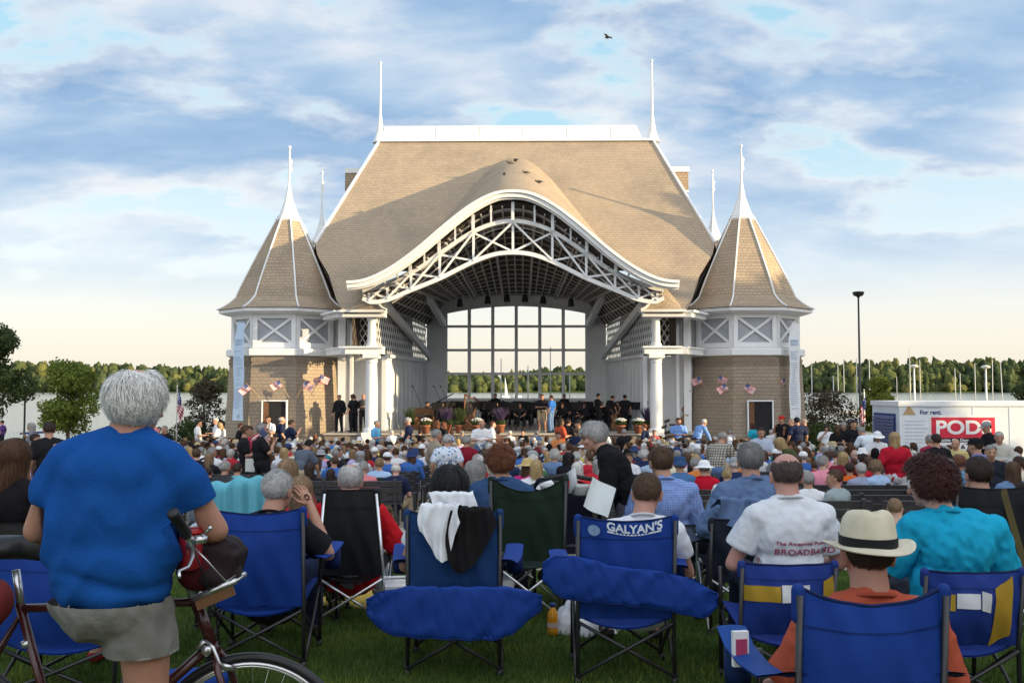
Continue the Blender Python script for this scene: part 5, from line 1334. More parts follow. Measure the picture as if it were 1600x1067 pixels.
def place_crowd():
    for n_, (x, y, ri, side, j) in enumerate(CS):
        sn, sc_, _ = wpick(crng, SHIRTS); (hs, hc), hn_, _ = wpick(crng, HSTY); hat = None; hatn = ''
        if crng.random() < .13:
            hat = crng.choice(['cap', 'cap', 'sunhat', 'bucket']); hatn, hatc = crng.choice([('white', (.75, .75, .76)), ('white', (.75, .75, .76)), ('dark blue', (.03, .05, .14)), ('straw', (.45, .35, .2)), ('grey', (.3, .3, .32))])
        else: hatc = None
        if hat and hs in ('curly',): hs = 'short'
        k = crng.choice([0, 0, 1, 1, 2, 2, 3, 3, 4, 4, 5]); sc = crng.uniform(.90, 1.04) * (.78 if crng.random() < .05 else 1); rz = crng.gauss(0, .22) + (crng.choice([-1.2, 1.3, 2.6, -.7, .8]) if crng.random() < .12 else 0)
        jit = 1 + crng.uniform(-.12, .12); sc_ = tuple(c * jit for c in sc_); sk = crng.choice([SKIN, TAN, PALE, SKIN, PALE]); pc = crng.choice([(.02, .025, .05), (.25, .2, .13), (.05, .08, .16), (.3, .3, .32), (.03, .03, .03)])
        z = G(y) + .55 - (crng.uniform(0, .07) if crng.random() < .5 else 0); xx = x + crng.uniform(-.14, .14); yy = y - .03 + crng.uniform(-.05, .05)
        if n_ < NIND:
            lab = '%s person in %s, seat %s %s of aisle, %s row' % (('%s-hatted' % hatn) if hat else hn_ + '-haired', sn, ORD[j], 'left' if side < 0 else 'right', ORD[ri])
            t = thing('person', lab, 'person', (xx, yy, z), rz, 'concertgoers seated on the benches'); t.scale = (sc,) * 3; p = PROT[k]
            link('body', p['body'], t, color=sk); link('shirt', p['shirt'], t, color=sc_); link('trousers', p['trousers'], t, color=pc); link('hair', crowd_hair(k, hs), t, color=PALETTE[hc])
            if hat: link('hat', crowd_hat(k, hat), t, color=hatc)
        else: bake_low(xx, yy, z, rz, sc, k % 4, hs, PALETTE[hc], sc_, sk, pc, hat, hatc)
    if stuff.v:
        m, t, b = newmat('crowd_cloth', 0.85, 0.15); at = N(t, 'ShaderNodeAttribute', attribute_name='tint'); t.links.new(at.outputs['Color'], b.inputs['Base Color'])
        tc = t.nodes.new('ShaderNodeTexCoord'); n1 = N(t, 'ShaderNodeTexNoise', Scale=22.0, Detail=3.0); t.links.new(tc.outputs['Object'], n1.inputs['Vector'])
        bp = N(t, 'ShaderNodeBump', Strength=0.4, Distance=0.03); t.links.new(n1.outputs['Fac'], bp.inputs['Height']); t.links.new(bp.outputs[0], b.inputs['Normal'])
        me = stuff.mesh('crowd', m, True); a = me.attributes.new('tint', 'FLOAT_COLOR', 'POINT'); a.data.foreach_set('color', np.array(scol, np.float32).ravel())
        tag(link('crowd', me), 'dense seated crowd on the benches nearest the stage', 'crowd', kind='stuff')
    print('crowd', len(CS))
place_crowd()
# ---------------------------------------------------------------- standing people in the middle distance
def proto_standing(k):
    J = dict(STAND)
    if k == 1: J.update(elR=(.25, .0, .17), wrR=(.10, .24, .20), elL=(-.25, .0, .17), wrL=(-.10, .24, .20))
    if k == 2: J.update(elR=(.27, .06, .22), wrR=(.12, .20, .42), knR=(.11, .12, -.43), anR=(.12, .02, -.84))
    if k == 3: J.update(chest=(0, .12, .30), belly=(0, .04, .15), neck0=(0, .23, .435), head=(0, .34, .565), shR=(.185, .19, .40), shL=(-.185, .19, .40), elR=(.25, .30, .14), wrR=(.2, .42, -.05), elL=(-.25, .28, .14), wrL=(-.2, .42, -.02))
    H = Vector(J['head']); Q = head_rot([0, 10, -10, 0][k], [-3, -14, 0, -28][k]); bb = [1.05, 1.0, 1.15, 1.0][k]
    B_ = prims(J, 'body', bb); head_prims(B_, H, Q); B_ = fuse(B_, .018, 1); eyes(B_, H, Q)
    for q in 'RL': hand_mb(B_, J['wr' + q], Vector(J['wr' + q]) - Vector(J['el' + q]), (0, .3, -1) if k else (0, 1, -.2), 1 if q == 'R' else -1, .6)
    S_ = wrinkle(fuse(prims(J, 'shirt', bb, .62, hem=-.03, inf=.014), .018, 2), .006, seed=k + 9)
    S2 = wrinkle(fuse(prims(J, 'shirt', bb, 1.9, hem=-.05, inf=.016), .018, 2), .006, seed=k + 19)
    T_ = wrinkle(fuse(prims(J, 'pants', bb, leg=2, inf=.014), .02, 1), .005, seed=k); T2 = fuse(prims(J, 'pants', bb, leg=.85, inf=.014), .02, 1)
    sh = MB()
    for q in 'RL':
        an = Vector(J['an' + q]); sh.cap(an + Vector((0, -.04, -.05)), .043, an + Vector((0, .15, -.06)), .036, flat=.85)
    return dict(body=B_.mesh('body', [M['skin'], M['eye'], M['lip']], True), shirt=S_.mesh('shirt', M['cloth'], True), long=S2.mesh('shirt', M['cloth'], True), trousers=T_.mesh('trousers', M['cloth'], True), shorts=T2.mesh('shorts', M['cloth'], True), shoes=sh.mesh('shoes', M['cloth'], True), H=H, Q=Q)
SPROT = [proto_standing(k) for k in range(4)]
SH = {}
def pat(name, fn):
    m, t, b = newmat(name, .85, .15); L = t.links.new; tc = t.nodes.new('ShaderNodeTexCoord'); fn(t, L, tc, b); return m
def plaidfn(t, L, tc, b):
    sp = t.nodes.new('ShaderNodeSeparateXYZ'); L(tc.outputs['Object'], sp.inputs[0]); outs = []
    for ax in ('X', 'Z'):
        m_ = N(t, 'ShaderNodeMath', operation='MULTIPLY'); L(sp.outputs[ax], m_.inputs[0]); m_.inputs[1].default_value = 22.0
        f = N(t, 'ShaderNodeMath', operation='FRACT'); L(m_.outputs[0], f.inputs[0]); g = N(t, 'ShaderNodeMath', operation='GREATER_THAN'); L(f.outputs[0], g.inputs[0]); g.inputs[1].default_value = .62; outs.append(g)
    a = N(t, 'ShaderNodeMath', operation='ADD'); L(outs[0].outputs[0], a.inputs[0]); L(outs[1].outputs[0], a.inputs[1])
    d = N(t, 'ShaderNodeMath', operation='MULTIPLY'); L(a.outputs[0], d.inputs[0]); d.inputs[1].default_value = .5
    r = ramp(t, [(0, (.42, .38, .30)), (.5, (.20, .19, .18)), (1, (.03, .03, .04))], d.outputs[0]); L(r.outputs[0], b.inputs['Base Color'])
def flowerfn(t, L, tc, b):
    v = t.nodes.new('ShaderNodeTexVoronoi'); v.inputs['Scale'].default_value = 17; L(tc.outputs['Object'], v.inputs['Vector'])
    r = ramp(t, [(.0, (.02, .05, .2)), (.28, (.12, .25, .5)), (.4, (.62, .68, .78)), (1, (.68, .72, .8))], v.outputs['Distance']); L(r.outputs[0], b.inputs['Base Color'])
def checkfn(t, L, tc, b):
    sp = t.nodes.new('ShaderNodeSeparateXYZ'); L(tc.outputs['Object'], sp.inputs[0]); outs = []
    for ax in ('X', 'Z'):
        m_ = N(t, 'ShaderNodeMath', operation='MULTIPLY'); L(sp.outputs[ax], m_.inputs[0]); m_.inputs[1].default_value = 55.0
        f = N(t, 'ShaderNodeMath', operation='FRACT'); L(m_.outputs[0], f.inputs[0]); g = N(t, 'ShaderNodeMath', operation='GREATER_THAN'); L(f.outputs[0], g.inputs[0]); g.inputs[1].default_value = .72; outs.append(g)
    a = N(t, 'ShaderNodeMath', operation='ADD'); L(outs[0].outputs[0], a.inputs[0]); L(outs[1].outputs[0], a.inputs[1])
    d = N(t, 'ShaderNodeMath', operation='MULTIPLY'); L(a.outputs[0], d.inputs[0]); d.inputs[1].default_value = .5
    r = ramp(t, [(0, (.24, .34, .62)), (.5, (.17, .25, .52)), (1, (.10, .15, .38))], d.outputs[0]); L(r.outputs[0], b.inputs['Base Color'])
M['plaid'] = pat('plaid_cloth', plaidfn); M['flower'] = pat('flowered_cloth', flowerfn); M['check'] = pat('checked_cloth', checkfn)
def stand(label, px, ptop, Y, deg, k=0, shirt=(.02, .02, .025), long=False, pants=(.02, .02, .03), shorts=False, hair=('short', 'dkbrown'), hat=None, hatc=(.02, .02, .02), skin=SKIN, s=None, smat=None, g=None, group=None, b=1.0):
    """deg: 0 faces the stage, 180 faces the camera, 90 faces left, -90 faces right"""
    gr = G(Y) if g is None else g; top = P(px, ptop, Y); ht = top.z - gr
    full = .78 + .94 if k != 3 else .68 + .94
    s = s or ht / full; pr = SPROT[k]
    t = thing('person', label, 'person', (top.x, Y, gr + .935 * s), R(deg), group); t.scale = (s * b, s * b, s)
    link('body', pr['body'], t, color=skin); sh = link('shirt', pr['long'] if long else pr['shirt'], t, color=shirt)
    if smat:
        me = sh.data.copy(); me.materials.clear(); me.materials.append(smat); sh.data = me
    link('shorts' if shorts else 'trousers', pr['shorts'] if shorts else pr['trousers'], t, color=pants); link('shoes', pr['shoes'], t, color=(.03, .03, .035) if not shorts else (.5, .5, .5))
    key = (k, hair[0])
    if key not in SH:
        hm, s_ = hair_mb(pr['H'], pr['Q'], hair[0], seed=k * 5 + 3, n=500, width=.0055, **HAIRDEF[hair[0]]); SH[key] = hm.mesh('hair', M['hair'], True, shade=s_)
    link('hair', SH[key], t, color=PALETTE[hair[1]])
    if hat:
        kk = ('s', k, hat)
        if kk not in SH: SH[kk] = hat_mb(pr['H'], pr['Q'], hat).mesh('hat', M['cloth'], True)
        link('hat', SH[kk], t, color=hatc)
    return t
WH, BK, NV, RD, KH, JN, LB = (.70, .71, .74), (.014, .014, .017), (.018, .025, .06), (.46, .02, .035), (.36, .29, .19), (.09, .15, .28), (.36, .50, .72)
def paper(loc, rot, w, h, label, c=(.72, .72, .70), name='programme', cat='paper'):
    mb = MB(); mb.grid([[(w * (u - .5), .02 * math.sin(u * 5) * (1 if v else .6), -h * v) for u in np.linspace(0, 1, 9)] for v in (0, .5, 1)], uv=False)
    ln = MB()
    for k in range(5): ln.box(-w * .38, w * .2 + w * .04 * (k % 3), -.004 + .0, -.002, -h * (.2 + .13 * k) - .006, -h * (.2 + .13 * k))
    o = mb.build(name, M['cloth'], None, True, color=c); o.location = loc; o.rotation_euler = rot; return tag(o, label, cat)
stand('young man in black reading a paper in the left aisle', 385, 663, 20.6, -70, 1, BK, pants=BK, hair=('short', 'brown'))
q = P(391, 716, 20.3); paper((q.x, q.y, q.z), (0, 0, R(-10)), .22, .28, 'white paper held by the man in black in the left aisle')
stand('man in black shouldering a flag in the left aisle', 410, 660, 20.0, -60, 2, BK, pants=BK, hair=('short', 'grey'))
t = thing('hand_flag', 'striped flag on a short stick over the shoulder of the man in black', 'flag', tuple(P(420, 700, 19.8)), R(160)); c_ = link('flag_cloth', FL, t, loc=(.12, 0, .42)); c_.scale = (.95, .95, .95); c_.rotation_euler = (0, R(35), 0); MB().tube([(0, 0, -.1), (.0, 0, .6)], .012, 6).build('pole', M['pale_wood'], t)
stand('person in a red shirt behind the shouldered flag', 390, 664, 22.5, -40, 0, (.4, .02, .06), hair=('short', 'dkbrown'))
stand('man in a slate grey shirt bending over in the left benches', 466, 688, 19.0, -30, 3, (.10, .12, .16), pants=KH, hair=('short', 'black'))
stand('bearded man in a beige jacket standing in the centre aisle', 683, 669, 19.6, -60, 0, (.30, .25, .19), True, (.22, .19, .15), hair=('short', 'grey'))
stand('man in a blue flowered shirt standing in the centre aisle', 699, 677, 18.8, 0, 0, WH, pants=NV, hair=('short', 'silver'), smat=M['flower'], b=1.1)
stand('woman in a dark red sweater standing right of the flowered shirt', 729, 679, 18.9, -8, 0, (.20, .012, .025), True, (.4, .4, .42), hair=('short', 'grey'))
stand('man in white t-shirt and denim shorts facing back from the stage front', 753, 655, 33.0, 180, 1, WH, pants=JN, shorts=True, hair=('bald', 'grey'), b=1.12)
stand('man in a plaid shirt leaning among the right benches', 1118, 676, 18.0, -35, 3, BK, pants=JN, hair=('bald', 'grey'), smat=M['plaid'])
stand('man in a pale grey blue t-shirt facing back among right benches', 1189, 666, 22.5, 170, 1, (.42, .48, .60), pants=NV, hair=('short', 'dkbrown'))
stand('blonde woman in an olive tank top bending left', 1246, 684, 18.5, 70, 3, (.06, .075, .03), pants=NV, hair=('bob', 'blond'))
stand('blonde woman in a red top and white trousers on the right', 1397, 673, 16.75, -5, 0, (.42, .012, .03), pants=(.60, .60, .63), hair=('mid', 'blond'))
stand('man in black seen from behind, left of the red sign', 1462, 676, 17.5, 5, 0, BK, hair=('short', 'dkbrown'))
stand('person in a maroon shirt in front of the red sign', 1452, 678, 20.5, 10, 0, (.28, .02, .05), hair=('short', 'grey'))
stand('older man in a yellow shirt beneath the red sign', 1493, 684, 20.0, 140, 0, (.55, .45, .2), hair=('bald', 'grey'))
stand('man in dark cap and lavender shirt under the container sign', 1523, 683, 14.6, 40, 0, (.16, .18, .42), hair=('short', 'dkbrown'), hat='cap', hatc=(.012, .012, .015), b=1.05)
stand('man in a dark polo shirt facing the camera at the right', 1548, 693, 14.2, 165, 0, (.02, .022, .035), pants=NV, hair=('short', 'grey'))
stand('bearded man in a cream jacket with binoculars strap at far right', 1561, 673, 19.5, 150, 1, (.50, .48, .42), True, (.5, .47, .40), hair=('short', 'silver'))
stand('man in black with grey cap before the last letter of the sign', 1541, 658, 24.5, 90, 1, BK, hair=('short', 'dkbrown'), hat='cap', hatc=(.25, .25, .27))
stand('man in white polo and pale shorts reading by the left bushes', 311, 655, 41.5, -75, 1, WH, pants=(.5, .48, .42), shorts=True, hair=('short', 'dkbrown'))
stand('white-haired man in white by the left tower', 337, 652, 43.0, 120, 1, WH, pants=NV, hair=('short', 'white'))
stand('blonde woman in white with pale trousers by the left tower', 343, 659, 41.8, 60, 1, WH, pants=(.5, .5, .48), hair=('bob', 'blond'))
stand('man in black t-shirt standing left of the bicycle rider', 77, 657, 16.5, 30, 0, BK, hair=('short', 'dkbrown'))
stand('woman in grey beside the left lantern post', 49, 659, 30, 100, 2, (.16, .16, .2), hair=('mid', 'grey'))
stand('person in pale blue leaning near the left lantern post', 56, 676, 20, -70, 0, LB, hair=('short', 'dkbrown'))
stand('person in a purple top at the far left shore', 3, 656, 50, 90, 0, (.10, .05, .2), hair=('short', 'dkbrown'))
stand('small person in red check by the left flagpole', 240, 652, 34, -30, 0, (.55, .2, .2), hair=('mid', 'grey'))
stand('grey-haired person in black right of the left flagpole', 257, 664, 33, 160, 0, BK, hair=('short', 'grey'))
stand('dark-haired person in black behind the left flagpole', 248, 666, 36, 180, 0, BK, hair=('short', 'dkbrown'))
stand('person in black at the left edge of the left doorway', 377, 660, 38, -90, 0, BK, hair=('short', 'red'))
stand('man with white shirt in the left doorway', 419, 649, 42.6, 160, 1, WH, hair=('short', 'dkbrown'))
stand('red-haired woman in black in front of the left doorway', 414, 657, 41, -120, 1, BK, hair=('mid', 'auburn'))
stand('bald man in navy by the left doorway', 441, 650, 41.8, -60, 0, NV, hair=('bald', 'white'), b=1.1)
stand('broad man in navy with hand at his chin by left doorway', 456, 655, 39.5, -60, 2, NV, hair=('short', 'brown'), b=1.15)
stand('long-haired woman in black sitting low by the left tower', 493, 659, 42.3, 170, 1, BK, hair=('long', 'red'), s=.78)
stand('woman in black holding white sheets before the left tower', 530, 621, 43.2, 170, 0, BK, True, BK, hair=('short', 'dkbrown'), g=FZ + .02, s=.98)
stand('woman in black with back turned on the left porch', 553, 624, 42.9, 20, 1, BK, False, BK, hair=('short', 'dkbrown'), g=FZ + .02, s=.97)
stand('tall woman in black beside the left column', 551, 616, 43.7, 60, 0, BK, False, BK, hair=('mid', 'auburn'), g=FZ + .02, s=1.0)
stand('grey-haired man in dark grey next to the left column', 568, 614, 43.6, 170, 1, (.08, .08, .09), False, BK, hair=('bald', 'grey'), g=FZ + .02, s=1.0)
stand('man in a sky blue shirt below the left column', 589, 656, 38.5, -110, 1, (.12, .38, .66), pants=NV, hair=('short', 'grey'))
stand('man in light blue shirt on the right, arms folded by column', 1060, 652, 41.2, 175, 1, (.18, .32, .66), pants=BK, hair=('short', 'dkbrown'), b=1.1)
stand('white-haired person in light blue bending at the right column', 1088, 655, 40.5, -60, 3, (.18, .32, .66), True, NV, hair=('short', 'white'))
stand('man in black with a red cap by the right tower', 1221, 649, 40.5, 130, 2, BK, pants=BK, hair=('short', 'dkbrown'), hat='cap', hatc=(.4, .02, .02))
stand('man in black, leftmost of three huddled at the right tower', 1236, 653, 40.0, 120, 2, BK, hair=('short', 'grey'))
stand('man in navy with back turned in the huddle at right tower', 1245, 651, 38.5, 5, 0, NV, hair=('short', 'black'), b=1.12)
stand('man in black, rightmost of three huddled at the right tower', 1256, 653, 39.6, 60, 1, BK, hair=('bald', 'grey'))
stand('woman in turquoise in front of the right doorway', 1176, 660, 41.5, 30, 0, (.02, .32, .45), hair=('mid', 'auburn'))
stand('child in white t-shirt with dark hair at the right bushes', 1291, 662, 36, 170, 2, WH, pants=NV, hair=('mid', 'dkbrown'))
stand('brown-haired woman in black at the right bushes', 1309, 663, 34, 150, 1, BK, hair=('long', 'brown'))
stand('grey-haired woman in black behind others at right bushes', 1318, 658, 36, 160, 0, BK, hair=('mid', 'grey'))
stand('man in black t-shirt with back pocket near the right flag', 1334, 656, 33, 175, 0, BK, hair=('short', 'dkbrown'), b=1.1)
stand('woman in white blouse, white hat and sunglasses near the container', 1371, 674, 24, 170, 1, WH, pants=NV, hair=('mid', 'grey'), hat='sunhat', hatc=(.75, .75, .76))
stand('man in white shirt hunched at the end of the container louvre', 1360, 668, 27, 20, 3, (.6, .66, .72), hair=('short', 'grey'))
stand('child in white sleeveless top at the stage edge', 770 + 0, 657, 39.5, -80, 0, WH, hair=('short', 'red'), skin=PALE)
stand('woman in an orange red top below the stage', 877, 652, 38, -60, 1, (.45, .08, .04), hair=('mid', 'dkbrown'))
stand('man in a dark suit below the stage', 888, 653, 39.5, -30, 0, BK, True, hair=('short', 'dkbrown'))
stand('man in a yellow orange shirt and black cap below the stage', 903, 655, 36, 100, 0, (.70, .36, .10), pants=KH, hair=('short', 'dkbrown'), hat='cap')
stand('woman in an orange tank top holding a booklet', 872, 674, 31, 165, 1, (.60, .22, .08), hair=('short', 'dkbrown'))
stand('woman in dark navy and braids beside the orange shirts', 900, 668, 32, 150, 1, NV, hair=('mid', 'brown'))
stand('grey-haired man in a dark suit walking below the flowers', 975, 669, 33, 0, 0, BK, True, hair=('short', 'grey'))
stand('man in navy with grey hair at the stage front on the left', 637, 651, 38.5, 90, 0, NV, hair=('short', 'white'))
stand('long-haired person in black before the purple plants', 682, 656, 39, 60, 0, BK, hair=('mid', 'red'))
stand('red-haired person in black right before the purple plants', 693, 658, 39, 100, 0, BK, hair=('mid', 'red'))
stand('boy with brown hair beside the right flower pots', 1006, 661, 39, 60, 0, NV, hair=('short', 'red'))
for i, (px, py, Y, dg, k, c_, hs) in enumerate(((612, 668, 40.6, 20, 0, WH, 'white'), (628, 672, 40.2, -30, 1, (.2, .25, .3), 'grey'), (656, 671, 40.8, 10, 0, BK, 'dkbrown'), (706, 668, 40.5, -60, 1, LB, 'brown'), (722, 672, 40.3, 0, 0, (.3, .25, .2), 'grey'), (778, 670, 40.6, 30, 0, (.4, .2, .12), 'brown'), (797, 673, 40.2, -20, 1, WH, 'white'), (817, 669, 40.8, 150, 0, BK, 'black'), (838, 673, 40.1, 0, 0, (.12, .2, .34), 'grey'), (919, 668, 40.7, 60, 1, (.07, .16, .2), 'brown'), (944, 671, 40.4, -10, 0, WH, 'silver'), (1022, 669, 40.6, 170, 1, (.4, .1, .1), 'brown'), (1140, 668, 40.9, 20, 0, (.3, .33, .4), 'grey'), (1205, 670, 41.0, -50, 1, WH, 'white'))):
    stand('%s-haired person standing in the front strip below the stage, %s from the left' % (hs.replace('dk', 'dark '), ORD[i]), px, py, Y, dg, k, c_, i % 3 == 0, NV, hair=('short', hs), s=.93)
# on the stage
SG = FZ + .01
stand('man in black t-shirt and khaki shorts at the stage front', 847, 609, 43.6, 170, 1, BK, pants=KH, shorts=True, hair=('short', 'dkbrown'), g=SG, s=1.0, b=1.1)
stand('man in a bright blue t-shirt and jeans on the stage', 861, 613, 43.2, 60, 0, (.03, .14, .50), pants=(.12, .2, .36), hair=('short', 'brown'), g=SG, s=.98)
stand('standing violinist at the right end of the stage', 1006, 612, 45.5, 110, 1, BK, pants=BK, hair=('short', 'brown'), g=SG, s=1.0)
stand('musician in black standing with back turned at stage right', 976, 613, 45.0, 10, 0, BK, pants=BK, hair=('short', 'black'), g=SG, s=.98)
stand('tall musician in black in the middle right of the stage', 935, 612, 44.0, -70, 1, BK, pants=BK, hair=('short', 'black'), g=SG, s=1.02)
stand('musician in black bending beside the tall one', 948, 622, 44.6, -60, 3, BK, pants=BK, hair=('short', 'dkbrown'), g=SG, s=1.0)
stand('percussionist in black standing at the back left of stage', 774, 611, 50.5, 170, 1, BK, pants=BK, hair=('short', 'black'), g=SG, s=1.0)
stand('bearded musician standing at the very back of the stage', 882, 616, 51, 180, 0, BK, pants=BK, hair=('short', 'dkbrown'), g=SG, s=.98)
def seatfig(label, px, ptop, Y, deg, k, shirt, pants=(.02, .02, .03), hair=('short', 'grey'), hat=None, hatc=None, skin=SKIN, s=1.0, g=None, group=None, base='person'):
    top = P(px, ptop, Y); t = thing(base, label, 'person', (top.x, Y, top.z - .78 * s), R(deg), group); t.scale = (s,) * 3; p = PROT[k]
    link('body', p['body'], t, color=skin); link('shirt', p['shirt'], t, color=shirt); link('trousers', p['trousers'], t, color=pants); link('hair', crowd_hair(k, hair[0]), t, color=PALETTE[hair[1]])
    if hat: link('hat', crowd_hat(k, hat), t, color=hatc)
    return t
MUS = [(668, 632, 46.5, -120), (704, 634, 46, -100), (718, 628, 48, 200), (765, 617, 51, 170), (786, 620, 51, 180), (803, 628, 48, 170), (823, 630, 47, 180), (905, 620, 50, 190), (918, 632, 47, 150), (893, 634, 46, 160), (925, 626, 49, 170), (965, 630, 47, 160), (990, 634, 47.5, 120), (878, 640, 45, 140), (690, 640, 44.5, -110), (758, 632, 49, 180), (735, 630, 48.5, 170), (812, 636, 45.5, 190), (836, 628, 50, 180), (898, 640, 44.6, 150), (940, 634, 47.5, 150), (912, 641, 44.4, 130), (955, 638, 46, 150), (775, 640, 45.4, 190)]
for i, (px, py, Y, dg) in enumerate(MUS):
    where = ['by the brown piano', 'left of the harp', 'right of the harp', 'at the drums', 'second from the drums', 'behind the middle music stands', 'left of the man in blue', 'under the rear window right half', 'nearest the tall standing musician', 'right of the man in blue', 'in the last row at right', 'behind the standing musicians at right', 'rightmost of the seated ones', 'lowest, near the steps', 'nearest the piano at the front', 'in the middle left of the back row', 'behind the harp', 'in front of the kettledrums', 'right of the kettledrums', 'just right of the man in jeans', 'between the standing musicians and the steps', 'at the front edge right of the man in jeans', 'beside the upright cello', 'in the front row of the left half'][i]
    top = P(px, py, Y); zz = SG + .46
    t = seatfig('seated musician in black ' + where, px, py, Y, dg, i % 5, BK, BK, [('short', 'dkbrown'), ('mid', 'dkbrown'), ('short', 'grey'), ('short', 'black')][i % 4], group='seated musicians on the stage'); t.location.z = zz + .1
    # each on a black stage chair
    c = thing('stage_chair', 'black stage chair of the musician ' + where, 'chair', (top.x, Y, SG), R(dg), 'black chairs on the stage')
    MB().box(-.2, .2, -.2, .2, .42, .46).build('seat', M['black'], c); MB().obox((0, -.23, .68), (.19, 0, 0), (0, .012, 0), (0, -.02, .14)).build('backrest', M['black'], c)
    for sx in (-1, 1):
        for sy in (-1, 1): MB().tube([(sx * .18, sy * .18, .42), (sx * .2, sy * .22, 0)], .011, 5).build('leg', M['metal'], c)
def music_stand(x, y, g, rz, label, sheet):
    t = thing('music_stand', label, 'music stand', (x, y, g), rz, 'music stands on the stage')
    MB().tube([(0, 0, .25), (0, 0, 1.05)], .012, 6).build('pole', M['metal'], t)
    mb = MB(); mb.obox((0, 0, 1.15), (.26, 0, 0), (0, .008, -.004), (0, .06, .17)); mb.box(-.26, .26, -.10, -.05, .97, .985); mb.build('desk', M['black'], t)
    mb = MB()
    for k in range(3): mb.tube([(0, 0, .28), (.25 * math.cos(k * 2.1), .25 * math.sin(k * 2.1), .01)], .009, 5)
    mb.build('tripod', M['metal'], t)
    if sheet: MB().obox((0, -.025, 1.16), (.2, 0, 0), (0, .003, -.001), (0, .045, .12)).build('sheet_music', M['fwhite'], t)
msr = random.Random(5)
for i, px in enumerate((683, 690, 697, 704, 712, 720, 727, 741, 748, 755, 762, 770, 778, 787, 795, 803, 812, 822, 832, 868, 876, 884, 893, 903, 912, 920, 957, 968, 976, 983, 995)):
    Y = 44.2 + (i * 37 % 50) / 11; x = P(px, 650, Y).x
    music_stand(x, Y, SG, R(msr.uniform(140, 220)), 'black music stand on the stage, %s from the left' % (ORD + ['thirty-first', 'thirty-second'])[i], i % 3 == 0)
def planter(px, Y, g, kind, label):
    x = P(px, 660, Y).x; t = thing('flower_pot', label, 'plant pot', (x, Y, g), rnd.random() * 6, 'flower pots along the stage front'); t.scale = (.82,) * 3
    MB().lathe([(.17, 0), (.24, .36), (.27, .37), (.27, .44), (.24, .44), (.22, .40), (.01, .40)], n=20).build('pot', M['terracotta'], t, True)
    lf = MB(); leaf_cloud(lf, [(Vector((0, 0, .55)), (.3, .3, .16))], 500, .045, int(px)); lf.build('foliage', M['leafdark'], t)
    fl = MB()
    if kind == 'white':
        rg = np.random.default_rng(int(px))
        for k in range(60):
            a, r = rg.random() * 6.28, .32 * math.sqrt(rg.random()); fl.ell((r * math.cos(a), r * math.sin(a), .66 + .13 * (1 - (r / .32) ** 2) + rg.random() * .03), (.045, .045, .03), nu=7, nv=4)
        fl.build('blossoms', M['petal'], t)
    else:
        rg = np.random.default_rng(int(px))
        for k in range(120):
            a, r = rg.random() * 6.28, rg.random(); d = Vector((.55 * r * math.cos(a), .55 * r * math.sin(a), .75 + .25 * rg.random()))
            fl.tube([(0, 0, .42), Vector((0, 0, .42)) + d * .6, Vector((0, 0, .42)) + d + Vector((0, 0, -.05 * r))], [.008, .012, .003], 4)
        fl.build('flower_spikes', M['purple'] if kind == 'purple' else M['leafdark'], t)
for px, Y, kd, lb in ((665, 42.0, 'white', 'terracotta pot of white flowers at the left of the stage front'), (745, 42.1, 'white', 'pot of white flowers behind the man in white t-shirt'), (970, 42.0, 'white', 'left pot of white flowers on the right of the steps'), (997, 42.0, 'white', 'right pot of white flowers near the right column'),
                      (698, 42.9, 'purple', 'tall purple spiky plant left on the stage'), (782, 42.9, 'purple', 'tall purple spiky plant near the middle of the stage'), (1012, 42.9, 'purple', 'tall purple spiky plant beside the right column'), (640, 42.3, 'green', 'terracotta pot with thin grassy plant by the left wall'), (718, 42.3, 'green', 'terracotta pot of grass below the harp')):
    planter(px, Y + .15, SG, kd, lb)
# harp, piano, drums, double bass, loudspeaker
q = P(736, 650, 45); t = thing('harp', 'tall brown concert harp left of the music stands', 'harp', (q.x, 45, SG), R(20))
MB().tube([(-.3, 0, .05), (-.32, 0, 1.2), (-.28, 0, 1.72)], [.05, .04, .05], 10).build('column', M['wood'], t, True)
MB().tube([(-.28, 0, 1.7), (-.05, 0, 1.5), (.15, 0, 1.55), (.38, 0, 1.35)], [.05, .035, .04, .05], 8).build('neck', M['wood'], t, True)
MB().tube([(.38, 0, 1.35), (.1, 0, .7), (-.18, 0, .12)], [.05, .10, .16], 10).build('soundbox', M['wood'], t, True)
MB().box(-.42, .05, -.16, .16, 0, .07).build('base', M['wood'], t)
sm = MB()
for k in range(16): a = -.24 + k * .036; sm.tube([(a, 0, 1.55), (a + .08, 0, .3 + k * .062)], .003, 4)
sm.build('strings', M['silver'], t)
q = P(662, 650, 46); t = thing('piano', 'brown upright wooden piano at the left of the stage', 'piano', (q.x, 46, SG), R(15))
MB().box(-.45, .45, -.3, .3, .08, 1.0).build('case', M['wood'], t); MB().box(-.47, .47, -.32, .32, 1.002, 1.04).build('lid', M['wood'], t); MB().box(-.42, .42, -.48, -.302, .62, .72).build('keyboard', M['black'], t)
for sx in (-1, 1): MB().box(sx * .4 - .04, sx * .4 + .04, -.46, -.38, 0, .62).build('leg', M['wood'], t)
q = P(686, 650, 47); t = thing('grand_piano', 'black grand piano lid raised behind the brown piano', 'piano', (q.x, 47.2, SG), R(0))
pr_ = [(-.7, -.7), (.7, -.7), (.7, .1), (.5, .6), (.1, .75), (-.2, 1.1), (-.7, 1.2)]
mb = MB(); n_ = len(pr_); mb.v = [(x, y, .62) for x, y in pr_] + [(x, y, .98) for x, y in pr_]; mb.face(range(n_)[::-1]); mb.face(range(n_, 2 * n_)); [mb.face((i, (i + 1) % n_, n_ + (i + 1) % n_, n_ + i)) for i in range(n_)]; mb.build('case', M['black'], t)
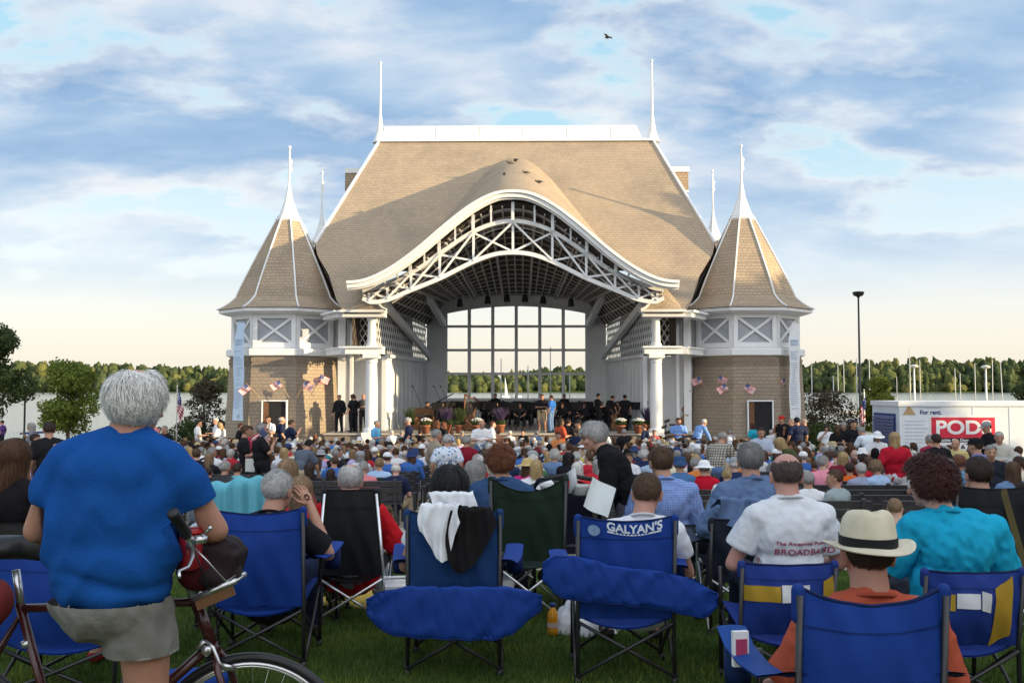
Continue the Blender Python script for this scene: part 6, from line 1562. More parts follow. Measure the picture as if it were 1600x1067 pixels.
mb = MB(); mb.v = [(x, y + .05, 1.0 + (x + .7) * .5) for x, y in pr_] + [(x, y + .05, 1.03 + (x + .7) * .5) for x, y in pr_]; mb.face(range(n_)[::-1]); mb.face(range(n_, 2 * n_)); [mb.face((i, (i + 1) % n_, n_ + (i + 1) % n_, n_ + i)) for i in range(n_)]; mb.build('lid', M['black'], t)
for a, b_ in ((-.6, -.6), (.6, -.6), (-.5, 1.0)): MB().tube([(a, b_, .62), (a, b_, 0)], [.05, .03], 8).build('leg', M['black'], t)
for i, (px, Y) in enumerate(((808, 51), (820, 51.3), (793, 52))):
    q = P(px, 640, Y); t = thing('kettle_drum', '%s kettledrum at the back of the stage' % ['left', 'right', 'rear'][i], 'drum', (q.x, Y, SG)); MB().lathe([(.05, .3), (.28, .42), (.38, .62), (.40, .86)], n=22, cap=False).build('bowl', M['wood'], t, True); MB().lathe([(.41, .84), (.41, .89), (.0, .89)], n=22).build('drumhead', M['fwhite'], t)
    for k in range(3): MB().tube([(.2 * math.cos(k * 2.1), .2 * math.sin(k * 2.1), .4), (.36 * math.cos(k * 2.1), .36 * math.sin(k * 2.1), 0)], .015, 6).build('leg', M['metal'], t)
def string_inst(px, Y, g, s, label, name, rz, lean):
    q = P(px, 650, Y); t = thing(name, label, name.replace('_', ' '), (q.x, Y, g), R(rz))
    out = [(.0, .34), (.12, .33), (.24, .24), (.27, .14), (.20, .02), (.155, -.08), (.17, -.18), (.26, -.30), (.33, -.46), (.30, -.62), (.18, -.74), (0, -.78)]
    mb = MB(); pts = [(x, z) for x, z in out] + [(-x, z) for x, z in out[-2:0:-1]]; n_ = len(pts); Lr = Matrix.Rotation(R(lean), 3, 'Y')
    v = [Lr @ Vector((x * s, yy * s, (z + .9) * s)) for yy in (-.10, .10) for x, z in pts]; mb.v = [tuple(a) for a in v]; mb.face(range(n_)); mb.face(range(n_, 2 * n_)[::-1]); [mb.face((i, n_ + i, n_ + (i + 1) % n_, (i + 1) % n_)) for i in range(n_)]; mb.build('body', M['wood'], t)
    f = lambda p: Lr @ (Vector(p) * s)
    MB().bar(f((0, -.11, 1.0)), f((0, -.08, 1.85)), .05 * s, .03 * s, (0, 1, 0)).build('neck', M['black'], t); MB().tube([f((0, -.08, 1.85)), f((0, -.12, 1.98)), f((0, -.06, 2.02))], [.035 * s, .03 * s, .04 * s], 8).build('scroll', M['wood'], t)
    MB().bar(f((-.08, -.13, .78)), f((.08, -.13, .78)), .03, .09 * s).build('bridge', M['pale_wood'], t); MB().tube([f((0, 0, .12)), f((0, 0, 0))], .01, 6).build('spike', M['silver'], t)
string_inst(1069, 44.4, SG, .95, 'brown double bass leaning against the wall right of the column', 'double_bass', 0, 8)
string_inst(961, 44.6, SG, .62, 'reddish cello held upright beside the standing musicians', 'cello', 20, -6)
string_inst(728, 44.4, SG, .62, 'brown cello leaning near the harp', 'cello', -20, 12)
q = P(1053, 650, 41.3); t = thing('loudspeaker_stand', 'black tripod stand with control box by the right column', 'stand', (q.x, 41.3, G(41.3)), 0)
MB().tube([(0, 0, .5), (0, 0, 1.75)], .02, 8).build('pole', M['silver'], t); MB().box(-.2, .2, -.06, .06, 1.75, 1.82).build('box', M['black'], t)
for k in range(3): MB().tube([(0, 0, .7), (.4 * math.cos(k * 2.1), .4 * math.sin(k * 2.1), 0)], .014, 6).build('leg', M['black'], t)
q = P(1038, 650, 41.5); t = thing('floodlight_stand', 'black stand with clamps in front of the right column', 'stand', (q.x, 41.2, G(41.2)), 0); MB().tube([(0, 0, 0), (0, 0, 2.0)], .018, 8).build('pole', M['black'], t)
for k in range(4): MB().obox((.06 * (-1) ** k, -.03, 1.95 - .25 * k), (.11, 0, .04), (0, .05, 0), (-.01, 0, .06)).build('lamp_clamp', M['black'], t)
# microphones on tall booms on the left
for i, (px, Y) in enumerate(((657, 47), (690, 48), (700, 49))):
    q = P(px, 640, Y); t = thing('microphone_stand', 'thin microphone boom over the left of the stage, %s one' % ORD[i], 'microphone stand', (q.x, Y, SG)); tp = P(px + (-8, -12, 4)[i], 605, Y).z - SG
    MB().tube([(0, 0, 0), (0, 0, tp * .6), (-.35, 0, tp)], .012, 6).build('boom', M['metal'], t); MB().cap((-.35, 0, tp), .025, (-.42, 0, tp + .08), .03, 8).build('microphone', M['black'], t); MB().lathe([(.16, 0), (.16, .02), (.02, .03)], n=12).build('base', M['metal'], t)
# kettle grill at the left
q = P(118, 662, 30); t = thing('covered_grill', 'big black covered grill behind the bicycle rider', 'grill', (q.x, 24, G(24)), R(10)); H_ = q.z - G(24) + .15
mb = MB(); mb.grid([[(.62 * a, .38 * math.cos(th), H_ - .45 + .42 * math.sin(th)) for a in (-1, -.95, 0, .95, 1)] for th in np.linspace(0, math.pi, 13)], uv=False); mb.add([(-.62, .38 * math.cos(th), H_ - .45 + .42 * math.sin(th)) for th in np.linspace(0, math.pi, 13)], [tuple(range(13))]); mb.add([(.62, .38 * math.cos(th), H_ - .45 + .42 * math.sin(th)) for th in np.linspace(0, math.pi, 13)], [tuple(range(13))[::-1]]); mb.build('cover', M['black'], t)
MB().box(-.62, .62, -.38, .38, .5, H_ - .45).build('firebox', M['black'], t)
for sx in (-1, 1):
    for sy in (-1, 1): MB().box(sx * .55 - .03, sx * .55 + .03, sy * .32 - .03, sy * .32 + .03, 0, .5).build('leg', M['metal'], t)
# distinctive people on the nearer benches
for a in (('woman in a white sun hat and red sleeveless top', 1100, 719, 15.2, 0, 0, (.50, .01, .03), NV, ('short', 'grey'), 'sunhat', (.78, .78, .8), PALE, .95), ('person in a denim blue hat and blue jacket', 1062, 713, 15.2, 0, 0, (.07, .17, .36), NV, ('short', 'grey'), 'bucket', (.03, .07, .17), SKIN, 1),
          ('blond boy in a white t-shirt on the near right bench', 1136, 731, 13.9, -20, 2, WH, NV, ('short', 'blond'), None, None, PALE, .8), ('man in grey green polo and sunglasses turning left', 1303, 732, 12.95, 35, 3, (.30, .36, .38), KH, ('short', 'brown'), None, None, SKIN, 1), ('woman in white with grey hair behind the bald man', 1262, 735, 12.9, 0, 0, WH, NV, ('short', 'grey'), None, None, SKIN, .95),
          ('man in a coral pink polo on the left benches', 568, 719, 17.35, 0, 1, (.62, .20, .22), KH, ('short', 'grey'), None, None, SKIN, 1), ('man in a pale blue shirt beside the coral pink polo', 593, 714, 18.5, -5, 1, LB, KH, ('short', 'sandy'), None, None, SKIN, 1), ('pink-headed white-haired man in navy near the aisle', 619, 722, 17.45, -8, 0, NV, KH, ('bald', 'white'), None, None, (.6, .33, .28), .95),
          ('man in a dark grey shirt on the left benches, left end', 353, 719, 17.4, -25, 0, (.045, .045, .05), KH, ('short', 'grey'), None, None, SKIN, 1.03), ('person in aqua next to the dark grey shirt', 371, 722, 17.4, 0, 0, (.12, .42, .50), KH, ('short', 'dkbrown'), None, None, SKIN, .95), ('child in bright pink on the left benches', 327, 730, 18.6, 0, 0, (.7, .16, .36), KH, ('short', 'dkbrown'), None, None, SKIN, .8),
          ('person in navy hood with dark hair on the left benches', 517, 731, 17.35, 0, 0, NV, NV, ('mid', 'dkbrown'), None, None, SKIN, .85), ('person in black hooded top, second left of the bald man', 484, 722, 17.35, 0, 0, BK, NV, ('mid', 'dkbrown'), None, None, SKIN, 1), ('person in hot pink and straw hat right of the stroller', 825, 716, 15.5, -30, 0, (.66, .03, .22), NV, ('bob', 'brown'), 'sunhat', (.5, .36, .16), SKIN, 1),
          ('person in red with white hair beyond the stroller', 902, 720, 15.5, 0, 0, (.5, .03, .04), NV, ('bob', 'white'), None, None, SKIN, 1), ('person in an orange shirt on the right benches', 1327, 722, 17.3, 0, 0, (.66, .13, .02), NV, ('short', 'dkbrown'), None, None, SKIN, .95), ('grey-haired woman in lavender grey on the right benches', 1345, 722, 16.2, 0, 0, (.3, .33, .45), NV, ('short', 'silver'), None, None, SKIN, .97), ('sandy-haired woman in pale blue on the right benches', 1368, 718, 16.2, 25, 4, LB, NV, ('curly', 'sandy'), None, None, SKIN, 1),
          ('man in a white t-shirt left of the auburn-haired woman', 1448, 706, 14.6, -5, 0, WH, NV, ('short', 'brown'), None, None, SKIN, 1), ('brown-haired person in sky blue near the right edge', 1500, 710, 15.0, -15, 0, (.25, .48, .68), NV, ('short', 'red'), None, None, SKIN, 1)):
    lab, px, py, Y, dg, k, sh, pn, hr, ht, hc, sk, s_ = a
    seatfig(lab, px, py, Y, dg, k, sh, pn, hr, ht, hc, sk, s_)
# ---------------------------------------------------------------- foreground: folding chairs
BLUE = (0.008, 0.045, 0.27); DBLUE = (0.010, 0.030, 0.12)
def strip(mb, pts, w, side=(1, 0, 0), th=.006, nseg=None, sag=0.0):
    """cloth strip along pts with width w across `side`"""
    side = Vector(side); rows = []
    for p in pts:
        p = Vector(p); rows.append([p + side * (w * (u - .5)) + Vector((0, 0, -sag * (1 - (2 * u - 1) ** 2))) for u in np.linspace(0, 1, 7)])
    mb.grid(rows, uv=False); mb.grid([[q - Vector((0, 0, th)) for q in r] for r in rows], uv=False)
def folding_chair(label, px, Y, w=.54, zt=.88, zs=.36, c=BLUE, rz=0, arms='LR', steel='metal', sag=.035, lean=.06, armc=None, rise=0, feet=(.27, .27), taper=0.0, group='folding camp chairs on the lawn', armz=.60, belly=.06, trim=True, logo=None, nosides=False, toparm=None):
    x = (px - 800) / 1500 * (Y - .22); t = thing('folding_chair', label, 'chair', (x, Y, G(Y)), R(rz), group); hw = w / 2; st = M[steel]; armc = armc or c
    wt_ = hw * (1 - taper)
    def bp(u, v):   # back cloth
        xw = (hw + (wt_ - hw) * v); top = zt - sag * (1 - u * u) * v ** 3; z = zs + (top - zs) * v
        y = -.20 - lean * v - belly * math.sin(math.pi * min(1, v * .9)) * (1 - u * u) ** .8
        nz = .007 * (1 - abs(mnoise.noise(Vector((u * 1.6 + v * .8 + px, v * 1.1 - u * .5, 3)))) * 4) * (.3 + .7 * v) * (1 - u * u) + .008 * mnoise.noise(Vector((u * 3 + px, v * 2.2, 1))) + .004 * math.sin(u * 14 + v * 5) * (1 - v) + .0035 * math.sin((u + v) * 11)
        return Vector((u * xw, y + nz, z))
    mb = MB(); us = np.linspace(-1, 1, 31); vs = np.linspace(0, 1, 25)
    F = [[bp(u, v) for u in us] for v in vs]; mb.grid(F, uv=False); mb.grid([[p + Vector((0, .012, 0)) for p in r] for r in F], uv=False)
    bk = mb.build('back_rest', M['nylon'], t, True, color=c)
    if trim:
        e = MB(); e.tube([bp(u, 1) + Vector((0, .005, .002)) for u in us], .007, 6); e.build('top_hem', M['nylon'], bk, True, color=tuple(q * .25 for q in c))
        e = MB(); e.grid([[bp(u, v) + Vector((0, -.004, 0)) for u in us] for v in (.80, .81)], uv=False); e.build('seam', M['nylon'], bk, color=tuple(q * .5 for q in c))
    # corner pockets over the posts
    for s in (-1, 1):
        pk = MB(); pk.cap(bp(s, .84) + Vector((0, .006, 0)), .022, bp(s, .985) + Vector((0, .006, 0)), .022, 10); pk.build('corner_pocket', M['nylon'], bk, True, color=tuple(q * .8 for q in c))
    # seat sling
    mb = MB(); S_ = [[(u * hw * .98, -.20 + .44 * v, zs + .02 + .06 * v - .07 * (1 - u * u) * (1 - v * .6)) for u in np.linspace(-1, 1, 15)] for v in np.linspace(0, 1, 13)]
    mb.grid(S_, uv=False); mb.grid([[(a, b, z - .008) for a, b, z in r] for r in S_], uv=False); mb.build('seat', M['nylon'], t, True, color=c)
    # posts and crossed legs
    for s in (-1, 1):
        MB().tube([(s * hw, -.21, .02), (s * hw, -.205, zs), (s * wt_, -.21 - lean, zt - .02)], .0115, 8).build('rear_post', st if taper > .1 else M['metal'], t, True)
        MB().tube([(s * hw, .26, .02), (s * hw, .24, zs + .06), (s * (hw + .01), .20, armz)], .0115, 8).build('front_post', st, t, True)
        for yy in (-.21, .26): MB().lathe([(.022, 0), (.024, .012), (.015, .035)], (s * hw, yy, 0), 10).build('foot', M['black'], t, True)
        MB().tube([(s * (hw + .012), -.21, .04), (s * (hw - .005), .25, zs + .04)], .010, 8).build('side_brace', st, t, True)
        MB().tube([(s * (hw - .012), .25, .04), (s * (hw - .012), -.20, zs - .02)], .010, 8).build('side_brace', st, t, True)
        MB().tube([(s * hw, -.225, .04), (-s * hw * .96, -.215 + .012 * s, zs - .02)], .010, 8).build('rear_brace', st, t, True)
        MB().tube([(s * hw, .275, .04), (-s * hw * .96, .265 + .012 * s, zs + .04)], .010, 8).build('front_brace', st, t, True)
        if ('L' if s < 0 else 'R') in arms:
            mb = MB(); pts = [(s * (hw + .02), -.24, armz + .03 + rise * .2), (s * (hw + .045), -.10, armz - .005), (s * (hw + .065), .06, armz - .01), (s * (hw + .08), .20, armz + .01), (s * (hw + .085), .30, armz + .025 + rise * .5)]
            strip(mb, pts, .105, (1, 0, 0), sag=-.006); a_ = mb.build('arm_rest', M['nylon'], t, True, color=armc)
            mb = MB(); mb.lathe([(.045, -.12), (.05, -.08), (.048, 0)], (s * (hw + .085), .21, armz + .0), 14); mb.build('cup_holder', M['nylon'], a_, True, color=tuple(q * .3 for q in armc))
    return t, bp
def band(t, bp, v0, v1, u0, u1, c, name, off=.006, skew=0.0):
    mb = MB(); mb.grid([[bp(u, v0 + (v1 - v0) * k + skew * (u - u0)) + Vector((0, -off, 0)) for u in np.linspace(u0, u1, 21)] for k in np.linspace(0, 1, 6)], uv=False)
    return mb.build(name, M['nylon'], t, True, color=c)
def text_on(t, bp, txt, uc, v, size, c, zt, zs, hw, name='lettering', spacing=1.0, bold=.002, width=None, shear=0, arc=0.0):
    tx = text_mb(txt, size, shear, .0005, spacing, bold); k = width / (2 * max(q[0] for q in tx.v)) if width else 1
    out = MB()
    for (x, y, z) in tx.v:
        xx = uc * hw + x * k; u = max(-1, min(1, xx / hw)); vv = v + (y + arc * (x * k) ** 2) / (zt - zs); p = bp(u, vv); out.v.append((p.x, p.y - .007 - z, p.z))
    for f in tx.f: out.face(f)
    o = out.build(name, c, t); return o
def at(px, Y): return (px - 800) / 1500 * Y
def seatJ(pel, **kw):
    """seated joints for a pelvis height above the ground"""
    J = dict(BASE); az = .09 - pel; kz = min(az + .40, .20); dy = math.sqrt(max(.43 ** 2 - kz ** 2, .1))
    for q, s in (('R', 1), ('L', -1)):
        J['kn' + q] = (s * .14, .02 + dy, kz); J['an' + q] = (s * .15, .02 + dy + math.sqrt(max(.41 ** 2 - (kz - az) ** 2, .001)), az)
    J.update(kw); return J
def fgseat(label, px, Y, ptop, J=None, s=1.0, rz=0, **kw):
    gx = at(px, Y); g = G(Y); pel = P(px, ptop, Y).z - .777 * s; Jp = seatJ((pel - g) / s, **(J or {}))
    return person(label, (gx, Y, pel), R(rz), Jp, s, **kw)

# A: grey-haired man with his hand at his face
folding_chair('blue folding chair of the man holding his hand to his face', 405, 5.75, .54, .90, .34, BLUE)
fgseat('grey-haired man in black raising his right hand to his face', 428, 5.80, 731, dict(elR=(.33, .03, .26), wrR=(.20, .12, .55), elL=(-.27, .10, .2), wrL=(-.16, .30, .34), head=(.03, .02, .637)), b=1.1, shirt=(.014, .014, .017), sleeve=.75, hair=('short', 'silver'), yaw=-18, pitch=-6, hands=(('R', .5), ('L', .5)), handdir=dict(R=((-.22, -.02, .35), (-.5, .5, 0))), nhair=3400, voxel=.010, seed=4, pants=(.02, .03, .07))
# S: chair with the pale blue towel
folding_chair('dark blue folding chair draped with a pale blue towel', 372, 6.75, .52, .93, .38, DBLUE)
mb = MB(); cx_ = at(372, 6.53); rows = []
for k, v in enumerate(np.linspace(0, 1, 22)):
    r = []
    for u in np.linspace(-1, 1, 41):
        fold = .020 * math.sin(u * 17 + v * 2.5) + .012 * math.sin(u * 31 + 1 + v * 3); s_ = v * .62
        if s_ < .34: p = (cx_ + u * .25, 6.41 + fold * (1 - v * .2) - .02, .60 + s_ + .02 * math.sin(u * 3))
        elif s_ < .42: a = (s_ - .34) / .08 * math.pi; p = (cx_ + u * .25, 6.43 - .03 * math.cos(a) + fold * .3, .945 + .03 * math.sin(a) + .02 * math.sin(u * 3) + .012 * math.sin(u * 11))
        else: p = (cx_ + u * .25, 6.50 + fold * .3, .945 - (s_ - .42) + .02 * math.sin(u * 3))
        r.append(p)
    rows.append(r)
mb.grid(rows, uv=False); tag(mb.build('towel', M['cloth'], None, True, color=(.13, .42, .52)), 'pale aqua blue towel hung over the back of a chair', 'towel')
fgseat('brown-haired person behind the grey-haired man', 452, 8.4, 714, None, b=.95, shirt=(.25, .05, .05), hair=('bob', 'sandy'), nhair=1600, seed=8, hn=1600)
fgseat('woman with short ash blonde hair in a red shirt', 473, 7.0, 741, None, s=.94, b=.95, shirt=(.45, .03, .035), sleeve=1.6, hair=('mid', 'sandy'), yaw=-10, nhair=2400, seed=9)
folding_chair('dark folding chair hidden behind the grey-haired man', 473, 7.0, .5, .74, .34, DBLUE)
# C: bald man in red
folding_chair('tall black folding chair of the bald man in red', 550, 6.95, .46, .93, .34, (.012, .012, .014), steel='silver', sag=.0, taper=.22, arms='', lean=.03)
fgseat('bald man with grey fringe in a loose red shirt', 549, 7.0, 724, dict(elR=(.33, .02, .20), wrR=(.26, .22, .10), elL=(-.31, .02, .20), head=(0, .02, .65)), b=1.25, shirt=(.50, .012, .02), sleeve=1.3, shirt_inf=.022, hair=('white_fringe', 'silver'), nhair=2400, skin=(.5, .27, .20), wr=.012, seed=5, pants=(.32, .36, .42), pitch=-4, hairkw=dict(length=.07, lift=.12))
# D: woman with black hair, towel and jacket over the chair
FC, fbp = folding_chair('blue folding chair with a white towel and black jacket on it', 710, 5.6, .51, .905, .34, (.012, .05, .17), arms='LR', armc=BLUE, rise=.02)
fgseat('woman with a full black bob seated under the white towel', 704, 5.75, 727, dict(elL=(-.27, -.02, .17), wrL=(-.24, .22, .10), elR=(.28, .0, .17), wrR=(.25, .2, .10)), s=.97, b=.95, shirt=(.65, .67, .7), sleeve=.45, hair=('bob', 'black'), nhair=4200, seed=6, hairkw=dict(length=.23, lift=.42, bulk=1.12), voxel=.011)
def drape(name, label, cat, c, x0, x1, Y0, ztop, zbot0, zbot1, seed, m='cloth', front=.12, amp=.014, prof=None):
    mb = MB(); rows = []; n = 24
    for k in range(n + 1):
        v = k / n; r = []
        for j in range(37):
            u = j / 36; zb = (float(np.interp(u, [k_ / (len(prof) - 1) for k_ in range(len(prof))], prof)) if prof else zbot0 + (zbot1 - zbot0) * u) + .008 * math.sin(u * 13 + seed); L_ = front + (ztop - zb); s_ = v * L_
            fold = amp * math.sin(u * 15 + seed + v * 2) * (.4 + v) + amp * .6 * math.sin(u * 31 + seed * 2 + v * 4) + .012 * mnoise.noise(Vector((u * 5, v * 4, seed)))
            x = x0 + (x1 - x0) * u + .02 * math.sin(v * 5 + seed)
            if s_ < front: p = (x, Y0 + .03 + (front - s_) * .6, ztop + .005 - (front - s_) * .5 + fold * .4)
            else: p = (x, Y0 - .015 + fold - .05 * min(1, (s_ - front) * 3), ztop - (s_ - front))
            r.append(p)
        rows.append(r)
    mb.grid(rows, uv=False); return tag(mb.build(name, M[m], None, True, color=c), label, cat)
drape('towel', 'crumpled white towel hung over the back of the blue chair', 'towel', (.72, .73, .76), at(660, 5.3), at(722, 5.3), 5.29, .95, .62, .72, 1.0, amp=.016, prof=[.80, .78, .72, .66, .64, .66, .78, .85])
drape('jacket', 'black jacket thrown over the right of the blue chair back', 'jacket', (.012, .011, .012), at(696, 5.3), at(772, 5.3), 5.31, .93, .60, .80, 2.4, amp=.012, prof=[.66, .60, .58, .60, .64, .70, .76, .84])
drape('towel', 'end of white towel thrown round the shoulders of the black-haired woman', 'towel', (.72, .73, .76), at(672, 5.5), at(742, 5.5), 5.50, .99, .88, .80, 3.2, amp=.010, prof=[.90, .84, .82, .84, .86, .88])
# folded sun canopies hanging behind the two middle chairs
def canopy(label, Y, top, bot, c=BLUE, seed=0.0):
    """hanging folded canopy with the outline of its upper and lower edges (pixels of the photograph at depth Y)"""
    x0, x1 = at(top[0][0], Y), at(top[-1][0], Y); cx_ = (x0 + x1) / 2; hw = (x1 - x0) / 2; zc = P(800, 955, Y).z
    t = thing('folded_canopy', label, 'canopy', (cx_, Y, zc)); zf = lambda L_, px: P(800, float(np.interp(px, [q[0] for q in L_], [q[1] for q in L_])), Y).z - zc
    mb = MB(); rows = []; K = 28; n = 73
    for k in range(K + 1):
        th = 2 * math.pi * k / K; r = []
        for j in range(n):
            u = -1 + 2 * j / (n - 1); px = top[0][0] + (top[-1][0] - top[0][0]) * j / (n - 1); zt_ = sum(zf(top, px + o) for o in (-9, -4, 0, 4, 9)) / 5; zb_ = sum(zf(bot, px + o) for o in (-9, -4, 0, 4, 9)) / 5
            sn = math.sin(th); mid = (zt_ + zb_) / 2; hh = (zt_ - zb_) / 2; zz = mid + hh * math.copysign(abs(sn) ** .9, sn)
            vv = .5 - .5 * sn; yy = math.cos(th) * .018 * (1 - abs(u) ** 6) - .02 * (1 - vv)
            cr = .0055 * (1 - abs(mnoise.noise(Vector((u * 3.2 + vv * 1.3 + seed, vv * 1.2, seed)))) * 4) + .005 * (1 - abs(mnoise.noise(Vector((u * 14 - vv * 2.5 + seed, vv * 2.2, seed + 4)))) * 4) + .004 * math.sin(u * 60 + vv * 3) * max(0, abs(u) - .82) / .18
            r.append((u * hw, yy - cr * (1 if math.cos(th) < 0 else -1), zz + .003 * math.sin(u * 23 + seed)))
        rows.append(r)
    mb.grid(rows, uv=False)
    for j in (0, n - 1): mb.face([k * n + j for k in range(K)])
    o = mb.build('canopy_cloth', M['nylon'], t, True, color=c)
    for row in (K * 3 // 4, ): MB().tube([Vector(q) + Vector((0, -.004, 0)) for q in rows[row]], .0045, 6).build('edge_piping', M['nylon'], o, True, color=tuple(q * .45 for q in c))
    for s_ in (-1, 1): MB().tube([(s_ * hw * .55, .05, .04), (s_ * hw * .45, .16, .10), (s_ * .24, .26, .12)], .008, 6).build('strut', M['metal'], t, True)
    return t
canopy('blue folded canopy hanging level behind the towel-draped chair', 5.22, [(576, 937), (586, 925), (640, 914), (700, 915), (800, 915), (846, 928)], [(576, 952), (588, 976), (608, 989), (650, 996), (770, 1000), (800, 990), (846, 950)], seed=1.0)
canopy('blue folded canopy tilting down to the right behind the lettered chair', 5.12, [(847, 880), (862, 866), (905, 868), (960, 884), (1040, 891), (1085, 905), (1117, 928)], [(847, 900), (858, 922), (885, 936), (960, 943), (1030, 950), (1085, 964), (1108, 962), (1117, 940)], seed=4.0)
# E: empty green chair, F: pushchair
folding_chair('empty dark green folding chair with pale crossed legs', 825, 6.95, .50, 1.02, .44, (.012, .028, .016), steel='silver', sag=.10, arms='L', armc=BLUE, taper=-.04, armz=.58, belly=.02)
def pushchair():
    Y = 7.7; x = at(880, Y); g = G(Y); t = thing('pushchair', 'dark pushchair with two cup trays on its handle', 'pushchair', (x, Y, g), R(4)); zt = P(880, 742, Y).z - g
    mb = MB(); mb.grid([[(.24 * u, .05 - .05 * (1 - u * u), .45 + (zt - .55) * v + .02 * math.sin(u * 6 + v * 3)) for u in np.linspace(-1, 1, 13)] for v in np.linspace(0, 1, 9)], uv=False); mb.build('back_panel', M['nylon'], t, True, color=(.012, .014, .03))
    mb = MB(); mb.grid([[(.26 * math.cos(a), .02 + .5 * v, zt - .17 + .14 * math.sin(a) * (1 - v * .4)) for a in np.linspace(0, math.pi, 17)] for v in np.linspace(0, 1, 9)], uv=False); mb.build('hood', M['nylon'], t, True, color=(.012, .014, .03))
    MB().tube([(-.27, .0, .35), (-.28, -.12, zt - .14), (-.22, -.20, zt - .02), (0, -.22, zt + .02), (.22, -.20, zt - .02), (.28, -.12, zt - .14), (.27, .0, .35)], .018, 10).build('handle', M['black'], t, True)
    for s in (-1, 1):
        MB().lathe([(.055, -.07), (.075, -.06), (.085, 0), (.09, .01), (.07, .0), (.06, -.05)], (s * .12, -.19, zt - .07), 18).build('cup_tray', M['mast'], t, True)
        MB().tube([(s * .27, .0, .4), (s * .25, .40, .12)], .014, 8).build('front_leg', M['silver'], t, True); MB().tube([(s * .27, .05, .55), (s * .27, -.12, .10)], .014, 8).build('rear_leg', M['silver'], t, True)
        for yy, zz in ((.42, .09), (-.14, .09)):
            w_ = MB(); 
            w_.tube([(s * .27, yy + .08 * math.cos(a), zz + .08 * math.sin(a)) for a in np.linspace(0, 2 * math.pi, 17)[:-1]], .018, 8, closed=True); w_.bar((s * .27, yy - .07, zz), (s * .27, yy + .07, zz), .012, .02); w_.bar((s * .27, yy, zz - .07), (s * .27, yy, zz + .07), .012, .02); w_.build('wheel', M['black'], t, True)
    MB().obox((0, .18, .42), (.22, 0, 0), (0, .18, 0), (0, 0, .03)).build('seat', M['nylon'], t, color=(.012, .014, .03))
    MB().ell((.0, .12, .20), (.20, .16, .10)).build('basket', M['nylon'], t, True, color=(.012, .014, .02))
    MB().tube([(.01, -.22, zt + .02), (.03, -.26, zt + .06), (.05, -.24, zt - .04), (.02, -.23, zt - .12)], [.02, .035, .03, .012], 8).build('knotted_cloth', M['cloth'], t, True, color=(.6, .62, .66))
pushchair()
# G: man in front of the lettered chair
t, bp = folding_chair('blue folding chair with white store lettering on its back', 976, 5.45, .52, .895, .34, BLUE, armc=BLUE, sag=.03, belly=.03)
lt = text_on(t, bp, "GALYAN'S", .16, .875, .072, M['letter'], .895, .34, .26, width=.30, bold=.0022, arc=.9)
ul = MB()
for k in range(30):
    xa, xb = .04 - .145 + .29 * k / 30, .04 - .145 + .29 * (k + .999) / 30; h_ = .010 if k < 3 or k > 23 else (.009 if k % 2 else .003); q = []
    for xx, zz in ((xa, 0), (xb, 0), (xb, h_), (xa, h_)): p = bp(xx / .26, .847 + (zz + .9 * (xx - .04) ** 2) / .555); q.append((p.x, p.y - .008, p.z))
    ul.add(q, [(0, 1, 2, 3)])
ul.build('underline', M['letter'], t)
mb = MB()
for a_, r_ in ((0, .032),):
    for k in range(28):
        a = k / 28 * 2 * math.pi; b2 = (k + 1) / 28 * 2 * math.pi; q = []
        for aa, rr in ((a, r_), (b2, r_), (b2, r_ * .1), (a, r_ * .1)): p = bp((-.175 + rr * math.cos(aa)) / .26, .89 + rr * math.sin(aa) / .555); q.append((p.x, p.y - .008, p.z))
        mb.add(q, [(0, 1, 2, 3)])
M['emblem'] = mat('emblem_blue', (.22, .34, .52), .7, .05)
for k in range(0):
    q = []
    for xx, zz in ((-.014 + .009 * k, -.018), (.0 + .009 * k, -.018), (-.007 + .009 * k, .012 - .004 * abs(k - 1))): p = bp((-.175 + xx) / .26, .89 + zz / .555); q.append((p.x, p.y - .008, p.z))
    mb.add(q, [(0, 1, 2)])
mb.build('round_emblem', M['emblem'], t)
fgseat('balding man in a white t-shirt in the lettered chair', 1000, 5.65, 734, dict(elR=(.28, .05, .17), head=(.04, .02, .635), wrR=(.26, .28, .1)), b=1.08, shirt=(.68, .70, .74), hair=('short', 'brown'), yaw=-14, pitch=-4, nhair=3000, seed=10, skin=(.46, .24, .18), pants=(.12, .12, .13), hairkw=dict(length=.02, lift=.02), leg=1.0)
# H, H2
fgseat('woman with curly auburn hair in a denim jacket', 783, 7.4, 696, dict(elR=(.28, .04, .18)), b=1.12, shirt=(.035, .075, .17), sleeve=1.9, shirt_inf=.02, hair=('curly', 'red'), nhair=5200, seed=12, hw=.0034, wr=.010)
folding_chair('folding chair under the curly-haired woman', 783, 7.4, .5, .72, .40, DBLUE)
fgseat('grey-haired person in a navy jacket with white collar', 744, 8.4, 716, None, b=1.0, shirt=(.012, .02, .055), sleeve=1.9, hair=('mid', 'grey'), nhair=2200, seed=13, yaw=-25)
folding_chair('folding chair under the person in navy jacket', 744, 8.4, .5, .74, .40, DBLUE)
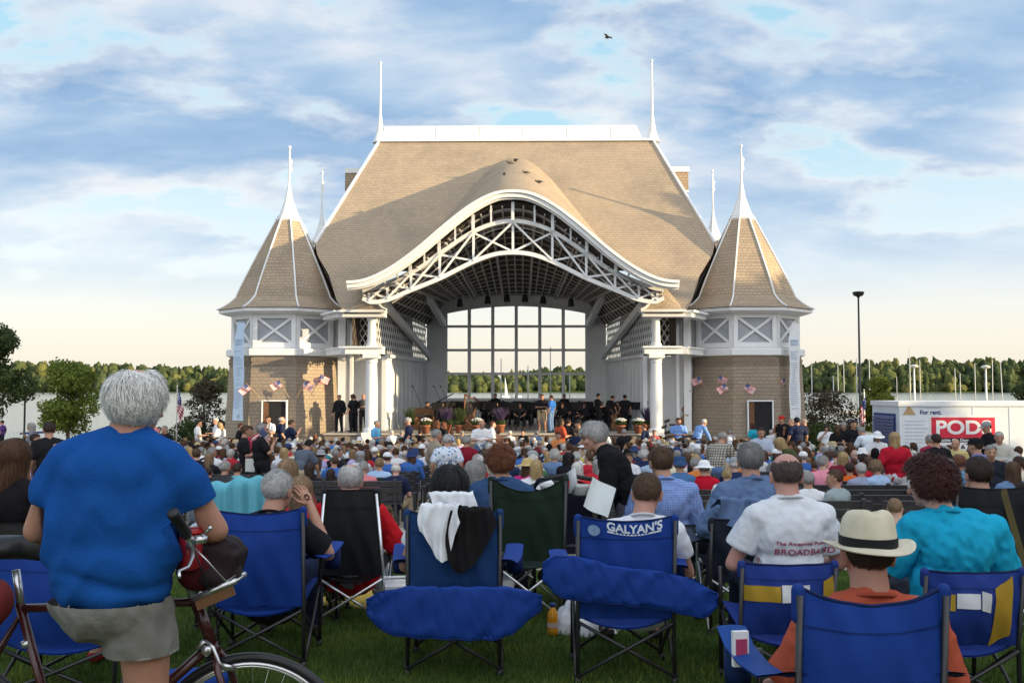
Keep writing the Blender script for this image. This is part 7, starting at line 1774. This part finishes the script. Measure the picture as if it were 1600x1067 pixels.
# I: woman in black cardigan turning left, with paper
Yi = 7.9; tz = P(950, 658, Yi).z; gi = G(Yi)
Ji = dict(STAND, chest=(0, .13, .31), belly=(0, .05, .15), neck0=(0, .22, .46), head=(0, .32, .585), shR=(.17, .18, .42), shL=(-.17, .18, .42), elR=(.22, .20, .13), wrR=(.14, .38, .05), elL=(-.22, .17, .12), wrL=(-.12, .36, .04))
person('grey-haired woman in a black cardigan and pearls bending forward with paper', (at(985, Yi), Yi, tz - .72 * .97), R(78), Ji, .97, .95, shirt=(.010, .010, .012), sleeve=1.9, shirt_inf=.02, pants=(.10, .10, .12), hair=('layered', 'silver'), yaw=14, pitch=-12, nhair=4600, seed=14, voxel=.010, wr=.009, skin=(.50, .28, .20))
nc = bpy.data.objects[[o.name for o in bpy.data.objects if o.get('label', '').startswith('grey-haired woman in a black cardigan')][0]]
mb = MB()
for k in range(26):
    a = math.pi * (.02 + .96 * k / 25); mb.ell((.085 * math.cos(a), .20 + .085 * math.sin(a) + .02, .455 - .065 * math.sin(a)), (.0065,) * 3, nu=8, nv=6)
mb.build('pearl_necklace', M['petalglass'], nc, True)
q = P(944, 750, 7.5); paper((q.x, q.y, q.z - .02), (R(-24), R(28), R(14)), .21, .26, 'large white programme held by the woman in the black cardigan', (.62, .66, .66))
# J: man in blue checked shirt
fgseat('brown-haired man in a blue checked shirt seen from behind', 1036, 7.6, 695, dict(elR=(.27, -.02, .17), wrR=(.25, .2, .10), head=(-.02, .02, .64)), s=1.04, b=1.15, shirt=(.2, .3, .6), sleeve=1.7, smat=M['check'], shirt_inf=.02, hair=('short', 'brown'), yaw=8, nhair=3000, seed=15, wr=.009, pants=(.05, .08, .18))
folding_chair('small dark chair with steel frame under the checked shirt', 1064, 7.55, .46, .66, .38, (.02, .026, .035), steel='silver', arms='', sag=0)
# K: silver-haired woman, denim jacket over her chair
folding_chair('dark canvas chair with silver legs and denim jacket', 1166, 6.6, .50, .76, .38, (.012, .016, .03), steel='silver', arms='L', armc=(.02, .03, .06), sag=0)
fgseat('woman with short silver-streaked dark hair in a denim jacket', 1170, 6.75, 689, dict(shR=(.19, -.05, .40), shL=(-.19, -.05, .40), elR=(.29, -.02, .18), elL=(-.29, -.02, .18)), b=1.05, shirt=(.11, .17, .30), sleeve=1.9, shirt_inf=.028, hair=('short', (.20, .195, .19)), nhair=4200, seed=16, wr=.014, hairkw=dict(length=.055, lift=.12), voxel=.011)
drape('jacket', 'grey blue denim jacket bunched over the dark canvas chair', 'jacket', (.11, .17, .30), at(1118, 6.35), at(1208, 6.35), 6.36, .86, .70, .60, 5.0, amp=.028, front=.14)
# child behind
fgseat('small blond child with ponytail between the chairs', 1112, 7.6, 776, None, s=.62, b=.9, shirt=(.6, .6, .64), hair=('long', 'blond'), nhair=1600, seed=17)
# L: bald man in white printed t-shirt
t, bp = folding_chair('low blue chair with yellow stripes under the bald man', 1224, 5.15, .47, .70, .33, (.014, .04, .24), sag=.01, arms='', belly=.07)
YEL = (.42, .26, .03)
band(t, bp, .50, .72, -1, -.22, YEL, 'yellow_stripe'); band(t, bp, .42, .78, .72, 1, YEL, 'yellow_stripe', skew=.3); band(t, bp, .50, .74, -.2, .40, (.65, .66, .70), 'white_patch', .009)
pt, Jp, Hp, Qp = fgseat('bald man with dark fringe in a white printed t-shirt', 1226, 5.32, 704, dict(elL=(-.30, .0, .16), wrL=(-.20, .26, .08), elR=(.29, .02, .16), wrR=(.2, .26, .1), neck0=(0, -.045, .50), head=(0, .005, .64)), b=1.12, shirt=(.66, .68, .73), sleeve=.62, shirt_inf=.016, hair=('bald', (.075, .05, .045)), nhair=5000, seed=18, voxel=.010, wr=.006, skin=(.50, .26, .21), hairkw=dict(length=.014, lift=.012), hw=.002, pants=(.015, .02, .04), shoes=(.5, .5, .52))
shirt_o = [c for c in pt.children if c.name.startswith('shirt')][0]
def print_on_shirt(parent, shirt_me, txt, xc, zc, size, m, width, arc=0.0):
    from mathutils.bvhtree import BVHTree
    bvh = BVHTree.FromPolygons([v.co.copy() for v in shirt_me.vertices], [tuple(p.vertices) for p in shirt_me.polygons])
    tx = text_mb(txt, size, 0, .0003, 1.08, .0006); k = width / (2 * max(q[0] for q in tx.v)); out = MB()
    for (x, y, z) in tx.v:
        o = Vector((xc + x * k, -1, zc + y - arc * (x * k) ** 2)); hit = bvh.ray_cast(o, Vector((0, 1, 0)))
        out.v.append((o.x, (hit[0].y if hit[0] else -.2) - .0035 - z, o.z))
    for f in tx.f: out.face(f)
    out.build('lettering', m, parent)
M['printred'] = mat('print_red', (.38, .05, .12), .7)
print_on_shirt(shirt_o, shirt_o.data, 'BROADBAND', .06, .235, .046, M['printred'], .34)
print_on_shirt(shirt_o, shirt_o.data, 'The Awesome Power of', .06, .288, .028, M['printred'], .34)
# M: man in the panama hat, nearest chair
Jm = dict(elL=(-.29, .02, .17), wrL=(-.27, .26, .12), elR=(.27, -.0, .17), wrR=(.24, .24, .12), head=(.005, .0, .642))
pm, Jm_, Hm, Qm = fgseat('man in an orange red shirt wearing the panama hat', 1347, 3.32, 803, Jm, b=1.12, shirt=(.42, .085, .045), sleeve=.80, shirt_inf=.014, hair=('short', 'dkbrown'), nhair=5200, hw=.0018, seed=19, voxel=.0085, wr=.007, skin=(.42, .21, .15), hairkw=dict(length=.022, lift=.02), pants=(.1, .1, .12))
def panama():
    t = thing('panama_hat', 'cream panama hat with black band, seen from behind', 'hat', tuple(Vector(pm.location) + Hm), 0); f = lambda p: Vector(p)
    mb = MB(); rows = []
    # crown with pinch and centre dent: rings by height
    for k, (z, rx, ry) in enumerate([(.035, .092, .112), (.065, .091, .110), (.10, .087, .104), (.13, .080, .096), (.148, .066, .080), (.152, .050, .062), (.143, .028, .036), (.136, .003, .003)]):
        r = []
        for a in np.linspace(0, 2 * math.pi, 49):
            x, y = math.cos(a), math.sin(a); pinch = 1 - .16 * max(0, (z - .08) / .07) * max(0, y) ** 2 * abs(x) ** .5
            dz = -.012 * math.exp(-(x / .3) ** 2) * (k > 3) + .008 * (-y) * (z > .1) - .010 * max(0, y) * (z > .12)
            r.append(f((rx * x * pinch, -.012 + ry * y, z + dz)))
        rows.append(r)
    mb.grid(rows, uv=False); mb.build('crown', M['straw'], t, True)
    mb = MB(); rows = []
    for rr, dz in ((1.0, 0), (1.12, .0), (1.32, -.004), (1.50, -.003), (1.62, .002), (1.627, -.002), (1.50, -.008), (1.4, -.009), (1.0, -.005)):
        rows.append([f((.092 * rr * math.cos(a), -.012 + .110 * rr * math.sin(a) * (.93 if rr > 1.2 else 1), .036 + dz + (rr - 1) * (-.020 * math.sin(a) ** 2 * (1 if math.sin(a) > 0 else .3) + .028 * abs(math.cos(a)) ** 4 - .012) + .0025 * math.sin(3 * a + rr))) for a in np.linspace(0, 2 * math.pi, 65)])
    mb.grid(rows, uv=False); mb.build('brim', M['straw'], t, True)
    mb = MB(); mb.grid([[f((rx * math.cos(a), -.012 + ry * math.sin(a), z)) for a in np.linspace(0, 2 * math.pi, 65)] for z, rx, ry in ((.034, .0935, .1135), (.05, .0945, .1145), (.066, .0935, .1130))], uv=False); mb.build('hat_band', M['nylon'], t, True, color=(.010, .010, .012))
    return t
mm, tt, bb_ = newmat('woven_straw', .75, .2); L = tt.links.new; tc = tt.nodes.new('ShaderNodeTexCoord')
br = tt.nodes.new('ShaderNodeTexWave'); br.inputs['Scale'].default_value = 95; br.inputs['Distortion'].default_value = 2.0; L(tc.outputs['Object'], br.inputs['Vector'])
ns = N(tt, 'ShaderNodeTexNoise', Scale=9.0, Detail=4.0); L(tc.outputs['Object'], ns.inputs['Vector']); rr_ = ramp(tt, [(.3, (.58, .51, .37)), (.7, (.72, .66, .52))], ns.outputs['Fac']); L(rr_.outputs[0], bb_.inputs['Base Color'])
bp2 = N(tt, 'ShaderNodeBump', Strength=.3, Distance=.004); L(br.outputs['Fac'], bp2.inputs['Height']); L(bp2.outputs[0], bb_.inputs['Normal']); M['straw'] = mm
panama()
t, bp = folding_chair('nearest blue folding chair, under the man in the hat', 1350, 3.25, .45, .965, .40, BLUE, sag=.055, arms='LR', armc=(.012, .06, .26), belly=.045, lean=.05, armz=.66, rise=.06)
q = Vector((at(1163, 3.1), 3.15, .66)); t = thing('phone', 'small red and white packet in the armrest cup holder', 'packet', (at(1160, 3.3), 3.38, .62), R(10)); MB().obox((0, 0, .06), (.028, 0, 0), (0, .010, 0), (0, 0, .06)).build('case', M['fwhite'], t); MB().obox((0, -.0125, .055), (.020, 0, 0), (0, .002, 0), (0, 0, .040)).build('print', M['printred'], t)
# N: woman in turquoise
t, bp = folding_chair('blue and yellow chair under the woman in turquoise', 1508, 4.95, .47, .70, .33, (.014, .04, .24), sag=.01, arms='', belly=.07)
band(t, bp, .50, .72, -.95, -.45, YEL, 'yellow_stripe'); band(t, bp, .0, .8, .35, .75, YEL, 'yellow_stripe', skew=.4); band(t, bp, .54, .74, -.43, .02, (.65, .66, .70), 'white_patch', .009); band(t, bp, .52, .78, .05, .25, (.65, .66, .70), 'white_patch', .009, skew=-.2)
fgseat('woman with curly auburn hair in a bright turquoise top', 1474, 5.1, 719, dict(chest=(.02, -.045, .33), neck0=(-.03, -.045, .49), head=(-.085, .01, .65), shR=(.21, -.05, .42), shL=(-.18, -.05, .43), elL=(-.30, .10, .17), wrL=(-.32, .32, .16), elR=(.30, .02, .16)), b=1.12, shirt=(.012, .34, .55), sleeve=.8, shirt_inf=.02, hair=('curly', 'auburn'), yaw=28, nhair=8000, hw=.003, seed=20, voxel=.010, wr=.012, skin=(.5, .28, .22), hairkw=dict(length=.06, lift=.34, bulk=1.14), pants=(.05, .05, .07), leg=1.0)
# O: man with the strap
folding_chair('high black folding chair near the right edge with olive strap', 1545, 6.55, .50, .98, .38, (.012, .015, .02), steel='silver', sag=.02, arms='')
fgseat('dark-haired man in navy leaning back at the right', 1524, 6.7, 711, dict(), b=1.1, shirt=(.014, .018, .035), hair=('short', 'dkbrown'), nhair=3000, seed=21, skin=(.5, .27, .2))
MB_s = MB(); strip(MB_s, [(at(1560, 6.3), 6.28, .93), (at(1572, 6.25), 6.22, .72), (at(1588, 6.2), 6.18, .5), (at(1600, 6.2), 6.17, .3)], .045); tag(MB_s.build('bag_strap', M['nylon'], None, True, color=(.09, .07, .025)), 'olive strap hanging down the side of the black chair', 'strap')
# P: shirtless boy
fgseat('shirtless blond boy sitting low among the chairs', 1394, 8.8, 777, None, s=.76, b=.9, shirt=None, hair=('crew', 'sandy'), yaw=-25, nhair=1800, seed=22, skin=PALE, pants=(.3, .05, .05), leg=.9)
# Q: woman at the far left
fgseat('woman with a smooth brown bob in black at the left edge', 24, 6.4, 686, None, b=1.05, shirt=(.012, .010, .012), sleeve=.8, hair=('bob', (.085, .038, .018)), nhair=5200, seed=23, hairkw=dict(length=.13, lift=.20, bulk=1.14), hw=.003)
folding_chair('dark folding chair under the woman with brown bob', 26, 6.3, .56, .76, .36, (.016, .014, .014), arms='', sag=0)
folding_chair('blue folding chair half hidden behind the bicycle rider', 95, 5.1, .60, .78, .30, BLUE)
folding_chair('blue folding chair at the right edge of the benches', 1598, 9.5, .55, .95, .4, (.10, .22, .36), arms='')
fgseat('person in white at the right edge with dark hair', 1592, 9.6, 752, None, s=.8, shirt=(.6, .6, .64), hair=('short', 'dkbrown'), seed=25, nhair=900)
fgseat('bare-legged person in the blue chair hidden by the bicycle rider', 140, 5.15, 750, None, s=.95, shirt=(.1, .12, .2), pants=(.05, .06, .1), leg=.9, hair=('short', 'grey'), nhair=700, seed=27, shoes=(.3, .02, .03))
# extra small things on the lawn
Yb = 6.35; q = at(863, Yb); t = thing('juice_bottle', 'clear bottle of orange juice standing in the grass', 'bottle', (q, Yb, G(Yb)))
MB().lathe([(.028, .0), (.034, .008), (.035, .045), (.033, .05), (.035, .055), (.035, .13), (.028, .155), (.017, .172), (.016, .188)], n=20).build('bottle_body', mat('orange_juice', (.62, .26, .015), .15, .05, spec=.6), t, True)
MB().lathe([(.0185, .186), (.0185, .208), (.016, .210)], n=18).build('cap', M['fblue'], t, True); MB().lathe([(.0356, .056), (.0356, .088)], n=20, cap=False).build('label', mat('bottle_label', (.55, .40, .38), .5), t, True)
Yb = 6.5; mb = MB(); rows = []
for k in range(21):
    v = k / 20; r = []
    for j in range(41):
        a = 2 * math.pi * j / 40; rad = (.17 * (1 - v) ** .55 + .012) * (1 + .22 * mnoise.noise(Vector((math.cos(a) * 2.3, math.sin(a) * 2.3, v * 3))) + .10 * math.sin(a * 7 + v * 6)); r.append((rad * math.cos(a) * 1.25, rad * math.sin(a), .24 * v ** .8 + .02 * mnoise.noise(Vector((a, v * 5, 3)))))
    rows.append(r)
mb.grid(rows, uv=False); o = mb.build('plastic_bag', mat('white_plastic', (.62, .64, .68), .35, .06, spec=.5), None, True); o.location = (at(913, Yb), Yb, G(Yb)); tag(o, 'crumpled white plastic bag lying in the grass', 'bag')
Yb = 7.7; mb = MB(); mb.grid([[(at(505, Yb) + u * .62, Yb - .3 + v * .8, G(Yb) + .03 + .018 * math.sin(u * 9 + v * 6) + .015 * mnoise.noise(Vector((u * 4, v * 4, 0)))) for u in np.linspace(0, 1, 25)] for v in np.linspace(0, 1, 17)], uv=False); tag(mb.build('blanket', M['cloth'], None, True, color=(.50, .33, .07)), 'yellow blanket spread on the grass beyond the chairs', 'blanket')
def cooler(px, Y, label, c):
    t = thing('cooler', label, 'cooler', (at(px, Y), Y, G(Y)), R(8)); MB().box(-.17, .17, -.12, .12, 0, .24).build('body', M['paint'], t, color=c); MB().box(-.18, .18, -.13, .13, .242, .29).build('lid', M['paint'], t, color=(.6, .6, .62)); MB().tube([(-.185, 0, .2), (-.185, 0, .33), (.185, 0, .33), (.185, 0, .2)], .009, 6).build('handle', M['fwhite'], t, True)
cooler(644, 6.7, 'red cooler with pale lid left of the towel-draped chair', (.42, .02, .03)); cooler(760, 6.9, 'red cooler under the green folding chair', (.36, .015, .03))
Yb = 4.9; mb = MB(); mb.cap((at(255, Yb), Yb, .09), .075, (at(330, Yb), Yb + .1, .09), .075, 14, flat=.8); wrinkle(mb, .01); tag(mb.build('chair_bag', M['nylon'], None, True, color=BLUE), 'blue chair carrying bag lying on the grass', 'bag')

# ---------------------------------------------------------------- the bicycle rider
Ym = 3.12; pz = P(180, 577, Ym).z - .722
Jb = dict(STAND, pel=(0, 0, 0), belly=(.005, .0, .16), chest=(.01, -.01, .34), neck0=(.035, .0, .505), head=(.055, .03, .605), shR=(.180, -.0, .435), shL=(-.165, -.0, .435), elR=(.300, .10, .19), wrR=(.20, .24, .12), elL=(-.262, .03, .20), wrL=(-.22, .25, .12),
          hiR=(.10, .0, -.02), hiL=(-.10, .0, -.02), knR=(.11, .04, -.42), anR=(.13, .0, -.80), knL=(-.03, .38, -.16), anL=(-.02, .42, -.56))
t = thing('person', 'white-haired man in a blue t-shirt and khaki shorts astride the bicycle', 'person', (-1.285, Ym, pz)); J = {k: tuple(v) for k, v in Jb.items()}; H = Vector(J['head']); Q = head_rot(2, -4)
BB = prims(J, 'body', 1.08); head_prims(BB, H, Q, .96); BB = fuse(BB, .008, 3); 
nb = vnormals(BB); BB.v = [(p[0] - n[0] * .022, p[1] - n[1] * .022, p[2] - n[2] * .022) if ((-.17 < p[2] < .475 and abs(p[0] - .01) < .235) or (p[2] < .51 and p[2] > 0 and .10 < abs(p[0] - .03) < .22)) else p for p, n in zip(BB.v, nb)]; eyes(BB, H, Q)
for q_, cu in (('R', 1.3), ('L', 1.0)): hand_mb(BB, J['wr' + q_], Vector(J['wr' + q_]) - Vector(J['el' + q_]), (0, 0, -1), 1 if q_ == 'R' else -1, cu)
BB.build('body', [M['skin'], M['eye'], M['lip']], t, True, color=(.42, .21, .145))
SB = MB(); e = lambda c, r, Qx=None: SB.ell(c, r, Qx, 24, 14)
e((.0, .0, .24), (.190, .145, .27)); e((.0, .0, .10), (.198, .155, .17)); e((0, 0, .03), (.190, .148, .095)); e((.008, -.005, .38), (.18, .130, .13))
for s_, sh_, el_ in ((1, J['shR'], J['elR']), (-1, J['shL'], J['elL'])):
    sh_ = Vector(sh_); el_ = Vector(el_); n_ = Vector(J['neck0']); e_ = sh_.lerp(el_, .48)
    SB.cap(sh_ + Vector((-s_ * .01, 0, -.005)), .066, n_ + Vector((0, -.0, -.025)), .078, 16); SB.cap(sh_ + Vector((-s_ * .01, 0, -.015)), .068, e_ + Vector((s_ * .005, 0, -.01)), .074, 16)
    SB.cap(sh_ + Vector((-s_ * .07, 0, -.07)), .095, (s_ * .12, 0, .16), .11, 16); SB.cap(e_ + Vector((-s_ * .06, 0, -.03)), .07, (s_ * .14, 0, .20), .08, 16)
SB = fuse(SB, .009, 16)
from mathutils import noise as _n
nn = vnormals(SB); out = []
for p, n in zip(SB.v, nn):
    x, y, z = p
    # long diagonal pulls from the armpits and gathers above the hem
    a = math.sin((z * 26 - abs(x) * 34) + 2 * _n.noise(Vector((x * 4, y * 4, z * 3)))) * max(0, min(1, (abs(x) - .05) / .12)) * math.exp(-((z - .28) / .13) ** 2)
    g_ = math.sin(x * 46 + 3 * _n.noise(Vector((x * 6, z * 5, 1)))) * math.exp(-((z + .02) / .06) ** 2)
    w_ = .55 * _n.noise(Vector((x * 4 + z * 3, y * 5, z * 5 - x * 5))) + .22 * _n.noise(Vector((x * 15 + z * 6, y * 9, z * 12))) + .35 * (1 - 4 * abs(_n.noise(Vector((x * 5 - z * 4, y * 4, z * 4 + abs(x) * 7)))))
    d = .007 * a + .0035 * g_ + .011 * w_ - .012 * math.exp(-((z - .06 + .03 * math.sin(x * 12)) / .02) ** 2) * (.5 + .5 * math.sin(x * 9 + 1))
    out.append((x + n[0] * d, y + n[1] * d, z + n[2] * d))
SB.v = out
# open neckline and sleeve ends
Nk = Vector(J['neck0']) + Vector((0, 0, .0)); SB = cut_faces(SB, lambda c: not (c[2] > .535 + .10 * abs(c[0] - .035) and abs(c[0] - .035) < .10))
SB = cutp(SB, Vector((0, 0, -.048)), Vector((0, 0, -1)), .4)
SB = cut_faces(SB, lambda c: True)
for s_, sh_, el_ in ((1, J['shR'], J['elR']), (-1, J['shL'], J['elL'])):
    d_ = (Vector(el_) - Vector(sh_) + Vector((0, 0, -.06))).normalized(); SB = cutp(SB, Vector(sh_).lerp(Vector(el_), .60), d_, .17, lambda V: V[:, 0] * s_ > .195)
SB.build('t_shirt', M['fleece'] if 'fleece' in M else M['cloth'], t, True, color=(.008, .075, .30))
PB = MB(); PB.ell((0, 0, -.03), (.182, .14, .12), None, 20, 12)
PB.cap((.085, 0, -.03), .108, (.098, .02, -.25), .104, 18); PB.cap((-.085, 0, -.02), .105, (-.03, .26, -.12), .095, 18)
PB = wrinkle(fuse(PB, .010, 3), .008, seed=3); PB = cutp(PB, Vector((.098, .02, -.185)), Vector((0, 0, -1)), .2); PB = cut_faces(PB, lambda c: c[2] < -.01); PB.build('shorts', M['cloth'], t, True, color=(.19, .185, .165))
hm, sh = hair_mb(H, Q, 'white_fringe', .97, seed=31, n=8500, width=.0015, length=.074, lift=.22, curl=.12, bulk=1.02, cap=True); hm.build('hair', M['hair'], t, True, color=(.78, .76, .73), shade=sh)
for q_ in 'RL':
    an = Vector(J['an' + q_]); MB().cap(an + Vector((0, -.03, -.045)), .045, an + Vector((0, .16, -.06)), .038, flat=.85).build('shoe', M['cloth'], t, True, color=(.5, .5, .52))

def bicycle():
    Yb = 3.3; t = thing('bicycle', 'dark maroon bicycle with handlebar bag under the man in blue', 'bicycle', (0, Yb, 0)); X = lambda px: (px - 800) / 1500 * Yb; Z = lambda py: P(800, py, Yb).z
    fr = M['maroon']; A = lambda px, py: (X(px), 0, Z(py))
    fw = (X(400), 0, .345); rw = (X(400) - 1.06, 0, .345); bb = (X(400) - .62, 0, .28)
    hd_t = A(312, 940); hd_b = A(338, 1005); st_t = A(44, 955)
    mb = MB(); mb.tube([hd_t, hd_b], .020, 10); mb.tube([hd_t, A(44, 950)], .0145, 10); mb.tube([hd_b, bb], .017, 10); mb.tube([(st_t[0] - .01, 0, st_t[2] + .03), bb], .016, 10)
    for s in (-1, 1): mb.tube([bb, (rw[0], s * .06, rw[2])], .010, 8); mb.tube([(st_t[0], 0, st_t[2]), (rw[0], s * .06, rw[2])], .008, 8)
    mb.build('frame', fr, t, True)
    mb = MB(); mb.tube([hd_b, (hd_b[0] + .012, 0, hd_b[2] - .03)], .022, 10)
    for s in (-1, 1): mb.tube([(hd_b[0] + .012, s * .01, hd_b[2] - .02), (hd_b[0] + .035, s * .055, hd_b[2] - .07), (fw[0], s * .055, fw[2])], .012, 8)
    mb.build('fork', fr, t, True)
    for nm, c in (('front_wheel', fw), ('rear_wheel', rw)):
        w = MB(); ring = lambda r, y=0: [(c[0] + r * math.cos(a), y, c[2] + r * math.sin(a)) for a in np.linspace(0, 2 * math.pi, 73)[:-1]]
        w.tube(ring(.328), .0165, 10, closed=True); wo = w.build(nm, M['black'], t, True)
        w = MB(); w.tube(ring(.306), .011, 8, closed=True); w.tube(ring(.299, -.004), .006, 6, closed=True); w.build('rim', M['silver'], wo, True)
        w = MB()
        for k in range(32):
            a = k / 32 * 2 * math.pi; a2 = a + (.5 if k % 2 else -.5); s = .028 if k % 4 < 2 else -.028; w.tube([(c[0] + .022 * math.cos(a2), s, c[2] + .022 * math.sin(a2)), (c[0] + .302 * math.cos(a), 0, c[2] + .302 * math.sin(a))], .0013, 4)
        w.build('spokes', M['silver'], wo); w = MB(); w.tube([(c[0], -.045, c[2]), (c[0], .045, c[2])], .018, 12); w.build('hub', M['silver'], wo, True)
    MB().tube([A(44, 958), A(33, 890)], .0135, 10).build('seat_post', M['silver'], t, True)
    MB().tube([A(52, 1000), A(54, 1010)], .019, 10).build('seat_clamp', M['silver'], t, True)
    mb = MB(); rows = []
    for u in np.linspace(0, 1, 15):
        x = X(-38) + (X(78) - X(-38)) * u; w_ = .085 * (1 - u) ** .8 + .022 if u < .7 else .03 - .02 * (u - .7) / .3; zc = Z(862) + .012 * math.sin(u * 3)
        rows.append([(x, w_ * math.cos(a), zc + (.045 * math.sin(a) if math.sin(a) > 0 else .035 * math.sin(a))) for a in np.linspace(0, 2 * math.pi, 17)])
    mb.grid(rows, uv=False); mb.face([16 * 0 + k for k in range(16)][::-1]); mb.build('saddle', M['black'], t, True)
    MB().tube([A(308, 938), A(296, 900), A(286, 868), A(292, 850)], .0125, 10).build('stem', M['silver'], t, True)
    c = A(292, 852); ne = (at(305, 3.1) , -.20, P(305, 852, 3.1).z); g1 = (at(297, 3.05), -.25, P(297, 836, 3.05).z); g2 = (at(273, 2.93), -.37, P(273, 800, 2.93).z)
    fe = (c[0] - .03, .20, c[2] + .02); g3 = (c[0] - .05, .25, c[2] + .03); g4 = (c[0] - .10, .37, c[2] + .06)
    mb = MB(); mb.tube([g1, ne, (c[0] + .01, -.06, c[2]), c, (c[0] - .01, .06, c[2]), fe, g3], .0125, 10); mb.build('handlebar', M['silver'], t, True)
    for e0, e1, bs in ((g1, g2, ne), (g3, g4, fe)):
        e0 = Vector(e0); e1 = Vector(e1); bs = Vector(bs); gp = MB(); gp.tube([e0, e0.lerp(e1, .1), e0.lerp(e1, .5), e0.lerp(e1, .95), e1], [.016, .0185, .0175, .019, .012], 14); gp.build('grip', M['black'], t, True)
        mb = MB(); mb.ell(bs + Vector((0, 0, .012)), (.016, .016, .014), nu=10, nv=8); mb.tube([bs, bs + Vector((.012, -.03, -.03)), bs + Vector((.012, -.07, -.055)), bs + Vector((-.004, -.11, -.06)), bs + Vector((.006, -.13, -.075))], [.006, .006, .005, .005, .006], 8); mb.build('brake_lever', M['silver'], t, True)
        mb = MB(); mb.lathe([(.0, -.012), (.022, -.01), (.024, .01), (.0, .014)], tuple(bs + Vector((.03, -.02, .022))), 14); mb.tube([bs + Vector((.03, -.02, .03)), bs + Vector((.055, -.04, .045)), bs + Vector((.07, -.05, .06))], .004, 8); mb.ell(bs + Vector((.072, -.052, .062)), (.008, .008, .008), nu=8, nv=6); mb.build('gear_shifter', M['silver'], t, True)
        MB().tube([bs, bs + Vector((.05, .0, -.05)), bs + Vector((.10, .03, -.12)), Vector(A(382, 892))], .0028, 6).build('brake_cable', M['silver'], t, True)
        MB().tube([bs, bs + Vector((.03, .05, -.12)), Vector((hd_b[0] + .02, -.03, hd_b[2] + .12)), Vector((hd_b[0] + .03, -.02, hd_b[2]))], .0032, 6).build('gear_cable', M['black'], t, True)
    # brake calliper above the front wheel
    mb = MB(); b0 = Vector(A(345, 1020)); mb.tube([b0 + Vector((-.03, -.03, .05)), b0 + Vector((.0, -.04, .03)), b0 + Vector((.02, -.04, -.02)), b0 + Vector((.045, -.035, -.045))], .006, 8); mb.tube([b0 + Vector((-.03, -.035, .05)), b0 + Vector((-.055, -.03, .02))], .008, 8); mb.ell(b0 + Vector((-.02, -.045, .02)), (.018, .01, .018), nu=12, nv=8); mb.bar(b0 + Vector((.02, -.035, -.03)), b0 + Vector((.065, -.02, -.045)), .012, .018); mb.build('brake_calliper', M['silver'], t, True)
    # handlebar bag, bottle and rack
    bg = MB(); bg.obox((X(354), -.02, Z(876)), (.055, 0, -.012), (0, .08, 0), (.014, 0, .050)); bg.ell((X(356), -.02, Z(855)), (.058, .08, .045), nu=20, nv=12); bg.ell((X(345), -.03, Z(893)), (.085, .095, .05), nu=20, nv=12); bg = wrinkle(fuse(bg, .007, 4), .006, seed=4); bg.build('handlebar_bag', M['nylon'], t, True, color=(.022, .012, .014))
    bg = MB(); bg.ell((X(325), -.06, Z(880)), (.075, .06, .075), nu=20, nv=12); bg = wrinkle(bg, .006, seed=9); bg.build('red_bag', M['nylon'], t, True, color=(.075, .006, .012))
    MB().lathe([(.03, -.06), (.037, -.05), (.037, .045), (.030, .052), (.036, .060), (.035, .075), (.01, .078)], (X(322), -.13, Z(850)), 18).build('water_bottle', M['paint'], t, True, color=(.28, .012, .02))
    MB().tube([(X(322) + .037 * math.cos(a), -.13 + .037 * math.sin(a), Z(850) + .062) for a in np.linspace(0, 6.28, 17)[:-1]], .004, 6, closed=True).build('bottle_ring', M['paint'], t, True, color=(.5, .02, .02))
    mb = MB(); 
    for s in (-1, 1): mb.bar((X(322), s * .055 - .05, Z(925)), (X(388), s * .055 - .05, Z(897)), .012, .018)
    for u in (0, .5, 1): mb.bar((X(322 + 66 * u), -.105, Z(925 - 28 * u)), (X(322 + 66 * u), .005, Z(925 - 28 * u)), .008, .008)
    mb.tube([(X(322), -.05, Z(925)), (X(308), 0, Z(940))], .007, 8); mb.build('front_rack', M['silver'], t, True)
    mb = MB(); mb.obox((X(356), -.105, Z(922)), (.062, 0, .026), (0, .003, 0), (-.006, 0, .018)); mb.build('rack_board', M['wood'], t)
    pn = MB(); pn.ell((X(-12), -.06, Z(935)), (.115, .07, .10), nu=22, nv=14)
    pn.v = [(x, y, z + .006 * math.sin((x) * 70)) for x, y, z in pn.v]; pn = wrinkle(pn, .006, seed=2); pn.build('rear_bag', M['nylon'], t, True, color=(.20, .03, .03))
    MB().tube([(bb[0], -.09, bb[2]), (bb[0], .09, bb[2])], .018, 10).build('bottom_bracket', M['silver'], t, True)
    mb = MB(); mb.lathe([(.085, -.003), (.085, .003)], n=32); mb.v = [(bb[0] + x, -.05 + z, bb[2] + y) for x, y, z in mb.v]; mb.build('chainring', M['silver'], t)
    for s in (-1, 1): MB().tube([(bb[0], s * .09, bb[2]), (bb[0] + s * .05, s * .10, bb[2] - s * .15)], .010, 8).build('crank', M['silver'], t, True); MB().obox((bb[0] + s * .05, s * .15, bb[2] - s * .15), (.045, 0, 0), (0, .045, 0), (0, 0, .01)).build('pedal', M['black'], t)
M['maroon'] = mat('maroon_paint', (.055, .012, .012), .25, .1, 6, spec=.6)
bicycle()
bpy.data.scenes.remove(TMP)
